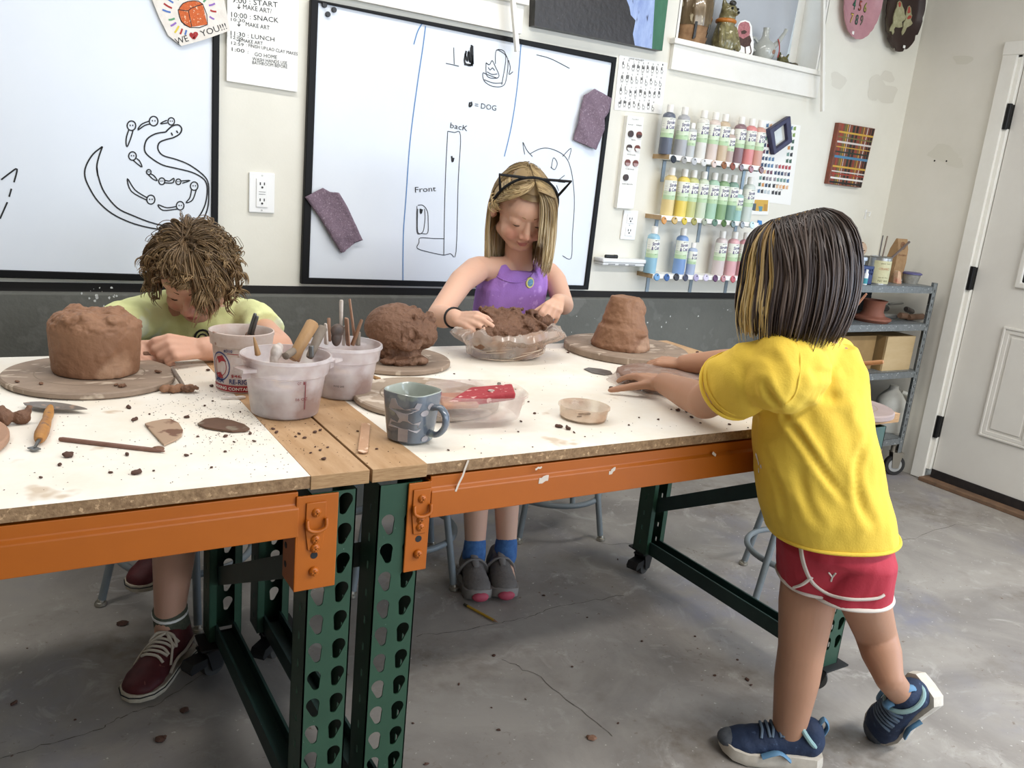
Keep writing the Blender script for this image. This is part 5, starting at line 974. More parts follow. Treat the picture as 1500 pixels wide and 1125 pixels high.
# clear tool tubs
m_clear = clearmat('tub_clear', (.98, .97, .97), .3, .55, (.93, .905, .905), (.66, .56, .53), 11)
def tool_tub(label, c, rt, rb, h, yaw, ver):
    t = thing('tool_tub', label, 'tub', c, 'clear tool tubs'); c = V(c); b = MB(); R = lambda z: rb+(rt-rb)*z/h
    b.lathe([(.0001, .0015), (rb-.005, .0015), (rb, .005), (R(h*.7), h*.7), (R(h*.7)+.005, h*.72), (R(h)+.003, h-.012), (R(h)+.007, h-.006), (R(h)+.006, h), (R(h)+.002, h), (R(h)-.001, h-.01), (R(h*.72)+.0015, h*.74), (R(h*.7)-.003, h*.68), (rb-.004, .008), (.0001, .005)], c, 48); b.build('body', m_clear, t)
    for s in (0, pi):
        d = V((cos(yaw+s), sin(yaw+s), 0)); e = V((-d.y, d.x, 0)); o = c+d*(R(h)-.0)+V((0, 0, h*.8)); b = MB()
        b.prism([(-.022, 0), (-.016, .026), (.016, .026), (.022, 0)], o, e, d, (0, 0, .006)); b.prism([(-.003, 0), (.003, 0), (.003, .02), (-.003, .0)], o+V((0, 0, -.015)), e, d, (0, 0, .016)); b.build('tab_handle', m_clear, t, smooth=0, bevel=.002)
    VDa = math.atan2(-c.y, -c.x); q = lambda s, z: c+V(((R(z)+.001)*cos(VDa+s/R(z)), (R(z)+.001)*sin(VDa+s/R(z)), z)); b = MB()
    f2 = lambda s0, w_, z0, hh: (lambda s, u: q(s0+w_*s, z0+hh*u))
    if ver == 0:
        for tx, s0, w_, z, hh, m in (('QT', .022, .008, h*.63, .006, 0), ('1', .034, .003, h*.63, .006, 0), ('16 OZ', .02, .024, h*.36, .006, 0)): text(b, tx, f2(s0, w_, z, hh), m)
        for k in range(6): b.add([q(.038, h*(.2+.08*k)), q(.0395, h*(.2+.08*k)), q(.0395, h*(.28+.08*k)), q(.038, h*(.28+.08*k))], [(0, 1, 2, 3)], 0)
    else: text(b, 'FOOD SAFE', f2(-.02, .022, h*.28, .004), 1)
    b.build('label_print', [mat('print_maroon', '#7a2f3a', .6), m_ink], t, smooth=0, recalc=False)
    b = MB(); b.lathe([(.0001, .006), (rb-.008, .006), (R(h*.5)-.008, h*.5), (.02, h*.56), (.0001, h*.55)], c, 30); o = b.build('tool_pile', mat('murky_tools', '#b5a8aa', .8, '#77707e', 22, 1, '#c4a993', 30, .58), t); return t
c6 = V((.487, 1.60, T)); c7 = V((.648, 1.705, T))
tool_tub('nearer clear plastic tub with tab handles, filled with clay tools', c6, .083, .066, .122, rad(200), 0)
tool_tub('farther clear plastic tub with tab handles, filled with clay tools', c7, .075, .06, .118, rad(230), 1)
m_wood = mat('tool_wood', '#b48f62', .55, '#97724a', 12, .8, stretch=(3, 3, .6)); m_woodg = mat('tool_wood_grey', '#86796b', .6, '#6b5f53', 16); m_clayw = mat('tool_claywood', '#a5826c', .7, '#8a6650', 20, .8); m_white = mat('tool_white', '#cfc6be', .55, '#b3a498', 24)
stick('roller_tool', 'thick tan wooden roller sticking up in the nearer tub', W(428, 526, 1.60), W(459, 472, 1.63), (.0115, .0135), m_wood, n=18)
stick('roller_tool', 'grey-brown handle beside the tan roller in the nearer tub', W(453, 524, 1.63), W(473, 479, 1.66), (.008, .011), m_woodg, n=16)
stick('metal_rod', 'short bright metal rod at the right of the nearer tub', W(456.5, 523, 1.57), W(456, 506, 1.57), .0055, m_steel)
stick('hook_tool', 'slim wooden tool with a hooked tip at the left rim of the nearer tub', W(378, 520, 1.59), W(372, 494, 1.585), (.006, .002), m_wood)
stick('dowel', 'thin brown stick leaning beside the roller in the nearer tub', W(436, 530, 1.60), W(448, 498, 1.61), .004, m_clayw)
stick('hollow_tube', 'short dark-ended tube lying in the nearer tub', W(418, 522, 1.57), W(430, 514, 1.6), .0075, m_woodg)
b = MB(); p = W(405, 516, 1.585); b.ball(p, (.012, .01, .016)); b.ball(p+V((-.004, 0, -.014)), (.009, .009, .014)); b.ball(p+V((.006, .002, .01)), (.008, .007, .009)); o = blob(b, 'white_lump', m_white, None, p-V((0, 0, .016)), .002, 2, lambda q, n: q+n*.0012*fbm(q, 120, 3)); setp(o, 'white crusted lump of a tool head in the nearer tub', 'tool')
stick('wooden_stick', 'flat clay-coloured stick rising highest in the farther tub', W(519, 492, 1.71), W(511.5, 438), (.0055, .005), m_clayw, flat=.5) if False else None
b2 = lambda u0, v0, u1, v1, y0, y1, r, m, nm, lb, flat=1: stick(nm, lb, W(u0, v0, y0), W(u1, v1, y1), r, m, flat=flat)
b2(519, 492, 512, 438, 1.70, 1.73, (.0055, .0045), m_clayw, 'wooden_stick', 'tall clay-coloured stick leaning left in the farther tub', .5)
b2(499.5, 490, 500, 439.5, 1.70, 1.70, (.0035, .0045), m_white, 'thin_brush', 'thin white-tipped brush standing tall in the farther tub')
b2(510, 506, 507.5, 466, 1.69, 1.69, (.0105, .0105), m_clayw, 'wooden_paddle', 'broad flat wooden paddle in the farther tub', .35)
b2(516, 506, 530, 468, 1.69, 1.69, (.005, .0035), mat('tool_brown', '#7f5c43', .6), 'bent_stick', 'dark brown stick slanting right in the farther tub')
b2(483, 500, 481.5, 466, 1.72, 1.74, (.004, .004), m_clayw, 'wooden_stick', 'short pinkish stick at the back left of the farther tub')
b2(478, 504, 477, 474, 1.69, 1.69, (.009, .006), m_white, 'rib_tool', 'pale rounded tool at the left rim of the farther tub', .5)
b2(503, 506, 505, 478, 1.70, 1.70, (.006, .006), m_white, 'rib_tool', 'pale narrow tool between the spoon and the paddle in the farther tub', .5)
b2(524, 506, 526, 486, 1.71, 1.71, (.006, .004), m_woodg, 'wooden_stick', 'stubby grey stick at the right of the farther tub')
p = W(494, 484, 1.685); b = MB(); b.ball(p, (.0155, .007, .015)); b.ball(p+V((0, .002, -.016)), (.012, .008, .02)); o = blob(b, 'clay_spoon', mat('tool_charcoal', '#3a3734', .5, '#5d4a40', 50, .8), None, p-V((0, 0, .03)), .002, 2); setp(o, 'dark clay-caked spoon head standing in the farther tub', 'tool')
# mug
c8 = V((.662, 1.378, T+.001)); t = thing('mug', 'blue-grey squarish pottery mug with a pale cross pattern and a clear container behind', 'mug', c8)
m_mug = mat('glaze_slate_blue', '#70767a', .2, '#525c6b', 14, .9, '#868f8a', 20, .6, coat=.5); m_mugl = mat('glaze_pale_relief', '#b3abaa', .3, '#8d8a90', 20, .7, coat=.3); m_mugi = mat('glaze_mug_inside', '#b3b8b0', .2, '#99a096', 10, .8, coat=.5)
sq = lambda q, e: 1/((abs(cos(q-.5))**e+abs(sin(q-.5))**e)**(1/e))
RM = lambda q, z: (.041+.0065*z/.098)*(sq(q, 2.3+1.5*z/.098) if z > 0 else 1)
b = MB(); b.lathe([(.0001, 0, ), (.6, .0), (1, .004), (1, .03), (1, .06), (1, .09), (.98, .097)], c8, 56, cap=False, fn=lambda q, r, z: r*RM(q, z) if r > .01 else r); b.build('body', m_mug, t)
b = MB(); b.lathe([(.98, .097), (.95, .0985), (.91, .095), (.9, .05), (.88, .02), (.0001, .016)], c8, 56, cap=False, fn=lambda q, r, z: r*RM(q, z) if r > .01 else r); b.build('inside', m_mugi, t)
b = MB(); va8 = math.atan2(-c8.y, -c8.x)-.05
def onm(s, z, e=.0009): q = va8+s/.045; r = RM(q, z)+e; return c8+V((r*cos(q), r*sin(q), z))
def mp(px, e=.0012):
    tri = tessellate_polygon([[V((x, z, 0)) for x, z in px]]); n = len(px); b.add([onm(x, z, e) for x, z in px]+[onm(x, z, 0) for x, z in px], [tuple(q) for q in tri]+[(j, (j+1) % n, n+(j+1) % n, n+j) for j in range(n)])
def dens(px, k=4): return [(px[i][0]+(px[(i+1) % len(px)][0]-px[i][0])*j/k, px[i][1]+(px[(i+1) % len(px)][1]-px[i][1])*j/k) for i in range(len(px)) for j in range(k)]
mp(dens([(-.022, .006), (-.002, .006), (-.002, .032), (.014, .026), (.022, .034), (.015, .038), (.02, .05), (.006, .044), (-.003, .05), (-.003, .062), (.014, .072), (.018, .084), (.01, .086), (.006, .076), (-.01, .07), (-.024, .076), (-.03, .088), (-.038, .086), (-.044, .066), (-.028, .06), (-.02, .05), (-.024, .042), (-.04, .046), (-.046, .03), (-.022, .032)], 3))
for k, (s, z) in enumerate(((.034, .012), (.026, .064), (.04, .075))): mp([(s+.009*cos(a), z+.006*sin(a)) for a in [j*pi/5 for j in range(10)]])
b.build('relief_pattern', m_mugl, t, smooth=30)
b = MB(); ha = va8+1.05; d = V((cos(ha), sin(ha), 0)); hp = [(.046, .07), (.062, .074), (.075, .062), (.076, .042), (.066, .026), (.054, .02), (.042, .022)]
b.tube(spline([c8+d*x+V((0, 0, z)) for x, z in hp], 5), [.0095]*31, 14, flat=.6); b.build('handle', m_mug, t)
# clear container with a red wedge sponge
c9 = V((.845, 1.455, T+.0157)); t = thing('clear_container', 'rounded clear plastic container holding a red wedge, behind the mug', 'container', c9, None)
rot9 = rad(-12); sup = lambda q, e, a, bb_: (a*(abs(cos(q))**(2/e))*(1 if cos(q) > 0 else -1), bb_*(abs(sin(q))**(2/e))*(1 if sin(q) > 0 else -1)); b = MB(); n = 56; V0 = []; prof = ((.80, .0), (.84, .002), (.9, .03), (.94, .034), (.95, .047), (1.0, .049), (1.0, .054), (.97, .054), (.955, .05), (.9, .034), (.86, .006), (.8, .004))
Rz = Matrix.Rotation(rot9, 3, 'Z')
for (k, z) in prof:
    for j in range(n): x, y = sup(2*pi*j/n, 3.2, .105*k, .078*k); V0.append(c9+Rz @ V((x, y, z)))
b.add(V0, [(i*n+j, i*n+(j+1) % n, (i+1)*n+(j+1) % n, (i+1)*n+j) for i in range(len(prof)-1) for j in range(n)]+[tuple(range(n))]); m_clr2 = clearmat('container_clear', (.98, .975, .97), .12, .17, (.95, .93, .91), (.8, .7, .66), 12); b.build('body', m_clr2, t)
b = MB(); b.prism([(-.075, -.03), (.07, -.045), (.085, .02), (.0, .045)], c9+V((0, 0, .03)), Rz @ V((1, 0, .18)), Rz @ V((0, 1, 0)), (0, 0, .016)); o = single(b, 'sponge', mat('sponge_red', '#b04146', .8, '#9a2f38', 40, .9, '#d9a9a2', 70, .6, bump=.6, bs=120), 'red wedge with a small hole, lying in the clear container', 'sponge', c9+V((0, 0, .03)), smooth=0, bevel=.004)
b = MB(); b.tube([c9+V((.028+.006*cos(a), -.012+.005*sin(a), .052)) for a in [j*pi/6 for j in range(12)]], .0016, 6, True); b.build('hole_ring', m_white, o)
b = MB(); b.prism([(-.085, -.05), (-.01, -.055), (.0, .035), (-.07, .045)], c9+V((0, 0, .028)), Rz @ V((1, 0, .06)), Rz @ V((0, 1, 0)), (0, 0, .01)); single(b, 'sponge', mat('sponge_tan', '#b58a6a', .8, '#a06f62', 30, bump=.5, bs=90), 'flat tan piece in the clear container, left of the red wedge', 'sponge', c9+V((-.04, 0, .028)), smooth=0, bevel=.004)
# deli cup
c10 = V((1.097, 1.412, T)); t = thing('deli_cup', 'shallow round clear plastic cup with clay water, alone on the white tabletop', 'cup', c10); b = MB(); b.lathe([(.0001, .001), (.05, .001), (.052, .004), (.0545, .026), (.058, .028), (.058, .0315), (.055, .0315), (.053, .027), (.05, .005), (.0001, .003)], c10, 44); b.build('body', clearmat('cup_clear', (.98, .96, .93), .1, .3, (.85, .78, .7), (.75, .6, .48), 16), t)
b = MB(); b.lathe([(.0001, .0045), (.049, .0045), (.05, .006), (.0001, .0065)], c10, 36); b.build('water', mat('clay_water', '#d9cdbf', .15, '#b99a80', 18, .8), t)
b = MB(); b.ball(c10+V((.012, .004, .009)), (.012, .004, .003)); b.ball(c10+V((.002, .01, .008)), (.009, .003, .002)); b.ball(c10+V((-.015, -.006, .008)), (.007, .002, .002)); single(b, 'clay_scrap', m_crumb, 'dark clay scrap floating in the shallow clear cup', 'clay', c10+V((0, 0, .006)))
# popsicle stick
def flatstick(name, label, a, b_, w, th, m, cat='tool', z=T+.001, round_=True):
    a = ZW(*a, z) if len(a) == 2 else V(a); b_ = ZW(*b_, z) if len(b_) == 2 else V(b_); d = (b_-a).normalized(); s = d.cross(V((0, 0, 1))); L = (b_-a).length; P = []
    for k in range(9): q = -pi/2+pi*k/8; P.append((L-w/2+w/2*cos(q), w/2*sin(q)))
    for k in range(9): q = pi/2+pi*k/8; P.append((w/2+w/2*cos(q), w/2*sin(q)))
    mb = MB(); mb.prism(P, a, d, s, (0, 0, th)); return single(mb, name, m, label, cat, a, smooth=0, bevel=.0007)
flatstick('craft_stick', 'clay-smeared craft stick on the wooden strip left of the mug', (536, 621), (531, 664), .0175, .0025, mat('craft_wood', '#c9a283', .7, '#b28766', 20, .8, '#d9bea4', 50, .6), z=T+.0035)
# left table tools
c11 = ZW(81, 596, T+.008); t = thing('leaf_tool', 'leaf-shaped steel trowel with a yellow wooden handle on the left table', 'tool', c11); a = ZW(34, 591, T+.008); e = ZW(128, 600, T+.008); d = (e-a).normalized(); s = V((0, 0, 1)).cross(d); L = (e-a).length; b = MB(); P = [(L*k/16, .021*sin(pi*(k/16)**.8)**.8) for k in range(17)]; P += [(x, -y) for x, y in P[-2:0:-1]]
b.prism(P, a, d, s, (0, 0, .0018)); b.build('blade', mat('tool_steel_clay', '#8e867f', .45, '#6d6660', 20, .8, '#a58d7c', 50, .6, metal=.3), t, smooth=0, bevel=.0005)
h0 = ZW(74, 599, T+.009); h1 = ZW(66, 622, T+.012); h2 = ZW(57, 645, T+.009); h3 = ZW(50, 657, T+.004); b = MB(); b.tube(spline([h0+V((0, 0, .004)), h0.lerp(h1, .5), h1, h1.lerp(h2, .5), h2], 3), [.005, .007, .0085, .0085, .0075, .0085, .0095, .01, .0105, .011, .0105, .009, .006], 14); b.build('handle', mat('handle_yellow', '#c08a3a', .5, '#8d5c3a', 34, .9, '#7d5a45', 60, .58), t); b = MB(); b.tube([h2, h3], [.0035, .002], 8); b.box(h3, (.012, .018, .002), (0, 0, .5)); b.build('tip', m_steel, t)
c12 = ZW(18, 622, T); b = MB(); b.ball(c12+V((-.012, 0, .014)), (.014, .014, .016)); b.ball(c12+V((.014, .002, .012)), (.016, .012, .014)); b.box(c12+V((.026, .004, .022)), (.008, .01, .02), (0, .3, 0)); b.box(c12+V((-.014, .006, .026)), (.014, .01, .016), (.3, -.4, 0)); setp(blob(b, 'clay_lump', m_clay2, None, c12, .0025, 2, lambda p, n: p+n*.002*fbm(p, 80, 2)), 'dark folded lump of clay at the far left edge of the left table', 'clay')
p0, p1 = ZW(87, 643, T+.0035), ZW(241, 661, T+.0035); b = MB(); b.tube([p0, p0.lerp(p1, .03), p0.lerp(p1, .9), p1], [.003, .0042, .004, .0015], 10); single(b, 'wooden_stick', mat('stick_mauve', '#8d6c60', .65, '#775547', 20), 'long thin pinkish-brown stick lying on the left table', 'stick', p0)
b = MB(); c = ZW(231, 661, T); b.ball(c+V((0, 0, .004)), (.011, .007, .005)); single(b, 'clay_scrap', m_clay2, 'clay scrap at the pointed end of the long thin stick', 'clay', c)
def plate_px(name, label, px, th, m, cat='tool', z=T+.001): mb = MB(); P = [ZW(u, v, z) for u, v in px]; mb.prism([(p.x, p.y) for p in P], (0, 0, z), (1, 0, 0), (0, 1, 0), (0, 0, th)); c = sum(P, V())/len(P); return single(mb, name, m, label, cat, c, smooth=0, bevel=.0008)
plate_px('wood_rib', 'fan-shaped pale wooden rib with a dark clay smear on the left table', [(212, 623), (222, 620), (238, 617), (250, 616), (262, 622), (268, 632), (266, 640), (258, 646), (240, 654), (226, 639)], .004, mat('rib_wood', '#a58a72', .6, '#a58a72', 4, .5, '#6f4d3a', 22, .53))
plate_px('metal_rib', 'dark brown oval clay rib lying left of the wooden strip', [(289, 623), (300, 616), (318, 614), (340, 618), (358, 624), (366, 630), (360, 633), (340, 634), (316, 631), (300, 628)], .004, mat('rib_rust', '#6a4d3a', .6, '#543a2b', 26, .8, '#7d705f', 20, .6))
plate_px('metal_rib', 'thin grey metal rib lying in front of the clay cone\'s board', [(855, 541), (862, 539), (880, 541), (894, 544), (897, 548), (886, 550), (868, 547)], .002, mat('rib_steel', '#7f7975', .4, '#655f5b', 30, metal=.5))
q0, q1 = ZW(253, 541, T+.02), ZW(269, 566, T+.012); t = thing('loop_tool', 'small tool with a dark handle and a clay-caked end beside the round board', 'tool', q1); b = MB(); b.tube([q0, q0.lerp(q1, .5), q1], [.004, .0048, .004], 10); b.build('handle', mat('handle_dark', '#5a5049', .5, '#8a7d70', 40), t); b = MB(); b.ball(q1+V((.006, -.008, -.002)), (.015, .012, .006)); b.box(q1+V((.018, -.012, 0)), (.02, .012, .006), (.2, .2, .5)); blob(b, 'clay_head', m_clay2, t, None, .0022, 1, lambda p, n: p+n*.0018*fbm(p, 90, 5))
c = ZW(260, 575, T); b = MB()
for k in range(7): b.ball(c+V((.009*(k-3), .004*sin(k*2), .009)), (.009, .009, .009), 10, 6)
setp(blob(b, 'clay_scrap', m_clay, None, c, .0025, 2, lambda p, n: p+n*.0022*fbm(p, 80, 1)), 'curled brown clay scrap in front of the small clay-caked tool', 'clay')
c = ZW(336, 585, T); b = MB(); b.ball(c+V((0, 0, .004)), (.012, .005, .004)); b.ball(c+V((.022, -.004, .004)), (.012, .006, .0045)); b.rcone(c+V((.03, -.004, .004)), c+V((-.014, .002, .003)), .0035, .003); setp(blob(b, 'plastic_scrap', clearmat('scrap_clear', (1, 1, 1), .1, .6, (.88, .85, .83)), None, c, .002, 2), 'crumpled clear plastic scrap in front of the measuring tub', 'scrap')
p0, p1 = ZW(545, 551, T+.004), ZW(556, 555, T+.004); b = MB(); b.tube([p0, p1], .004, 8); single(b, 'dowel', m_wood, 'stub of a tan wooden stick right of the farther tub', 'stick', p0)
# wrapped slab under the yellow child's hands
c13 = V((1.53, 1.625, T)); t = thing('wrapped_clay_slab', 'round clay slab wrapped in clear plastic under the hands of the child in yellow', 'clay', c13)
b = MB(); b.lathe([(.0001, .002), (.125, .002), (.138, .014), (.134, .028), (.1, .038), (.0001, .044)], c13, 48); o = blob(b, 'slab', mat('clay_slab', '#8f7466', .6, '#745646', 9, .8, bump=.4, bs=50), t, None, .004, 2, lambda p, n: p+n*.003*fbm(p, 22, 3))
b = MB(); n = 90; R = []
for k, (r, z) in enumerate(((.158, .0012), (.15, .003), (.142, .012), (.136, .024), (.11, .036), (.06, .043), (.0001, .044))): R += [c13+V((r*(1+.07*fbm((cos(a)*4, sin(a)*4, k*.3), 1.2, 3)*(k < 3))*cos(a), r*(1+.07*fbm((cos(a)*4, sin(a)*4, k*.3), 1.2, 3)*(k < 3))*sin(a), max(.0012, z+(.004*fbm((cos(a)*r*30, sin(a)*r*30, k), 1.1, 5) if k > 0 else 0)))) for a in [2*pi*j/n for j in range(n)]]
b.add(R, [(i*n+j, i*n+(j+1) % n, (i+1)*n+(j+1) % n, (i+1)*n+j) for i in range(6) for j in range(n)]); b.build('plastic_film', clearmat('wrap_film', (.98, .96, .95), .1, .25, (.85, .78, .74)), t)
# jar with sculpted top behind the child in yellow
c14 = V((1.955, 1.47, T+.001)); t = thing('sculpted_jar', 'brown clay sculpted jar with a purple side, behind the child in yellow', 'jar', c14); b = MB(); b.lathe([(.0001, 0), (.04, 0), (.045, .03), (.044, .08), (.04, .1), (.0001, .1)], c14, 30); b.build('body', mat('glaze_lavender', '#7d7690', .5, '#5d5870', 14), t)
b = MB(); b.rcone(c14+V((0, 0, .09)), c14+V((0, 0, .145)), .044, .035)
for k in range(16): a = k*2.4; b.ball(c14+V((.04*cos(a), .04*sin(a), .09+.004*k)), (.014, .012, .008), 8, 6)
blob(b, 'clay_top', mat('clay_pinkbrown', '#7d5648', .65, '#5d3c32', 14, .8, bump=.4, bs=50), t, None, .003, 2, lambda p, n: p+n*.002*fbm(p, 60, 2))
stick('brush', 'thin pinkish brush handle rising from the sculpted jar behind the child in yellow', c14+V((.0, 0, .14)), XW(1269.5, 430, 1.975), (.0055, .003), mat('brush_pink', '#a5765f', .5))
stick('wooden_tool', 'orange-brown wooden handle jutting right from the sculpted jar', c14+V((.03, 0, .07)), XW(1294, 530, 2.02), (.008, .006), mat('tool_tan', '#a9784d', .5))
# crumbs
rs = random.Random(21)
def crumb(u, v, s, z, label, kindm, group, y=None):
    c = ZW(u, v, z); b = MB(); a = rs.uniform(0, 3.14); e = rs.uniform(.45, 1); R = Euler((rs.uniform(-.3, .3), rs.uniform(-.3, .3), a)).to_matrix(); b.ball(c+V((0, 0, s*.35)), (s, s*e, s*.45), 8, 6, R)
    if s > .006: b.ball(c+V((s*.6*cos(a), s*.6*sin(a), s*.4)), (s*.6, s*.45, s*.5), 8, 6, R)
    for i, p in enumerate(b.v): b.v[i] = p+V((nz(p, 160, 1), nz(p, 160, 2), nz(p, 160, 3)*.5))*s*.35; b.v[i].z = max(b.v[i].z, z+.0002)
    return single(b, 'clay_crumb', kindm, label, 'crumb', c, group, smooth=30)
LT = [(199, 694, .008), (100, 669, .009), (87, 682, .005), (189, 598, .007), (197, 616, .007), (162, 693, .004), (186, 667, .006), (274, 612, .006), (219, 607, .003), (243, 608, .002), (300, 595, .004), (312, 588, .003), (330, 640, .005), (290, 640, .003), (352, 604, .003), (233, 565, .005), (310, 566, .006), (305, 543, .006), (273, 668, .005), (310, 685, .003), (330, 662, .003), (225, 690, .003), (60, 700, .003), (245, 640, .004), (280, 665, .002), (343, 648, .003), (366, 636, .005), (372, 647, .004), (320, 616, .002), (140, 650, .002)]
for u, v, s in LT: crumb(u, v, s, T+.0004, 'dark brown clay crumb on the left white tabletop', m_crumb, 'clay crumbs on the left table')
RT = [(819, 626, .008), (832, 629, .008), (841, 634, .004), (731, 563, .006), (729, 567, .004), (688, 557, .003), (774, 589, .004), (783, 606, .004), (763, 618, .004), (755, 571, .003), (759, 633, .003), (895, 569, .006), (903, 570, .004), (993, 602, .007), (1005, 604, .005), (1013, 612, .005), (964, 615, .004), (936, 612, .003), (921, 623, .003), (1021, 516.6, .006), (970, 511, .005), (1026, 620, .003), (1086, 603, .006), (1094, 607, .004), (1068, 622, .004), (1096, 627, .003), (983, 600, .003), (638, 562, .003), (665, 548, .003), (832, 517, .005), (657, 660, .003), (680, 655, .002), (705, 664, .002), (780, 655, .002), (857, 640, .002)]
for u, v, s in RT: crumb(u, v, s, T+.0004, 'dark brown clay crumb on the right white tabletop', m_crumb, 'clay crumbs on the right table')
for u, v, s in ((438, 636, .004), (446, 642, .004), (461, 634, .005), (469, 631, .004), (462, 655, .003), (474, 673, .005), (433, 640, .003), (480, 656, .003), (455, 664, .003), (469, 660, .003), (400, 629, .004), (405, 634, .005), (552, 658, .003), (524, 632, .003)): crumb(u, v, s, T+.0012, 'dark brown clay crumb on the tan wooden strips between the tables', m_crumb, 'clay crumbs on the wooden strips')
b = MB()
for k in range(5):
    p = ZW(1078, 596, T+.006); b.ball(p+V((.006*k-.012, .003*sin(k), .004*cos(k*1.3))), (.007, .005, .006), 8, 6)
single(b, 'clay_scrap', m_clay2, 'curled clay scrap on the white tabletop close to the yellow shirt', 'clay', ZW(1078, 596, T))
c = ZW(988, 600, T)
for k, (u, v, s) in enumerate(((176, 529, .009), (232, 546, .007), (25, 560, .005), (60, 563, .005), (178, 567, .008), (170, 565, .006))): crumb(u, v, s, ZB+.0003, 'clay crumb on the round board around the clay cylinder', m_clay2, 'clay crumbs on the cylinder board')
b = MB()
for k in range(1300):
    if k < 850: x, y = rs.uniform(-.2, .62), rs.uniform(1.26, 2.13)
    else: x, y = rs.uniform(.64, 1.98), rs.uniform(1.26, 2.13)
    if k % 3 == 0: x, y = rs.gauss(.36, .06), rs.gauss(1.55, .12)
    if not (1.25 < y < 2.15): continue
    s = rs.uniform(.0005, .0016); z = T+.001 if .42 < x < .64 else T+.0002; a = rs.uniform(0, 3); b.add([V((x+s*q*cos(a+j*2.1), y+s*q*sin(a+j*2.1), z)) for j, q in enumerate((1, 1.6, .8))]+[V((x, y, z+s*.7))], [(0, 1, 3), (1, 2, 3), (2, 0, 3)])
o = single(b, 'clay_dust', m_crumb, 'fine dark clay dust scattered over both tabletops', 'dust', (.5, 1.6, T), smooth=0); o['kind'] = 'stuff'
# floor
t = thing('pencil', 'yellow pencil on the concrete floor in front of the grey sneakers', 'pencil', ZW(704, 898, 0)); a, e = ZW(680, 885, .004), ZW(730, 912, .004); b = MB(); b.tube([a.lerp(e, .1), a.lerp(e, .88)], .0042, 6); b.build('barrel', mat('pencil_yellow', '#b8912c', .5), t, smooth=0); b = MB(); b.tube([a, a.lerp(e, .1)], .0043, 10); b.build('eraser_band', mat('pencil_band', '#4a4436', .5, metal=.4), t); b = MB(); b.tube([a.lerp(e, .88), a.lerp(e, .97), e], [.0042, .001, .0004], 6); b.build('point', m_clayw, t)
FP = [(867, 1083, .012, 'round'), (605, 1060, .004, 0), (723, 961, .006, 0), (672, 1003, .005, 0), (730, 1070, .006, 0), (625, 1120, .006, 0), (1047, 990, .005, 0), (940, 940, .005, 0), (796, 873, .006, 0), (838, 977, .004, 0), (1018, 933, .006, 0), (1095, 997, .008, 0), (1100, 1004, .005, 0), (1080, 967, .004, 0), (905, 1060, .004, 0), (770, 1025, .004, 0), (235, 1085, .012, 0), (270, 1042, .01, 0), (180, 915, .014, 0), (20, 1032, .009, 0), (110, 1055, .004, 0), (40, 950, .003, 0), (330, 910, .006, 0), (215, 1005, .008, 0), (590, 1000, .004, 0), (1170, 1030, .005, 0), (905, 820, .005, 0), (860, 905, .004, 0), (720, 1037, .003, 0), (1245, 905, .005, 0)]
for u, v, s, k in FP: crumb(u, v, s, .0003, 'dark scrap of dried clay on the concrete floor' if not k else 'largest rounded brown pebble of clay on the open floor in front of the right table', m_crumb if not k else mat('pebble_brown', '#8d6a55', .8), 'dried clay scraps on the floor' if not k else None)
# ================================================================== PEOPLE: helpers
from mathutils.bvhtree import BVHTree
def rot_frame(f, up=(0, 0, 1)):
    """columns: x = the person's left, y = forward, z = up"""
    f = V(f).normalized(); l = V(up).cross(f).normalized(); u = f.cross(l); return Matrix((l, f, u)).transposed()
def ln(a, b, t): return tuple(a[i]*(1-t)+b[i]*t for i in range(3))
def hand(b, w, d, n, s, HL, curl=(20, 30, 20), spread=5, thumb=(.55, .75, -.25), tcurl=20, fc=None, tip=None, r=.0078):
    """palm, four jointed fingers and a thumb; d = pointing direction, n = back of the hand, s = +1 if the thumb lies on the d x n side"""
    w = V(w); d = V(d).normalized(); n = V(n); n = (n-d*n.dot(d)).normalized(); l = d.cross(n)*s
    offs = (.155, .055, -.05, -.15); lens = (.42, .47, .43, .34); kl = (.5, .52, .5, .46); K = []
    for i in range(4):
        k = w+d*kl[i]*HL+l*offs[i]*HL+n*(.02-.03*abs(offs[i]+.02))*HL; K.append(k)
        b.rcone(w+l*offs[i]*HL*.55+d*.06*HL, k, r*1.3, r*1.18, 10)
    b.rcone(w+d*.12*HL-n*.012, w+d*.42*HL-n*.008, r*1.5, r*1.5); b.rcone(w+d*.12*HL+l*.1*HL-n*.01, w+d*.34*HL+l*.15*HL-n*.008, r*1.45, r*1.3)
    for i in range(4):
        c = fc[i] if fc else curl; a = 0; p = K[i]; q = rad(spread*(1.5-i)); dd = (d*cos(q)+l*sin(q)).normalized(); rr = r*(1, 1.04, 1, .88)[i]
        for j, fr in enumerate((.45, .31, .24)):
            a += rad(c[j]); t = dd*cos(a)-n*sin(a); e = p+t*lens[i]*HL*fr; b.rcone(p, e, rr*(1-.07*j), rr*(.95-.09*j), 10); p = e
    p = w+d*.14*HL+l*.13*HL-n*.006; t = (d*thumb[0]+l*thumb[1]+n*thumb[2]).normalized(); ax = t.cross(-n+d*.6).normalized()
    for j, fr in enumerate((.26, .2, .16)):
        t = Matrix.Rotation(rad(-tcurl if j else 0), 3, l.cross(d)*s if False else n) @ t if j and s > 0 else (Matrix.Rotation(rad(tcurl), 3, n) @ t if j else t)
        e = p+t*HL*fr; b.rcone(p, e, r*(1.35-.15*j), r*(1.18-.17*j), 10); p = e
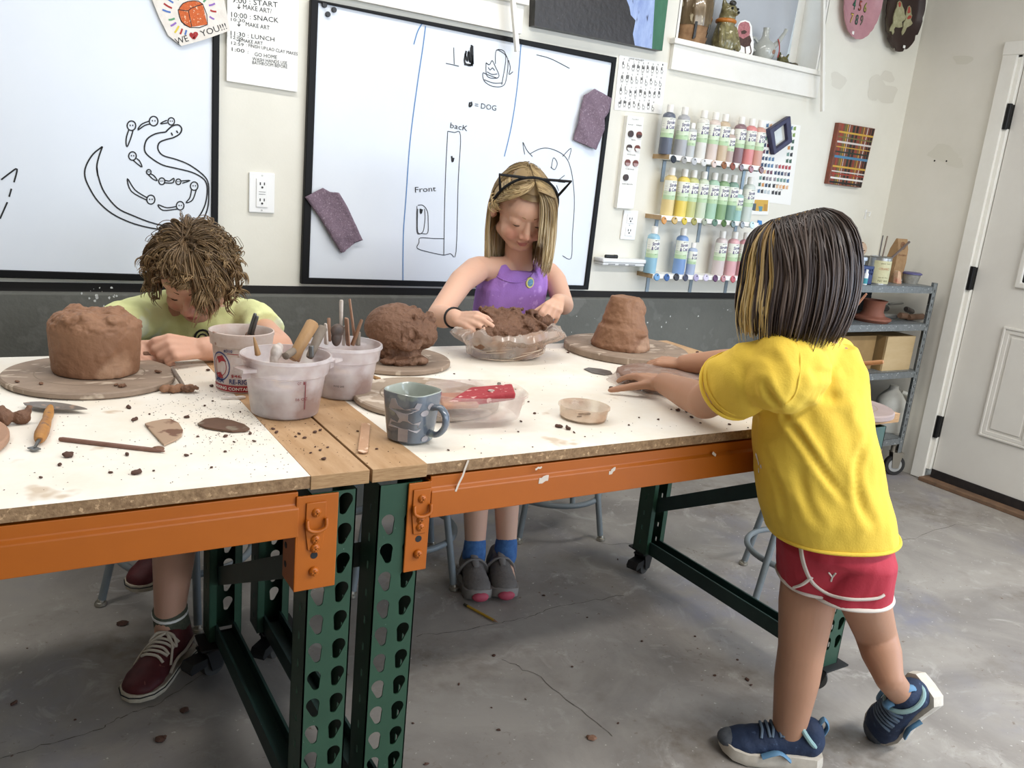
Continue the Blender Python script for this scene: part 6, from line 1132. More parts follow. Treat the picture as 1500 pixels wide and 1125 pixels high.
def head(b, c, M, s=1, nose=1):
    P = lambda x, y, z: V(c)+M @ (V((x, y, z))*s)
    b.ball(P(0, -.012, .022), (.078*s, .095*s, .088*s), 28, 20, M); b.ball(P(0, .018, -.03), (.064*s, .07*s, .078*s), 24, 16, M)
    b.rcone(P(0, .055, -.082), P(0, .062, -.088), .026*s, .020*s); b.rcone(P(.045, .01, -.07), P(.012, .058, -.088), .022*s, .02*s); b.rcone(P(-.045, .01, -.07), P(-.012, .058, -.088), .022*s, .02*s)
    for q in (-1, 1):
        b.ball(P(.034*q, .05, -.045), (.031*s, .03*s, .03*s), 14, 10, M); b.ball(P(.031*q, .066, .002), (.021*s, .017*s, .017*s), 14, 10, M)
        b.ball(P(.079*q, -.012, -.018), (.009*s, .021*s, .031*s), 14, 10, M @ Euler((.2, 0, -.35*q)).to_matrix()); b.rcone(P(.075*q, -.012, -.04), P(.08*q, -.014, -.05), .009*s, .007*s)
        b.ball(P(.012*q, .094, -.038), (.009*s, .009*s, .007*s), 10, 8, M)
    b.rcone(P(0, .083, .0), P(0, .1, -.032), .0075*s, .0108*s)
    b.ball(P(0, .083, -.0625), (.017*s, .009*s, .005*s), 14, 8, M); b.ball(P(0, .082, -.0705), (.014*s, .009*s, .0055*s), 14, 8, M); b.ball(P(0, .052, .03), (.06*s, .036*s, .042*s), 20, 14, M)
    return P
def headcol(c, M, s, skin, lip, blush):
    Mi = M.inverted()
    def f(p, n):
        q = Mi @ (p-V(c))/s; k = skin
        if q.y > .03 and -.15 < q.z < .15 and abs(q.x) < .1:
            d = ((q.x/.017)**2+((q.z+.0665)/.0075)**2)
            if d < 1.3 and q.y > .07: k = ln(lip, skin, max(0, min(1, (d-.7)/.6)))
            else:
                bl = max(0, 1-(((abs(q.x)-.038)/.026)**2+((q.z+.038)/.026)**2)); k = ln(skin, blush, bl*.6)
                if abs(q.x) < .016 and -.05 < q.z < -.02: k = ln(k, blush, .35)
        return tuple(k)+(1,)
    return f
def facial_hair_lines(P, M, par, mb_col, lash):
    """closed-looking lids seen from above: lashes, and brows"""
    for q in (-1, 1):
        b = MB(); b.tube([P(q*(.014+.034*t), .0835-.012*(t-.5)**2*4-.006*t, -.005-.0055*sin(pi*t)) for t in [k/8 for k in range(9)]], [.0006, .0012, .0016, .0018, .0018, .0018, .0016, .0013, .0008], 6); b.build('eyelash', lash, par)
        b = MB(); b.tube([P(q*(.012+.036*t), .0865-.012*t-.006*t*t, .020+.006*sin(pi*t*.8)) for t in [k/8 for k in range(9)]], [.0014, .002, .0024, .0024, .0023, .002, .0018, .0014, .0008], 6); b.build('eyebrow', mb_col, par)
def loft(b, rings, n=36):
    """rings: (centre, ux, uy) with ux, uy half-axis vectors"""
    vs = []; k = len(rings)
    for c, ux, uy in rings:
        c = V(c); ux = V(ux); uy = V(uy)
        for j in range(n):
            a = 2*pi*j/n; ca, sa = cos(a), sin(a); e = .85
            vs.append(c+ux*(abs(ca)**e*(1 if ca > 0 else -1))+uy*(abs(sa)**e*(1 if sa > 0 else -1)))
    fs = [(i*n+j, i*n+(j+1) % n, (i+1)*n+(j+1) % n, (i+1)*n+j) for i in range(k-1) for j in range(n)]+[tuple(range(n-1, -1, -1)), tuple(range((k-1)*n, k*n))]
    b.add(vs, fs)
class HB(MB):
    """strands of hair with a colour per vertex"""
    def __init__(s): super().__init__(); s.c = []
    def strand(s, pts, r, c0, c1, n=5, flat=.55, k=1.0):
        m = len(pts); rs = [r*min(1, .5+2*i/m)*(1 if i < m*.7 else max(.12, 1-(i-m*.7)/(m*.3)*.9)) for i in range(m)]
        s.tube(pts, rs, n, cap=True, flat=flat); 
        for i in range(m): s.c += [ln(c0, c1, (i/(m-1))**k)+(1,)]*n
    def sheet(s, rows, c0, c1, k=1.0):
        m = min(len(r) for r in rows); rows = [r[:m] for r in rows]; n = len(rows); s.add([p for r in rows for p in r], [(i*m+j, i*m+j+1, (i+1)*m+j+1, (i+1)*m+j) for i in range(n-1) for j in range(m-1)])
        for r in rows: s.c += [ln(c0, c1, (j/(m-1))**k)+(1,) for j in range(m)]
    def done(s, name, m, par):
        o = s.build(name, m, par, recalc=False, smooth=180); at = o.data.color_attributes.new('Col', 'FLOAT_COLOR', 'POINT')
        for i, c in enumerate(s.c): at.data[i].color = c
        return o
def lc(h): return lin(h)[:3]
m_hair = mat('hair_strands', '#7a6040', .42, attr='Col', spec=.45)
def hang_path(c, M, rad3, phi, off, part, zend, k=7, drift=.0, elev0=82, elev1=2, curl=0, rnd=random, flare=0):
    """over the skull from the parting, then straight down"""
    a, b_, h = rad3; pts = []
    for i in range(k):
        e = rad(elev0+(elev1-elev0)*i/(k-1)); o = off*min(1, .45+i/(k-1))
        pts.append(V(c)+M @ V((-(a+o)*sin(phi)*cos(e), (b_+o)*cos(phi)*cos(e)+part*(1-i/(k-1)), (h+o)*sin(e))))
    p = pts[-1].copy(); L = max(.01, p.z-zend); m = max(3, int(L/.018)); out = (p-V(c)); out.z = 0
    if out.length > 0: out.normalize()
    w = rnd.uniform(0, 6)
    for i in range(1, m+1):
        t = i/m; q = p+V((0, 0, -L*t))+out*(flare*sin(pi*t*.9)-curl*t*t+drift*t); q += V((sin(w+t*5), cos(w*1.3+t*4), 0))*.0022*t; pts.append(q)
    for _ in range(4): pts = [pts[0]]+[(pts[i-1]+pts[i]*2+pts[i+1])/4 for i in range(1, len(pts)-1)]+[pts[-1]]
    return pts
def shoe(name, par, o, M, L, wd, mats, style, label=None):
    """o = heel point on the ground, M columns: toe, left, up; mats: upper, sole, accent, lace"""
    P = lambda x, y, z: V(o)+M @ V((x*L, y*wd, z))
    out = [(0, 0), (.01, .3), (.08, .44), (.25, .42), (.42, .40), (.6, .47), (.75, .5), (.88, .42), (.97, .22), (1, 0), (.97, -.24), (.88, -.42), (.75, -.48), (.6, -.44), (.42, -.38), (.25, -.42), (.08, -.44), (.01, -.3)]
    sh = 3 if style == 'runner' else 2; hs = .03 if style == 'runner' else .024
    b = MB(); up = lambda x: (hs+.012*(1-x)+.006*max(0, x-.85)*6) if style == 'runner' else hs
    n = len(out); R = []
    for kk, (k, z) in enumerate(((.93, 0), (1.0, .005), (1.02, .5), (1.0, 1))):
        for x, y in out:
            zz_ = up(x)*z if z > .01 else (0 if z == 0 else .004); toe = .012*max(0, x-.75)**2*16*(style == 'runner'); R.append(P(.5+(x-.5)*k, y*k, zz_+toe))
    b.add(R, [(i*n+j, i*n+(j+1) % n, (i+1)*n+(j+1) % n, (i+1)*n+j) for i in range(3) for j in range(n)]+[tuple(range(n-1, -1, -1)), tuple(range(3*n, 4*n))])
    sole = b.build(name+'_sole', mats[1], par, smooth=40)
    b = MB(); r = wd*.40
    for x, y, z, rx, ry, rz in ((.13, 0, hs+.028, .13*L, r*.95, .04), (.22, 0, hs+.03, .16*L, r*.92, .043), (.32, 0, hs+.028, .18*L, r*.91, .043), (.42, 0, hs+.024, .2*L, r*.94, .039), (.52, 0, hs+.02, .2*L, r*1.0, .035), (.63, 0, hs+.014, .2*L, r*1.07, .031), (.74, 0, hs+.008, .2*L, r*1.12, .028), (.84, 0, hs+.004, .14*L, r*1.0, .024)): b.ball(P(x, y, z), (rx, ry, rz), 18, 12, M)
    b.rcone(P(.12, 0, hs+.03), P(.14, 0, hs+.058), r*.84, r*.78, 18); b.rcone(P(.24, 0, hs+.03), P(.25, 0, hs+.056), r*.82, r*.72, 18)
    Mi = M.inverted()
    def fl(p, nn):
        q = Mi @ (p-V(o)); 
        if q.z < hs*.8: q.z = hs*.8
        return V(o)+M @ q
    u = blob(b, name+'_upper', mats[0], par, None, .004, 9, fl)
    if style == 'skate':
        b = MB(); b.tube([P(.5+(x-.5)*1.022, y*1.022, hs*.74) for x, y in out], .0016, 6, True); b.build('sole_line', mats[2], sole)
        for s in (-1, 1):
            b = MB(); b.tube(spline([P(.62, s*.46, hs+.012), P(.48, s*.44, hs+.03), P(.3, s*.42, hs+.028), P(.12, s*.42, hs+.045)], 4), .004, 8); b.build('side_stripe', mats[3], u)
    tb = BVHTree.FromPolygons([x.co+WO[u.name] for x in u.data.vertices], [tuple(p.vertices) for p in u.data.polygons])
    def S(x, y, e=.002):
        q, nn, i_, d_ = tb.ray_cast(P(x, y, .3), M @ V((0, 0, -1))); return (q+nn*e) if q is not None else P(x, y, hs+.04)
    nl = 6
    if mats[3] is not None:
        b = MB(); fz = lambda x: hs+.058-.105*max(0, x-.28)
        for k in range(nl):
            x = .34+.052*k; b.tube(spline([S(x, -.28), S(x+.012, -.12, .004), S(x+.012, .12, .004), S(x+.03*(k % 2), .28)], 3), .0036, 7)
        if style == 'skate':
            for s in (-1, 1):
                b.tube(spline([S(.34, 0, .006), S(.36, .16*s, .012), S(.42, .28*s, .008), S(.4, .14*s, .006), S(.34, 0, .006)], 5), .0036, 7); b.tube(spline([S(.34, 0, .006), S(.42, .2*s, .006), S(.52, .32*s, .005), S(.58, .38*s, .004)], 5), .0033, 7)
        b.build('laces', mats[3], u)
    return u, sole, P, S
# ================================================================== PEOPLE
from mathutils.bvhtree import BVHTree
FW = _f
def rowring(y, rows, dep, n=None):
    """torso cross-sections read from the silhouette; depth half-axis dep lies along the horizontal view direction"""
    out = []; vh = V((FW.x, FW.y, 0)).normalized()
    for r_, d in zip(rows, dep):
        ul, ur, v = r_[:3]; yy = r_[3] if len(r_) > 3 else y
        c = W((ul+ur)/2, v, yy); D = (c-EYE).dot(FW); a = EYE+ray(ul, v)*D; b_ = EYE+ray(ur, v)*D; h = (b_-a)/2; hx = V((h.x, h.y, 0)); out.append((c, hx.normalized()*h.length+V((0, 0, h.z*.6)), vh*d))
    return out
def scale_rings(R, k, kd=None): return [(c, ux*k, uy*(kd or k)) for c, ux, uy in R]
def hit(o, u, v):
    me = o.data; off = WO[o.name]; t = BVHTree.FromPolygons([x.co+off for x in me.vertices], [tuple(p.vertices) for p in me.polygons]); r = ray(u, v).normalized(); p, n, i, d = t.ray_cast(EYE, r); return p, n
def skinmat(name): return mat(name, '#c99a7c', .5, attr='Col', c2=None, sss=.12, spec=.35, bump=.05, bs=180)
def person(body, label, loc, skin, colf, vox=.0036, sm=6, fn=None):
    o = blob(body, 'person', skin, None, loc, vox, sm, fn, colf); return setp(o, label, 'person')
def wrinkle(amp, s, seed, stretch=(1, 1, .35)):
    return lambda p, n: p+n*amp*(fbm((p.x*stretch[0], p.y*stretch[1], p.z*stretch[2]), s, seed, 3)+.5*fbm((p.x, p.y, p.z*.6), s*2.3, seed+3, 2))
# ---------------------------------------------------------------- girl in purple
sk = lc('#d8ad95'); M = rot_frame((-.23, -.806, -.545)); HC = W(766, 303, 2.28); s = 1.1
b = MB(); P = head(b, HC, M, s)
sL, sR = W(694, 386, 2.34), W(806, 392, 2.38)
nb = V((1.478, 2.345, 1.035)); b.rcone(HC+V((.012, .03, -.05)), nb, .045, .046, 18)
tr_ = [(V((1.45, 2.36, .66)), V((.125, 0, 0)), V((0, .085, 0))), (V((1.46, 2.37, .78)), V((.108, 0, 0)), V((0, .075, 0))), (V((1.468, 2.365, .9)), V((.12, .01, 0)), V((0, .08, 0))), (V((1.474, 2.36, .98)), V((.125, .012, 0)), V((0, .078, 0))), (V((1.478, 2.352, 1.025)), V((.10, .01, 0)), V((0, .06, 0)))]
loft(b, tr_); b.rcone(nb+V((0, .005, -.005)), sL+V((.015, 0, -.012)), .042, .036); b.rcone(nb+V((0, .005, -.005)), sR+V((-.015, 0, -.012)), .042, .036)
eL, eR = W(641, 463, 2.2), W(826, 447, 2.27); wL, wR = W(668, 466, 2.075), W(817, 442, 2.14)
b.chain([sL+V((.008, 0, -.022)), sL.lerp(eL, .35), eL], [.043, .039, .033]); b.chain([eL, eL.lerp(wL, .35), wL], [.033, .034, .025])
b.chain([sR+V((-.008, 0, -.022)), sR.lerp(eR, .35), eR], [.043, .039, .033]); b.chain([eR, eR.lerp(wR, .35), wR], [.033, .033, .025])
gd = (W(709, 473, 1.955)-wL).normalized(); hand(b, wL, gd, (-.35, -.75, .5), -1, .155, fc=[(34, 46, 28), (14, 34, 22), (16, 36, 24), (22, 40, 26)], thumb=(.75, .3, -.6), tcurl=2, r=.0085)
gd2 = (W(797, 470, 2.0)-wR).normalized(); hand(b, wR, gd2, (-.15, -.55, .8), 1, .155, fc=[(40, 45, 30), (48, 50, 30), (54, 52, 30), (60, 52, 30)], thumb=(.7, .45, -.55), tcurl=2, r=.0085)
for hx, kx, ax in ((V((1.40, 2.35, .68)), V((1.335, 2.26, .42)), W(696, 795, 2.20)), (V((1.52, 2.35, .68)), V((1.445, 2.25, .42)), W(742, 792, 2.17))):
    an = ax.copy(); b.chain([hx, hx.lerp(kx, .4), kx, kx.lerp(an, .35), an, V((an.x, an.y, .05))], [.072, .064, .046, .047, .034, .032]); b.rcone(V((an.x, an.y, .05)), V((an.x-.03, an.y-.08, .035)), .03, .026)
f_ = headcol(HC, M, s, sk, lc('#b06e66'), lc('#d08a76')); msk = skinmat('skin_fair')
g = person(b, 'girl in a purple tank top and black cat-ear headband looking down at bagged clay', (1.40, 2.2, 0), msk, f_, .0034)
lash = mat('lash_brown', '#4a3426', .6); facial_hair_lines(P, M, g, mat('brow_blond', '#9a7a55', .7), lash)
b = MB(); loft(b, [(c+V((0, 0, 0)), ux*1.075, uy*1.10) for c, ux, uy in tr_[:3]]+[(V((1.472, 2.36, .965)), V((.130, .012, 0)), V((0, .088, 0))), (V((1.474, 2.355, 1.0)), V((.112, .012, 0)), V((0, .085, 0))), (V((1.476, 2.351, 1.022)), V((.092, .012, 0)), V((0, .074, 0))), (V((1.477, 2.349, 1.032)), V((.076, .01, 0)), V((0, .068, 0)))])
for q, sh in ((-1, sL), (1, sR)):
    x0 = 1.475+q*.075; pts = [V((x0, 2.306, .955)), V((x0, 2.304, 1.0)), V((x0-.006*q, 2.318, 1.045)), V((x0-.004*q, 2.36, 1.055)), V((x0-.002*q, 2.41, 1.02)), V((x0, 2.435, .96))]
    b.tube(spline(pts, 5), .024, 16, flat=.36, up=(0, -1, .2))
m_tank = mat('tank_purple', '#a77cc9', .85, '#9a6fbd', 9, .8, '#b890d4', 30, .6, bump=.25, bs=220)
tk = blob(b, 'tank_top', m_tank, g, None, .0036, 6, wrinkle(.003, 14, 2))
b = MB()
pts = [hit(tk, u, v) for u, v in ((722, 400), (733, 408), (748, 413), (763, 413), (774, 408), (781, 400))]
if all(p[0] is not None for p in pts): b.tube(spline([p+n*.001 for p, n in pts], 4), .0028, 7); b.build('neck_binding', m_tank, tk)
p, n = hit(tk, 776, 414)
if p is not None:
    R = n.to_track_quat('Z', 'Y').to_matrix(); b = MB(); b.lathe([(.0001, -.002), (.017, -.002), (.0185, 0), (.017, .003), (.0001, .0035)], p, 28, R); bd = b.build('badge', mat('badge_yellow', '#d8cf7a', .3), tk)
    b = MB(); b.lathe([(.0001, .0036), (.0125, .0036), (.0001, .0042)], p, 24, R); b.build('badge_centre', mat('badge_navy', '#2b3f66', .3, '#6fa3c4', 120, .5), bd)
    b = MB()
    for q in (-1, 1): b.tube([p+R @ V((q*.005+.0035*cos(a), .003+.0025*sin(a), .0044)) for a in [k*pi/5 for k in range(10)]], .0008, 5, True)
    b.tube([p+R @ V((-.008+.004*k, -.004+.0012*(k % 2), .0044)) for k in range(5)], .001, 5); b.build('badge_print', mat('badge_blue', '#7fb6d6', .3), bd)
b = MB(); b.tube([wL.lerp(eL, .12)+Matrix(((1, 0, 0), (0, 1, 0), (0, 0, 1))) @ (lambda t, a_: (t.orthogonal().normalized()*cos(a_)+t.cross(t.orthogonal().normalized())*sin(a_))*.029)((wL-eL).normalized(), k*pi/12) for k in range(24)], .003, 8, True); b.build('bracelet', mat('band_black', '#141416', .5), g)
b = MB(); b.ball((1.45, 2.36, .66), (.14, .105, .09)); 
for hx, kx in ((V((1.40, 2.35, .66)), V((1.355, 2.29, .5))), (V((1.52, 2.35, .66)), V((1.48, 2.29, .5)))): b.rcone(hx, kx, .08, .078)
blob(b, 'shorts', mat('shorts_blue', '#4a5672', .85), g, None, .006, 3)
SG = [mat('sneaker_grey', '#77716c', .75, '#645f5b', 90, .9, bump=.4, bs=160), mat('sneaker_sole_grey', '#8a8580', .6), m_paper, None]; mu = mat('sneaker_strap', '#7d7874', .7); mpk = mat('sneaker_pink', '#b0485a', .6)
for j, (he, to, an) in enumerate(((V((1.327, 2.245, 0)), V((1.272, 2.056, 0)), W(696, 795, 2.20)), (V((1.423, 2.225, 0)), V((1.357, 2.035, 0)), W(742, 792, 2.17)))):
    t = (to-he); L = t.length; t /= L; Ms = Matrix((t, V((0, 0, 1)).cross(t), V((0, 0, 1)))).transposed(); u, so, Q, S = shoe('sneaker', g, he, Ms, L*1.04, .1, SG, 'runner')
    b = MB(); b.tube(spline([Q(.34, -.46, .04), S(.38, -.33), S(.41, -.15), S(.42, 0), S(.41, .15), S(.38, .33), Q(.34, .46, .04)], 4), .015, 10, flat=.4, up=(0, 0, 1)); b.build('sneaker_strap', mu, u)
    b = MB(); b.tube([S(.34, 0, .004), S(.42, 0, .006), S(.5, 0, .004), S(.58, 0, .002)], [.012, .013, .012, .008], 10, flat=.5); b.build('sneaker_tongue', mu, u)
    b = MB(); b.ball(Q(.985, 0, .022), (.028, .014, .016), 12, 8, Ms @ Matrix.Rotation(pi/2, 3, 'Z')); b.build('toe_patch', mpk, so)
    b = MB(); b.rcone(V((an.x, an.y, .085)), V((an.x, an.y, .138)), .040, .037, 20); blob(b, 'sock', mat('sock_blue', '#4d79b0', .85, '#3a5f94', 40), g, None, .004, 2)
# hair
H = HB(); rs = random.Random(4); rad3 = (.081*s, .1*s, .104*s); c0s = ['#8a7350', '#9c845c', '#7a6344', '#ab9468']; c1s = ['#cdb98e', '#bda578', '#dccba6', '#b39a6e', '#ebe0c8']
phis = [rad(104+76*k/22) for k in range(23)]+[rad(180+118*k/26) for k in range(1, 27)]
z_of = lambda ph: W(735, 388, 2.28).z+.012*sin(ph*5)
H.sheet([hang_path(HC, M, rad3, rad(q), .006, .02, -9, elev1=44, rnd=random.Random(1))[:7] for q in range(-40, 112, 6)], lc('#7a6344'), lc('#8a7350'))
H.sheet([hang_path(HC, M, rad3, ph, .008, .03, z_of(ph)+.03, rnd=rs)[:18] if True else None for ph in phis] if False else [[q for q in hang_path(HC, M, rad3, ph, .007, .03, z_of(ph)+.03, rnd=random.Random(1))][:15] for ph in phis], lc('#6a5236'), lc('#a98c5c'))
H.sheet([hang_path(HC, M, rad3, rad(q), .015, 0, -9, elev0=89.5, elev1=52, rnd=random.Random(1))[:7] for q in range(0, 361, 8)], lc('#86704d'), lc('#8a7350'))
for k in range(1250):
    ph = rad(rs.uniform(104, 322)); off = rs.uniform(.006, .021); p = hang_path(HC, M, rad3, ph, off, rs.uniform(-.05, .06), z_of(ph)+rs.gauss(0, .012), rnd=rs, curl=.006, flare=.006)
    H.strand(p, rs.uniform(.0013, .003), lc(rs.choice(c0s)), lc(rs.choice(c1s)), 4, .6, 1.2)
for k in range(190):                                                   # loose front pieces on the parted side
    ph = rad(rs.uniform(-36, -16) if k < 75 else rs.uniform(-62, -32)); p = hang_path(HC, M, rad3, ph, rs.uniform(.004, .014), rs.uniform(0, .06), (HC+M @ V((0, .1, -.045))).z+rs.gauss(0, .014) if k < 75 else z_of(0)+rs.gauss(.01, .015), rnd=rs, elev1=14, curl=.0)
    H.strand(p, rs.uniform(.001, .0022), lc(rs.choice(c0s)), lc(rs.choice(c1s)), 4, .6, 1.2)
for k in range(420):                                                  # swept back above the ear on the other side
    t0 = rs.random(); y0 = rs.uniform(.0, .1); pts = []
    for i in range(10):
        q = i/9; ph = rad(-4+q*108+t0*10); e = rad(84-min(1, q*1.5)*(40+34*t0)+8*q); o = rs.uniform(.008, .012)+.006*sin(pi*q); pts.append(HC+M @ V((-(rad3[0]+o)*sin(ph)*cos(e), (rad3[1]+o)*cos(ph)*cos(e)+y0*(1-q)*.3, (rad3[2]+o)*sin(e)-.004)))
    H.strand(pts, rs.uniform(.0015, .003), lc(rs.choice(c0s)), lc(rs.choice(c0s+c1s[:2])), 4, .6)
for k in range(260):                                                  # top of the left side
    pts = []; y0 = rs.uniform(-.06, .085)
    for i in range(8):
        q = i/7; ph = rad(-(20+q*70*rs.uniform(.9, 1.1))); e = rad(86-q*66); o = .010+.006*sin(pi*q); pts.append(HC+M @ V((-(rad3[0]+o)*sin(ph)*cos(e), (rad3[1]+o)*cos(ph)*cos(e)*.9+y0*(1-q), (rad3[2]+o)*sin(e))))
    H.strand(pts, rs.uniform(.0016, .003), lc(rs.choice(c0s)), lc(rs.choice(c0s)), 4, .6)
tuft = HC+M @ V((-.094, .012, .018))
for k in range(24): p = tuft+V((rs.gauss(0, .006), rs.gauss(0, .006), rs.gauss(0, .007))); H.strand(spline([p+V((.02, 0, .012)), p+V((-.012, -.004, .008)), p+V((-.008, -.004, -.012)), p+V((.01, 0, -.016))], 3), .003, lc('#a98c5c'), lc('#d8c497'))
hr = H.done('hair', m_hair, g)
m_hb = mat('headband_black', '#0c0c0e', .8, bump=.5, bs=300)
bandp = lambda a: HC+M @ V((-(.081*s+.018)*sin(a), .022*cos(a)+.012, (.104*s+.018)*cos(a)))
b = MB(); b.tube([bandp(rad(-92+184*k/30)) for k in range(31)], .0042, 8); hb = b.build('headband', m_hb, g)
for q in (1, -1):
    a0, a1 = bandp(rad(q*14)), bandp(rad(q*60)); ap = bandp(rad(q*46)); ap = ap+(ap-HC).normalized()*.058; b = MB(); b.tube([a0, a0.lerp(ap, .5), ap, ap.lerp(a1, .5), a1], .0042, 8); b.build('cat_ear', m_hb, hb)
# ---------------------------------------------------------------- curly haired child
skb = lc('#cc9f88'); M = rot_frame((-.36, -.66, -.66)); HC = W(285, 401, 2.25); s = 1.04
b = MB(); P = head(b, HC, M, s); sA, sB = W(212, 449, 2.38), W(352, 457, 2.38); nb = V((.468, 2.37, .915))
b.rcone(HC+V((.005, .05, -.03)), nb, .05, .05)
TB = rowring(2.39, [(192, 392, 600), (186, 396, 540), (186, 390, 500), (194, 378, 468), (214, 352, 444)], [.095, .10, .10, .095, .07])
low = [(V((.47, 2.43, .53)), V((.13, 0, 0)), V((0, .1, 0))), (V((.47, 2.41, .62)), V((.12, 0, 0)), V((0, .095, 0)))]
loft(b, scale_rings(low+TB[1:], .9)); b.rcone(nb, sA+V((.02, 0, -.02)), .05, .042); b.rcone(nb, sB+V((-.02, 0, -.02)), .05, .042)
eB, wB = W(408, 508, 2.125), W(298, 511, 2.035); b.chain([sB+V((-.01, 0, -.03)), sB.lerp(eB, .5), eB], [.046, .042, .038]); b.chain([eB, eB.lerp(wB, .4), wB], [.037, .036, .029])
hand(b, wB, W(232, 509, 2.0)-wB, (.05, -.72, .62), 1, .165, fc=[(38, 42, 20), (52, 60, 30), (58, 66, 35), (62, 66, 40)], thumb=(.95, .12, -.4), tcurl=2, r=.0098, spread=3)
eA, wA = V((.20, 2.2, .85)), V((.215, 2.085, .858)); b.chain([sA+V((.01, 0, -.03)), sA.lerp(eA, .5), eA], [.046, .042, .036]); b.chain([eA, wA], [.036, .027]); hand(b, wA, (.55, -.35, -.08), (-.3, -.5, .8), -1, .155, fc=[(30, 40, 25)]*4, r=.009, thumb=(.95, .1, -.4), tcurl=2)
ak = W(248, 905, 2.1); kn = V((.372, 2.10, .455)); hp = V((.42, 2.4, .55)); b.chain([hp, hp.lerp(kn, .5), kn, kn.lerp(ak, .38), ak, V((ak.x, ak.y+.01, .05))], [.078, .07, .056, .055, .037, .036]); b.rcone(V((ak.x, ak.y, .05)), V((ak.x-.05, ak.y-.07, .035)), .034, .028)
k2, a2 = V((.55, 2.15, .50)), V((.40, 2.36, .22)); h2 = V((.52, 2.41, .55)); b.chain([h2, k2, k2.lerp(a2, .4), a2], [.078, .055, .05, .036])
cb = person(b, 'child with curly brown hair and pale lime T-shirt bent low over the left table', (.42, 2.3, 0), skinmat('skin_warm'), headcol(HC, M, s, skb, lc('#a9625a'), lc('#c47d6a')), .0036)
facial_hair_lines(P, M, cb, mat('brow_brown', '#6b5038', .7), lash)
b = MB(); loft(b, low+TB[1:]); b.rcone(nb+V((0, .01, -.02)), sA+V((.015, 0, -.012)), .052, .054); b.rcone(nb+V((0, .01, -.02)), sB+V((-.015, 0, -.012)), .052, .054)
b.chain([sA+V((.005, 0, -.025)), sA.lerp(eA, .55)], [.06, .056]); b.tube([sB+V((-.02, 0, -.02)), sB.lerp(eB, .3), sB.lerp(eB, .62)], [.058, .06, .062], 20)
m_lime = mat('tshirt_lime', '#e6e8b0', .85, '#d3d894', 10, .9, '#dbe2c2', 7, .58, bump=.15, bs=200)
ts = blob(b, 't_shirt', m_lime, cb, None, .005, 4, wrinkle(.006, 11, 6))
b = MB(); pp = [hit(ts, 281+14*cos(a)*.8+16, 495-9*sin(a)*1.3) for a in [pi*k/8 for k in range(9)]]; pp = [q for q in pp if q[0] is not None]
if len(pp) > 3:
    b.tube([p_+n_*.0015 for p_, n_ in pp], .003, 6); q2 = [hit(ts, 297+6*cos(a), 495-6*sin(a)) for a in [pi*k/6 for k in range(7)]]; q2 = [q for q in q2 if q[0] is not None]
    if len(q2) > 2: b.tube([p_+n_*.0015 for p_, n_ in q2], .0022, 6)
    b.build('shirt_print', m_ink, ts)
b = MB(); b.ball((.47, 2.42, .56), (.135, .115, .08)); b.rcone(hp, hp.lerp(kn, .62), .088, .08); b.rcone(h2, h2.lerp(k2, .62), .088, .08); blob(b, 'shorts', mat('shorts_dark', '#2d3038', .85), cb, None, .006, 3)
m_red = mat('sneaker_maroon', '#5d1f22', .6, '#431518', 30, .9, '#7d4a44', 60, .66); SB = [m_red, mat('sneaker_sole_cream', '#cfc6b2', .6, '#b0a48f', 30), m_ink, mat('lace_cream', '#c9bfae', .8)]
he, to = V((.395, 2.13, 0)), ZW(190, 1032, 0); t = to-he; L = t.length; t /= L; Ms = Matrix((t, V((0, 0, 1)).cross(t), V((0, 0, 1)))).transposed(); shoe('sneaker', cb, he, Ms, L, .108, SB, 'skate')
b = MB(); b.tube([V((ak.x+.012, ak.y+.014, .075)), V((ak.x+.006, ak.y+.008, .11)), V((ak.x+.002, ak.y+.002, .145)), V((ak.x, ak.y, .152))], [.046, .044, .044, .040], 22); sk_ = b.build('sock', mat('sock_olive', '#5d6152', .9, '#4a4f42', 60, bump=.4, bs=200), cb)
b = MB(); b.tube([V((ak.x+.003, ak.y+.003, .132)), V((ak.x+.002, ak.y+.002, .139))], [.0452, .0452], 22); b.build('sock_stripe', m_paper, sk_)
t = V((-.75, -.66, -.1)).normalized(); up = V((0, 0, 1)); l = up.cross(t).normalized(); Ms = Matrix((t, l, t.cross(l))).transposed(); shoe('sneaker', cb, a2+V((.03, .03, -.075)), Ms, .2, .1, SB, 'skate')
H = HB(); rs = random.Random(8); rad3 = (.083*s, .1*s, .104*s); c0s = ['#4f3d2a', '#5f4a32', '#6d5539', '#44331f']; c1s = ['#8d7350', '#7a6142', '#a1865d', '#6b5337']
phis = [rad(62+298*k/48) for k in range(49)]
H.sheet([hang_path(HC, M, rad3, ph, .010, -.01, -9, k=9, elev1=-28 if k < 38 else 30, rnd=random.Random(1))[:9] for k, ph in enumerate(phis)], lc('#4f3d2a'), lc('#5f4a32')); H.sheet([hang_path(HC, M, rad3, rad(q), .009, -.01, -9, k=9, elev1=46, rnd=random.Random(1))[:9] for q in range(-24, 68, 4)], lc('#4f3d2a'), lc('#5f4a32'))
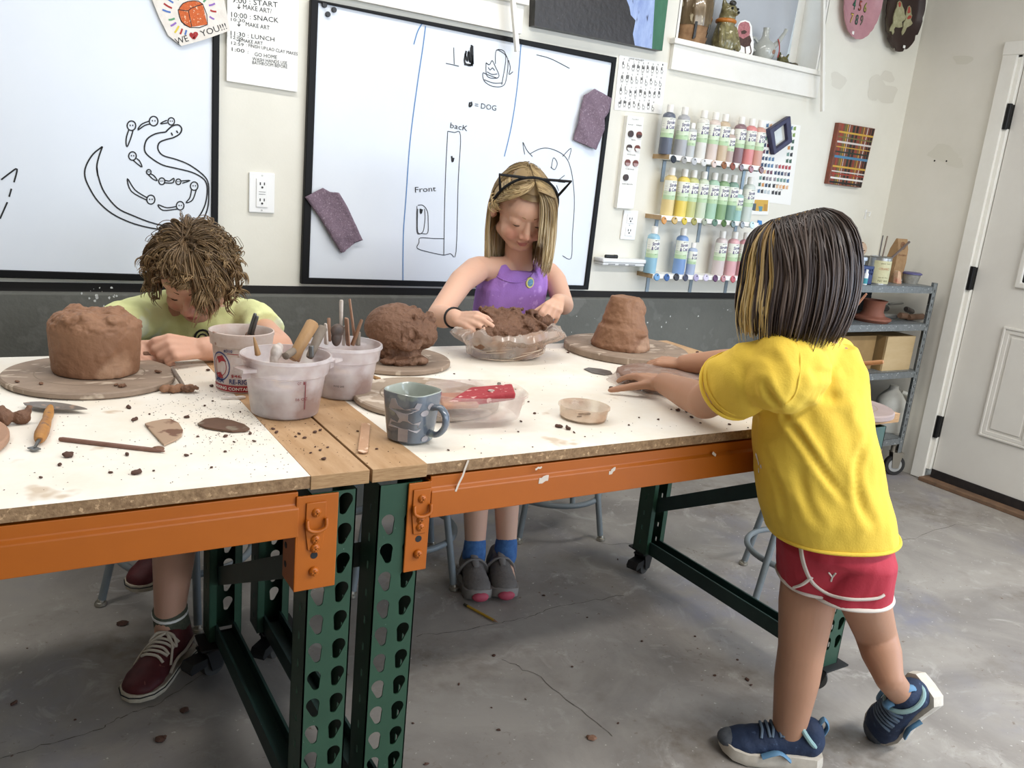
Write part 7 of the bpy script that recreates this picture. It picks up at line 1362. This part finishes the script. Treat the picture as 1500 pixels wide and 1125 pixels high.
def lock(ph, off, e1, hang, r1, turns, n, rr):
    base = hang_path(HC, M, rad3, ph, off, rs.uniform(-.04, .015), -9, k=9, elev1=e1, rnd=rs)[:9]; o = (base[-1]-HC).normalized(); end = base[-1]; w = rs.uniform(0, 6.28); sx = rs.choice((-1, 1))
    for i in range(1, 8): t = i/7; end = end+(V((0, 0, -1))*(.3+.7*t)+o*(.7*(1-t)))*hang/7; base.append(end)
    base = spline(base, 2); m = len(base); ca, cb_ = lc(rs.choice(c0s)), lc(rs.choice(c1s))
    for j in range(n):
        pts = []; dx, dy, dw = rs.gauss(0, .0045), rs.gauss(0, .0045), rs.gauss(0, .22); ll = rs.uniform(.86, 1)
        for i, p in enumerate(base[:max(6, int(m*ll))]):
            t = i/(m-1); a = w+dw+sx*turns*6.28*t; tg = (base[min(i+1, m-1)]-base[max(i-1, 0)]).normalized(); x = tg.orthogonal().normalized(); y = tg.cross(x); ra = .0015+r1*t**1.3; pts.append(p+(x*cos(a)+y*sin(a))*ra+(x*dx+y*dy)*(.35+.65*sin(pi*min(1, t*1.1)*.9)))
        H.strand(pts, rr*rs.uniform(.7, 1.25), ln(ca, lc(rs.choice(c0s)), .4), ln(cb_, lc(rs.choice(c1s)), .5), 4, .65)
for k in range(300):
    pd = rs.uniform(0, 360); ph = rad(pd); q = pd if pd < 180 else pd-360
    if -20 < q < 62: lock(ph, rs.uniform(.010, .022), rs.uniform(34, 60), rs.uniform(.01, .03), rs.uniform(.006, .014), rs.uniform(.5, 1.0), 7, .0019)
    elif -62 < q <= -20: lock(ph, rs.uniform(.010, .026), rs.uniform(2, 40), rs.uniform(.03, .075), rs.uniform(.006, .014), rs.uniform(.5, 1.1), 7, .0019)
    else: lock(ph, rs.uniform(.010, .034), rs.uniform(-28, 58), rs.uniform(.015, .055), rs.uniform(.007, .017), rs.uniform(.5, 1.2), 7, .002)
for k in range(26):
    q = rs.uniform(70, 290); lock(rad(q), rs.uniform(.03, .045), rs.uniform(0, 60), rs.uniform(.01, .035), rs.uniform(.012, .02), rs.uniform(.8, 1.4), 2, .0013)
H.done('hair', m_hair, cb)
c = V((.285, 2.045, T+.0155+.002)); b = MB(); b.ball(c+V((0, 0, .008)), (.022, .016, .01)); b.ball(c+V((.018, -.006, .006)), (.014, .01, .007)); setp(blob(b, 'clay_piece', m_clay2, None, c-V((0, 0, .002)), .003, 2, lambda p, n: p+n*.003*fbm(p, 60, 3)), 'small rough piece of clay under the curly haired child\'s fingers', 'clay')
# ---------------------------------------------------------------- child in yellow
sky_ = lc('#ad8268'); M = rot_frame((-.74, .58, -.34)); HC = W(1172, 394, 1.13); s = .95
b = MB(); P = head(b, HC, M, s); nb = W(1192, 500, 1.14); b.rcone(HC+V((.03, -.02, -.06)), nb+V((0, 0, -.02)), .05, .052)
RW = [(1126, 1308, 777, 1.09), (1114, 1304, 740, 1.09), (1106, 1294, 700, 1.1), (1105, 1280, 640, 1.11), (1108, 1270, 580, 1.12), (1118, 1264, 535, 1.13), (1140, 1252, 505, 1.135)]
TY = rowring(1.1, RW, [.135, .128, .122, .116, .108, .095, .06])
loft(b, scale_rings(TY, .8)); pel = W(1222, 812, 1.075); b.ball(pel, (.09, .08, .07))
sA = W(1134, 530, 1.09); eA = W(1032, 588, 1.30); wA = W(972, 561, 1.495); b.chain([sA+V((.02, 0, -.01)), sA.lerp(eA, .5), eA], [.052, .046, .041]); b.chain([eA, eA.lerp(wA, .35), wA], [.040, .038, .027])
hand(b, wA, W(918, 545, 1.665)-wA, (-.05, -.2, 1), -1, .165, fc=[(8, 14, 10), (6, 14, 10), (8, 14, 10), (10, 16, 12)], spread=9, thumb=(.55, .8, -.2), tcurl=8, r=.0092)
sB = W(1205, 525, 1.27); eB = W(1092, 529, 1.47); wB = W(1003, 533, 1.615); b.chain([sB, sB.lerp(eB, .5), eB], [.05, .042, .036]); b.chain([eB, eB.lerp(wB, .4), wB], [.035, .034, .026])
hand(b, wB, W(958, 531, 1.70)-wB, (-.1, -.3, 1), 1, .155, fc=[(18, 28, 20), (16, 28, 20), (18, 28, 20), (22, 30, 22)], spread=6, thumb=(.75, .6, -.2), tcurl=5, r=.0088)
h1 = W(1188, 830, 1.12); k1 = W(1174, 950, 1.1); a1 = W(1153, 1085, 1.105); b.chain([h1, h1.lerp(k1, .45), k1, k1.lerp(a1, .32), a1, V((a1.x+.005, a1.y-.005, .05))], [.064, .064, .0535, .0525, .036, .036])
h2 = W(1250, 830, 1.03); k2 = W(1282, 926, 1.06); a2 = W(1302, 993, .985); b.chain([h2, h2.lerp(k2, .5), k2, k2.lerp(a2, .5), a2], [.06, .058, .05, .047, .034])
toe2 = ZW(1287, 1074, .004); heel2 = W(1371, 1001, .955); t2 = (toe2-heel2); L2 = t2.length; t2 /= L2; u2 = V((-1, .05, .1)); u2 = (u2-t2*u2.dot(t2)).normalized(); M2 = Matrix((t2, u2.cross(t2), u2)).transposed()
b.rcone(a2, heel2+M2 @ V((.06, 0, .06)), .034, .03); b.rcone(heel2+M2 @ V((.06, 0, .05)), heel2+M2 @ V((.16, 0, .03)), .03, .024)
he1, to1 = V((1.668, 1.052, 0)), ZW(1052, 1092, .01); to1.z = 0; t1 = to1-he1; L1 = t1.length; t1 /= L1; M1 = Matrix((t1, V((0, 0, 1)).cross(t1), V((0, 0, 1)))).transposed(); b.rcone(V((a1.x, a1.y, .05)), he1+t1*.16+V((0, 0, .035)), .034, .026)
cy = person(b, 'child with dark bobbed hair, yellow T-shirt and red shorts leaning over the right table', (1.62, 1.1, 0), skinmat('skin_tan'), headcol(HC, M, s, sky_, lc('#9a5a50'), lc('#a9705a')), .0042)
facial_hair_lines(P, M, cy, mat('brow_dark', '#3a2a22', .7), lash)
m_yel = mat('tshirt_yellow', '#eac84c', .85, '#e3be42', 8, .8, bump=.18, bs=240)
b = MB(); loft(b, TY); b.rcone(nb+V((.01, -.01, -.03)), sA+V((.02, 0, .002)), .058, .062); b.rcone(sA+V((.06, .0, -.03)), sA+V((.02, 0, -.03)), .075, .075); b.rcone(nb+V((.03, .05, -.03)), sB+V((.02, -.02, 0)), .05, .055)
sl = sA.lerp(eA, .60); b.tube([sA+V((.035, 0, -.005)), sA.lerp(eA, .25), sA.lerp(eA, .48), sl], [.064, .068, .072, .071], 26); b.tube([sB+V((.02, 0, 0)), sB.lerp(eB, .4)], [.06, .062], 24)
def ywr(p, n):
    q = p+n*(.0045*fbm((p.x*1.2, p.y*1.2, p.z*.7+p.x*.5), 9, 4, 3)+.003*sin((p.z*1.0+p.x*1.1-p.y*.6)*55+3*fbm(p, 6, 2))*max(0, min(1, (p.z-.6)/.25))*.7)
    return q
ty = blob(b, 't_shirt', m_yel, cy, None, .005, 4, ywr)
for px, dp, wd_ in (([(1138, 590), (1150, 610), (1166, 632), (1185, 660), (1212, 700), (1240, 735)], .008, .008), ([(1120, 560), (1128, 580), (1138, 592)], .008, .008), ([(1190, 545), (1215, 548), (1245, 545)], .004, .008), ([(1185, 575), (1220, 582), (1258, 578)], .004, .010), ([(1270, 640), (1255, 690), (1262, 740), (1280, 770)], .005, .010), ([(1170, 690), (1180, 730), (1200, 770)], .005, .010), ([(1120, 660), (1140, 710), (1150, 760)], .004, .009)):
    q_ = [hit(ty, u, v)[0] for u, v in px]; q_ = [a for a in q_ if a is not None]
    if len(q_) < 2: continue
    q_ = spline(q_, 6); off = WO[ty.name]
    for v_ in ty.data.vertices:
        w_ = v_.co+off
        if (w_-q_[len(q_)//2]).length > .2: continue
        i_ = min(range(len(q_)), key=lambda k: (q_[k]-w_).length_squared); d_ = (q_[i_]-w_).length; e_ = sin(pi*min(1, (i_+1.5)/(len(q_)+2)))
        if d_ < wd_*4: v_.co += v_.normal*e_*dp*(-math.exp(-(d_/wd_)**2)+.55*math.exp(-((d_-wd_*1.9)/(wd_*1.0))**2))
b = MB(); ring_ = [c+V((0, 0, .018)) for c, _, _ in TY[:1]]
def hemring(R0, z, k, w, mm, nm, par):
    c, ux, uy = R0; bb = MB(); bb.tube([c+ux*k*(abs(cos(a))**.85*(1 if cos(a) > 0 else -1))+uy*k*(abs(sin(a))**.85*(1 if sin(a) > 0 else -1))+V((0, 0, z)) for a in [2*pi*j/60 for j in range(60)]], w, 8, True); bb.build(nm, mm, par)
hemring(TY[0], .004, 1.0, .0045, m_yel, 'hem', ty); 
b = MB(); d = (eA-sA).normalized(); x = d.orthogonal().normalized(); y = d.cross(x); b.tube([sl+(x*cos(a)+y*sin(a))*.0715 for a in [2*pi*j/36 for j in range(36)]], .0045, 8, True); b.tube([sl-d*.022+(x*cos(a)+y*sin(a))*.0725 for a in [2*pi*j/36 for j in range(36)]], .0015, 6, True); b.build('sleeve_hem', m_yel, ty)
b = MB()
sp_ = [hit(ty, u, v) for u, v in ((1166, 500), (1172, 525), (1170, 555), (1163, 580), (1150, 592))]; sp_ = [q for q in sp_ if q[0] is not None]
if len(sp_) > 2: b.tube(spline([p_+n_*.0005 for p_, n_ in sp_], 4), .0022, 6); b.build('shoulder_seam', m_yel, ty)
b = MB()
for u, v, r in ((1107, 668, .009), (1109, 676, .007), (1110, 690, .005), (1113, 683, .004)):
    p, n = hit(ty, u+2, v)
    if p is not None: R = n.to_track_quat('Z', 'Y').to_matrix(); b.add([p+n*.0012+R @ V((r*cos(a)*random.uniform(.4, 1), r*sin(a)*random.uniform(.7, 1.6), 0)) for a in [j*pi/5 for j in range(10)]], [tuple(range(10))])
if b.v: b.build('paint_smudge', m_paper, ty, smooth=0)
# shorts with white binding
m_sh = mat('shorts_red', '#b5303f', .75, '#a82a3a', 10, .8, bump=.12, bs=200); m_bind = mat('binding_white', '#dcd2c8', .85)
SH_ = rowring(1.08, [(1150, 1292, 765, 1.085), (1142, 1303, 795, 1.08)], [.105, .12])
b = MB(); loft(b, SH_[::-1]); L1r = rowring(1.1, [(1142, 1236, 846, 1.12), (1142, 1244, 810, 1.11)], [.1, .108]); L2r = rowring(1.05, [(1180, 1300, 862, 1.055), (1200, 1306, 810, 1.05)], [.108, .112]); loft(b, L1r+[SH_[1]]); loft(b, L2r+[SH_[1]])
shs = blob(b, 'shorts', m_sh, cy, None, .0045, 3, wrinkle(.003, 12, 3))
def bind(px, r=.0055):
    pts = [hit(shs, u, v) for u, v in px]; pts = [p_+n_*.001 for p_, n_ in pts if p_ is not None]
    if len(pts) > 2: bb = MB(); bb.tube(spline(pts, 4), r, 8, flat=.6); bb.build('binding', m_bind, shs)
bind([(1144, 860), (1152, 861), (1164, 860), (1175, 856), (1186, 848), (1189, 845)]); bind([(1173, 800), (1175, 815), (1180, 833), (1188, 850), (1200, 862), (1218, 872), (1240, 877), (1262, 878), (1285, 876), (1295, 871)])
for R0, zz0 in ((L1r[0], 0), (L2r[0], 0)): hemring(R0, .002, .985, .005, m_bind, 'leg_binding', shs)
b = MB()
for px in (((1214, 838), (1219, 845), (1217, 851)), ((1224, 839), (1219, 845))):
    pts = [hit(shs, *q) for q in px]; pts = [p_+n_*.001 for p_, n_ in pts if p_ is not None]
    if len(pts) > 1: b.tube(pts, [.002]*len(pts), 6)
if b.v: b.build('small_mark', m_bind, shs)
m_navy = mat('sneaker_navy', '#223350', .75, '#1a2740', 40, .9, '#3a4a66', 60, .64, bump=.3, bs=160); SY = [m_navy, mat('sneaker_sole_white', '#d9d2c6', .6, '#c2b9aa', 20), m_ink, mat('lace_slate', '#5f6f80', .8)]; m_lb = mat('sneaker_blue', '#567f9e', .6); m_tq = mat('sneaker_teal', '#8aa9a9', .8)
for he, Ms, L, an, kn in ((he1, M1, L1, a1, k1), (heel2, M2, L2, a2, k2)):
    u, so, Q, S = shoe('sneaker', cy, he, Ms, L, .108, SY, 'runner')
    for q in (-1, 1): b = MB(); b.tube(spline([Q(.34, q*.47, .032), Q(.46, q*.475, .05), Q(.62, q*.49, .034)], 4), [.008]*5+[.010]*4, 8, flat=.45); b.build('side_panel', m_lb, u)
    b = MB(); b.tube(spline([Q(.02, 0, .075), Q(-.02, 0, .105), Q(.03, 0, .125), Q(.07, 0, .105)], 4), .009, 8, flat=.45, up=Ms @ V((1, 0, 0))); b.build('heel_loop', m_lb, u)
    b = MB(); b.tube(spline([Q(.27, 0, .085), Q(.24, 0, .12), Q(.29, 0, .13), Q(.34, 0, .1)], 4), .010, 8, flat=.45, up=Ms @ V((1, 0, 0))); b.build('tongue_loop', m_lb, u)
    b = MB(); o = Q(.16, 0, .086); d = (an-o).normalized() if (an-o).length > .02 else (Ms @ V((0, 0, 1))); x = (Ms @ V((1, 0, 0))); x = (x-d*x.dot(d)).normalized(); y = d.cross(x); b.tube([o+(x*cos(a)*.046+y*sin(a)*.038) for a in [2*pi*j/28 for j in range(28)]], .006, 8, True); b.build('collar_trim', m_tq, u)
    b = MB(); b.ball(Q(.88, 0, .036), (.036, .036, .02), 16, 10, Ms); b.build('toe_cap', mat('toe_cap_grey', '#3f444c', .7, '#565a60', 60), u)
# hair: dark bob with blond front
H = HB(); rs = random.Random(12); rad3 = (.083*s, .102*s, .104*s); dk0 = ['#2c211d', '#36291f', '#231b19', '#3d2f28']; dk1 = ['#2a2120', '#453832', '#362a27', '#57483f', '#6f5f55']; bl0 = ['#8a6a3a', '#b08a4a']; bl1 = ['#d9bd7e', '#e6cf9a', '#c9a866']
zb = W(1180, 482, 1.13).z; phis = [rad(30+300*k/46) for k in range(47)]
H.sheet([hang_path(HC, M, rad3, ph, .011, -.01, zb+.02, rnd=random.Random(1), flare=.008)[:15] for ph in phis], lc('#2c211d'), lc('#2a2120'))
for k in range(2300):
    pd = rs.uniform(22, 347); ph = rad(pd); ze = zb+rs.gauss(0, .010)+(.012 if 150 < pd < 210 else 0)
    p = hang_path(HC, M, rad3, ph, rs.uniform(.010, .026), rs.uniform(-.05, .03), ze, rnd=rs, flare=.012, curl=.014)
    blond = pd > 300 and rs.random() < (.5 if pd < 322 else .97 if pd < 336 else .25)
    if blond: H.strand(p, rs.uniform(.0014, .003), lc(rs.choice(dk0 if rs.random() < .35 else bl0)), lc(rs.choice(bl1)), 4, .6, .6 if pd > 322 else 1.4)
    else: H.strand(p, rs.uniform(.0014, .003), lc(rs.choice(dk0)), lc(rs.choice(dk1)), 4, .6, .8)
for k in range(160): p = hang_path(HC, M, rad3, rad(rs.uniform(-28, 28)), rs.uniform(.007, .016), rs.uniform(0, .05), (HC+M @ V((0, .1, .01))).z+rs.gauss(0, .008), rnd=rs, elev1=20); H.strand(p, rs.uniform(.0014, .0026), lc(rs.choice(dk0)), lc(rs.choice(dk1)), 4, .6)
H.done('hair', m_hair, cy)
# ================================================================== LIGHT
area('ceiling_tubes', (2.5, -.55, 3.0), (0, 0, 0), 3.2, .2, 120, (1, .98, .95))
area('ceiling_tubes_rear', (.55, 1.85, 3.0), (0, 0, 0), 3.8, .25, 50, (1, .98, .95))
area('garage_daylight', (XR+.1, -1.15, 1.2), (0, 90, 0), 2.2, 3.0, 95, (.55, .72, 1))
area('front_fill_light', (2.15, -3.28, 1.7), (90, 0, 0), 3.6, 1.55, 74, (.86, .93, 1))  # added fill lamp behind the camera, brightens faces and front sides
area('door_daylight', (XR+.13, 1.85, 1.5), (0, 90, 0), .85, .45, 8, (.7, .84, 1))
SC.view_settings.view_transform = 'Standard'; SC.view_settings.look = 'None'; SC.view_settings.exposure = 0; SC.view_settings.gamma = 1
SC.view_settings.use_curve_mapping = False
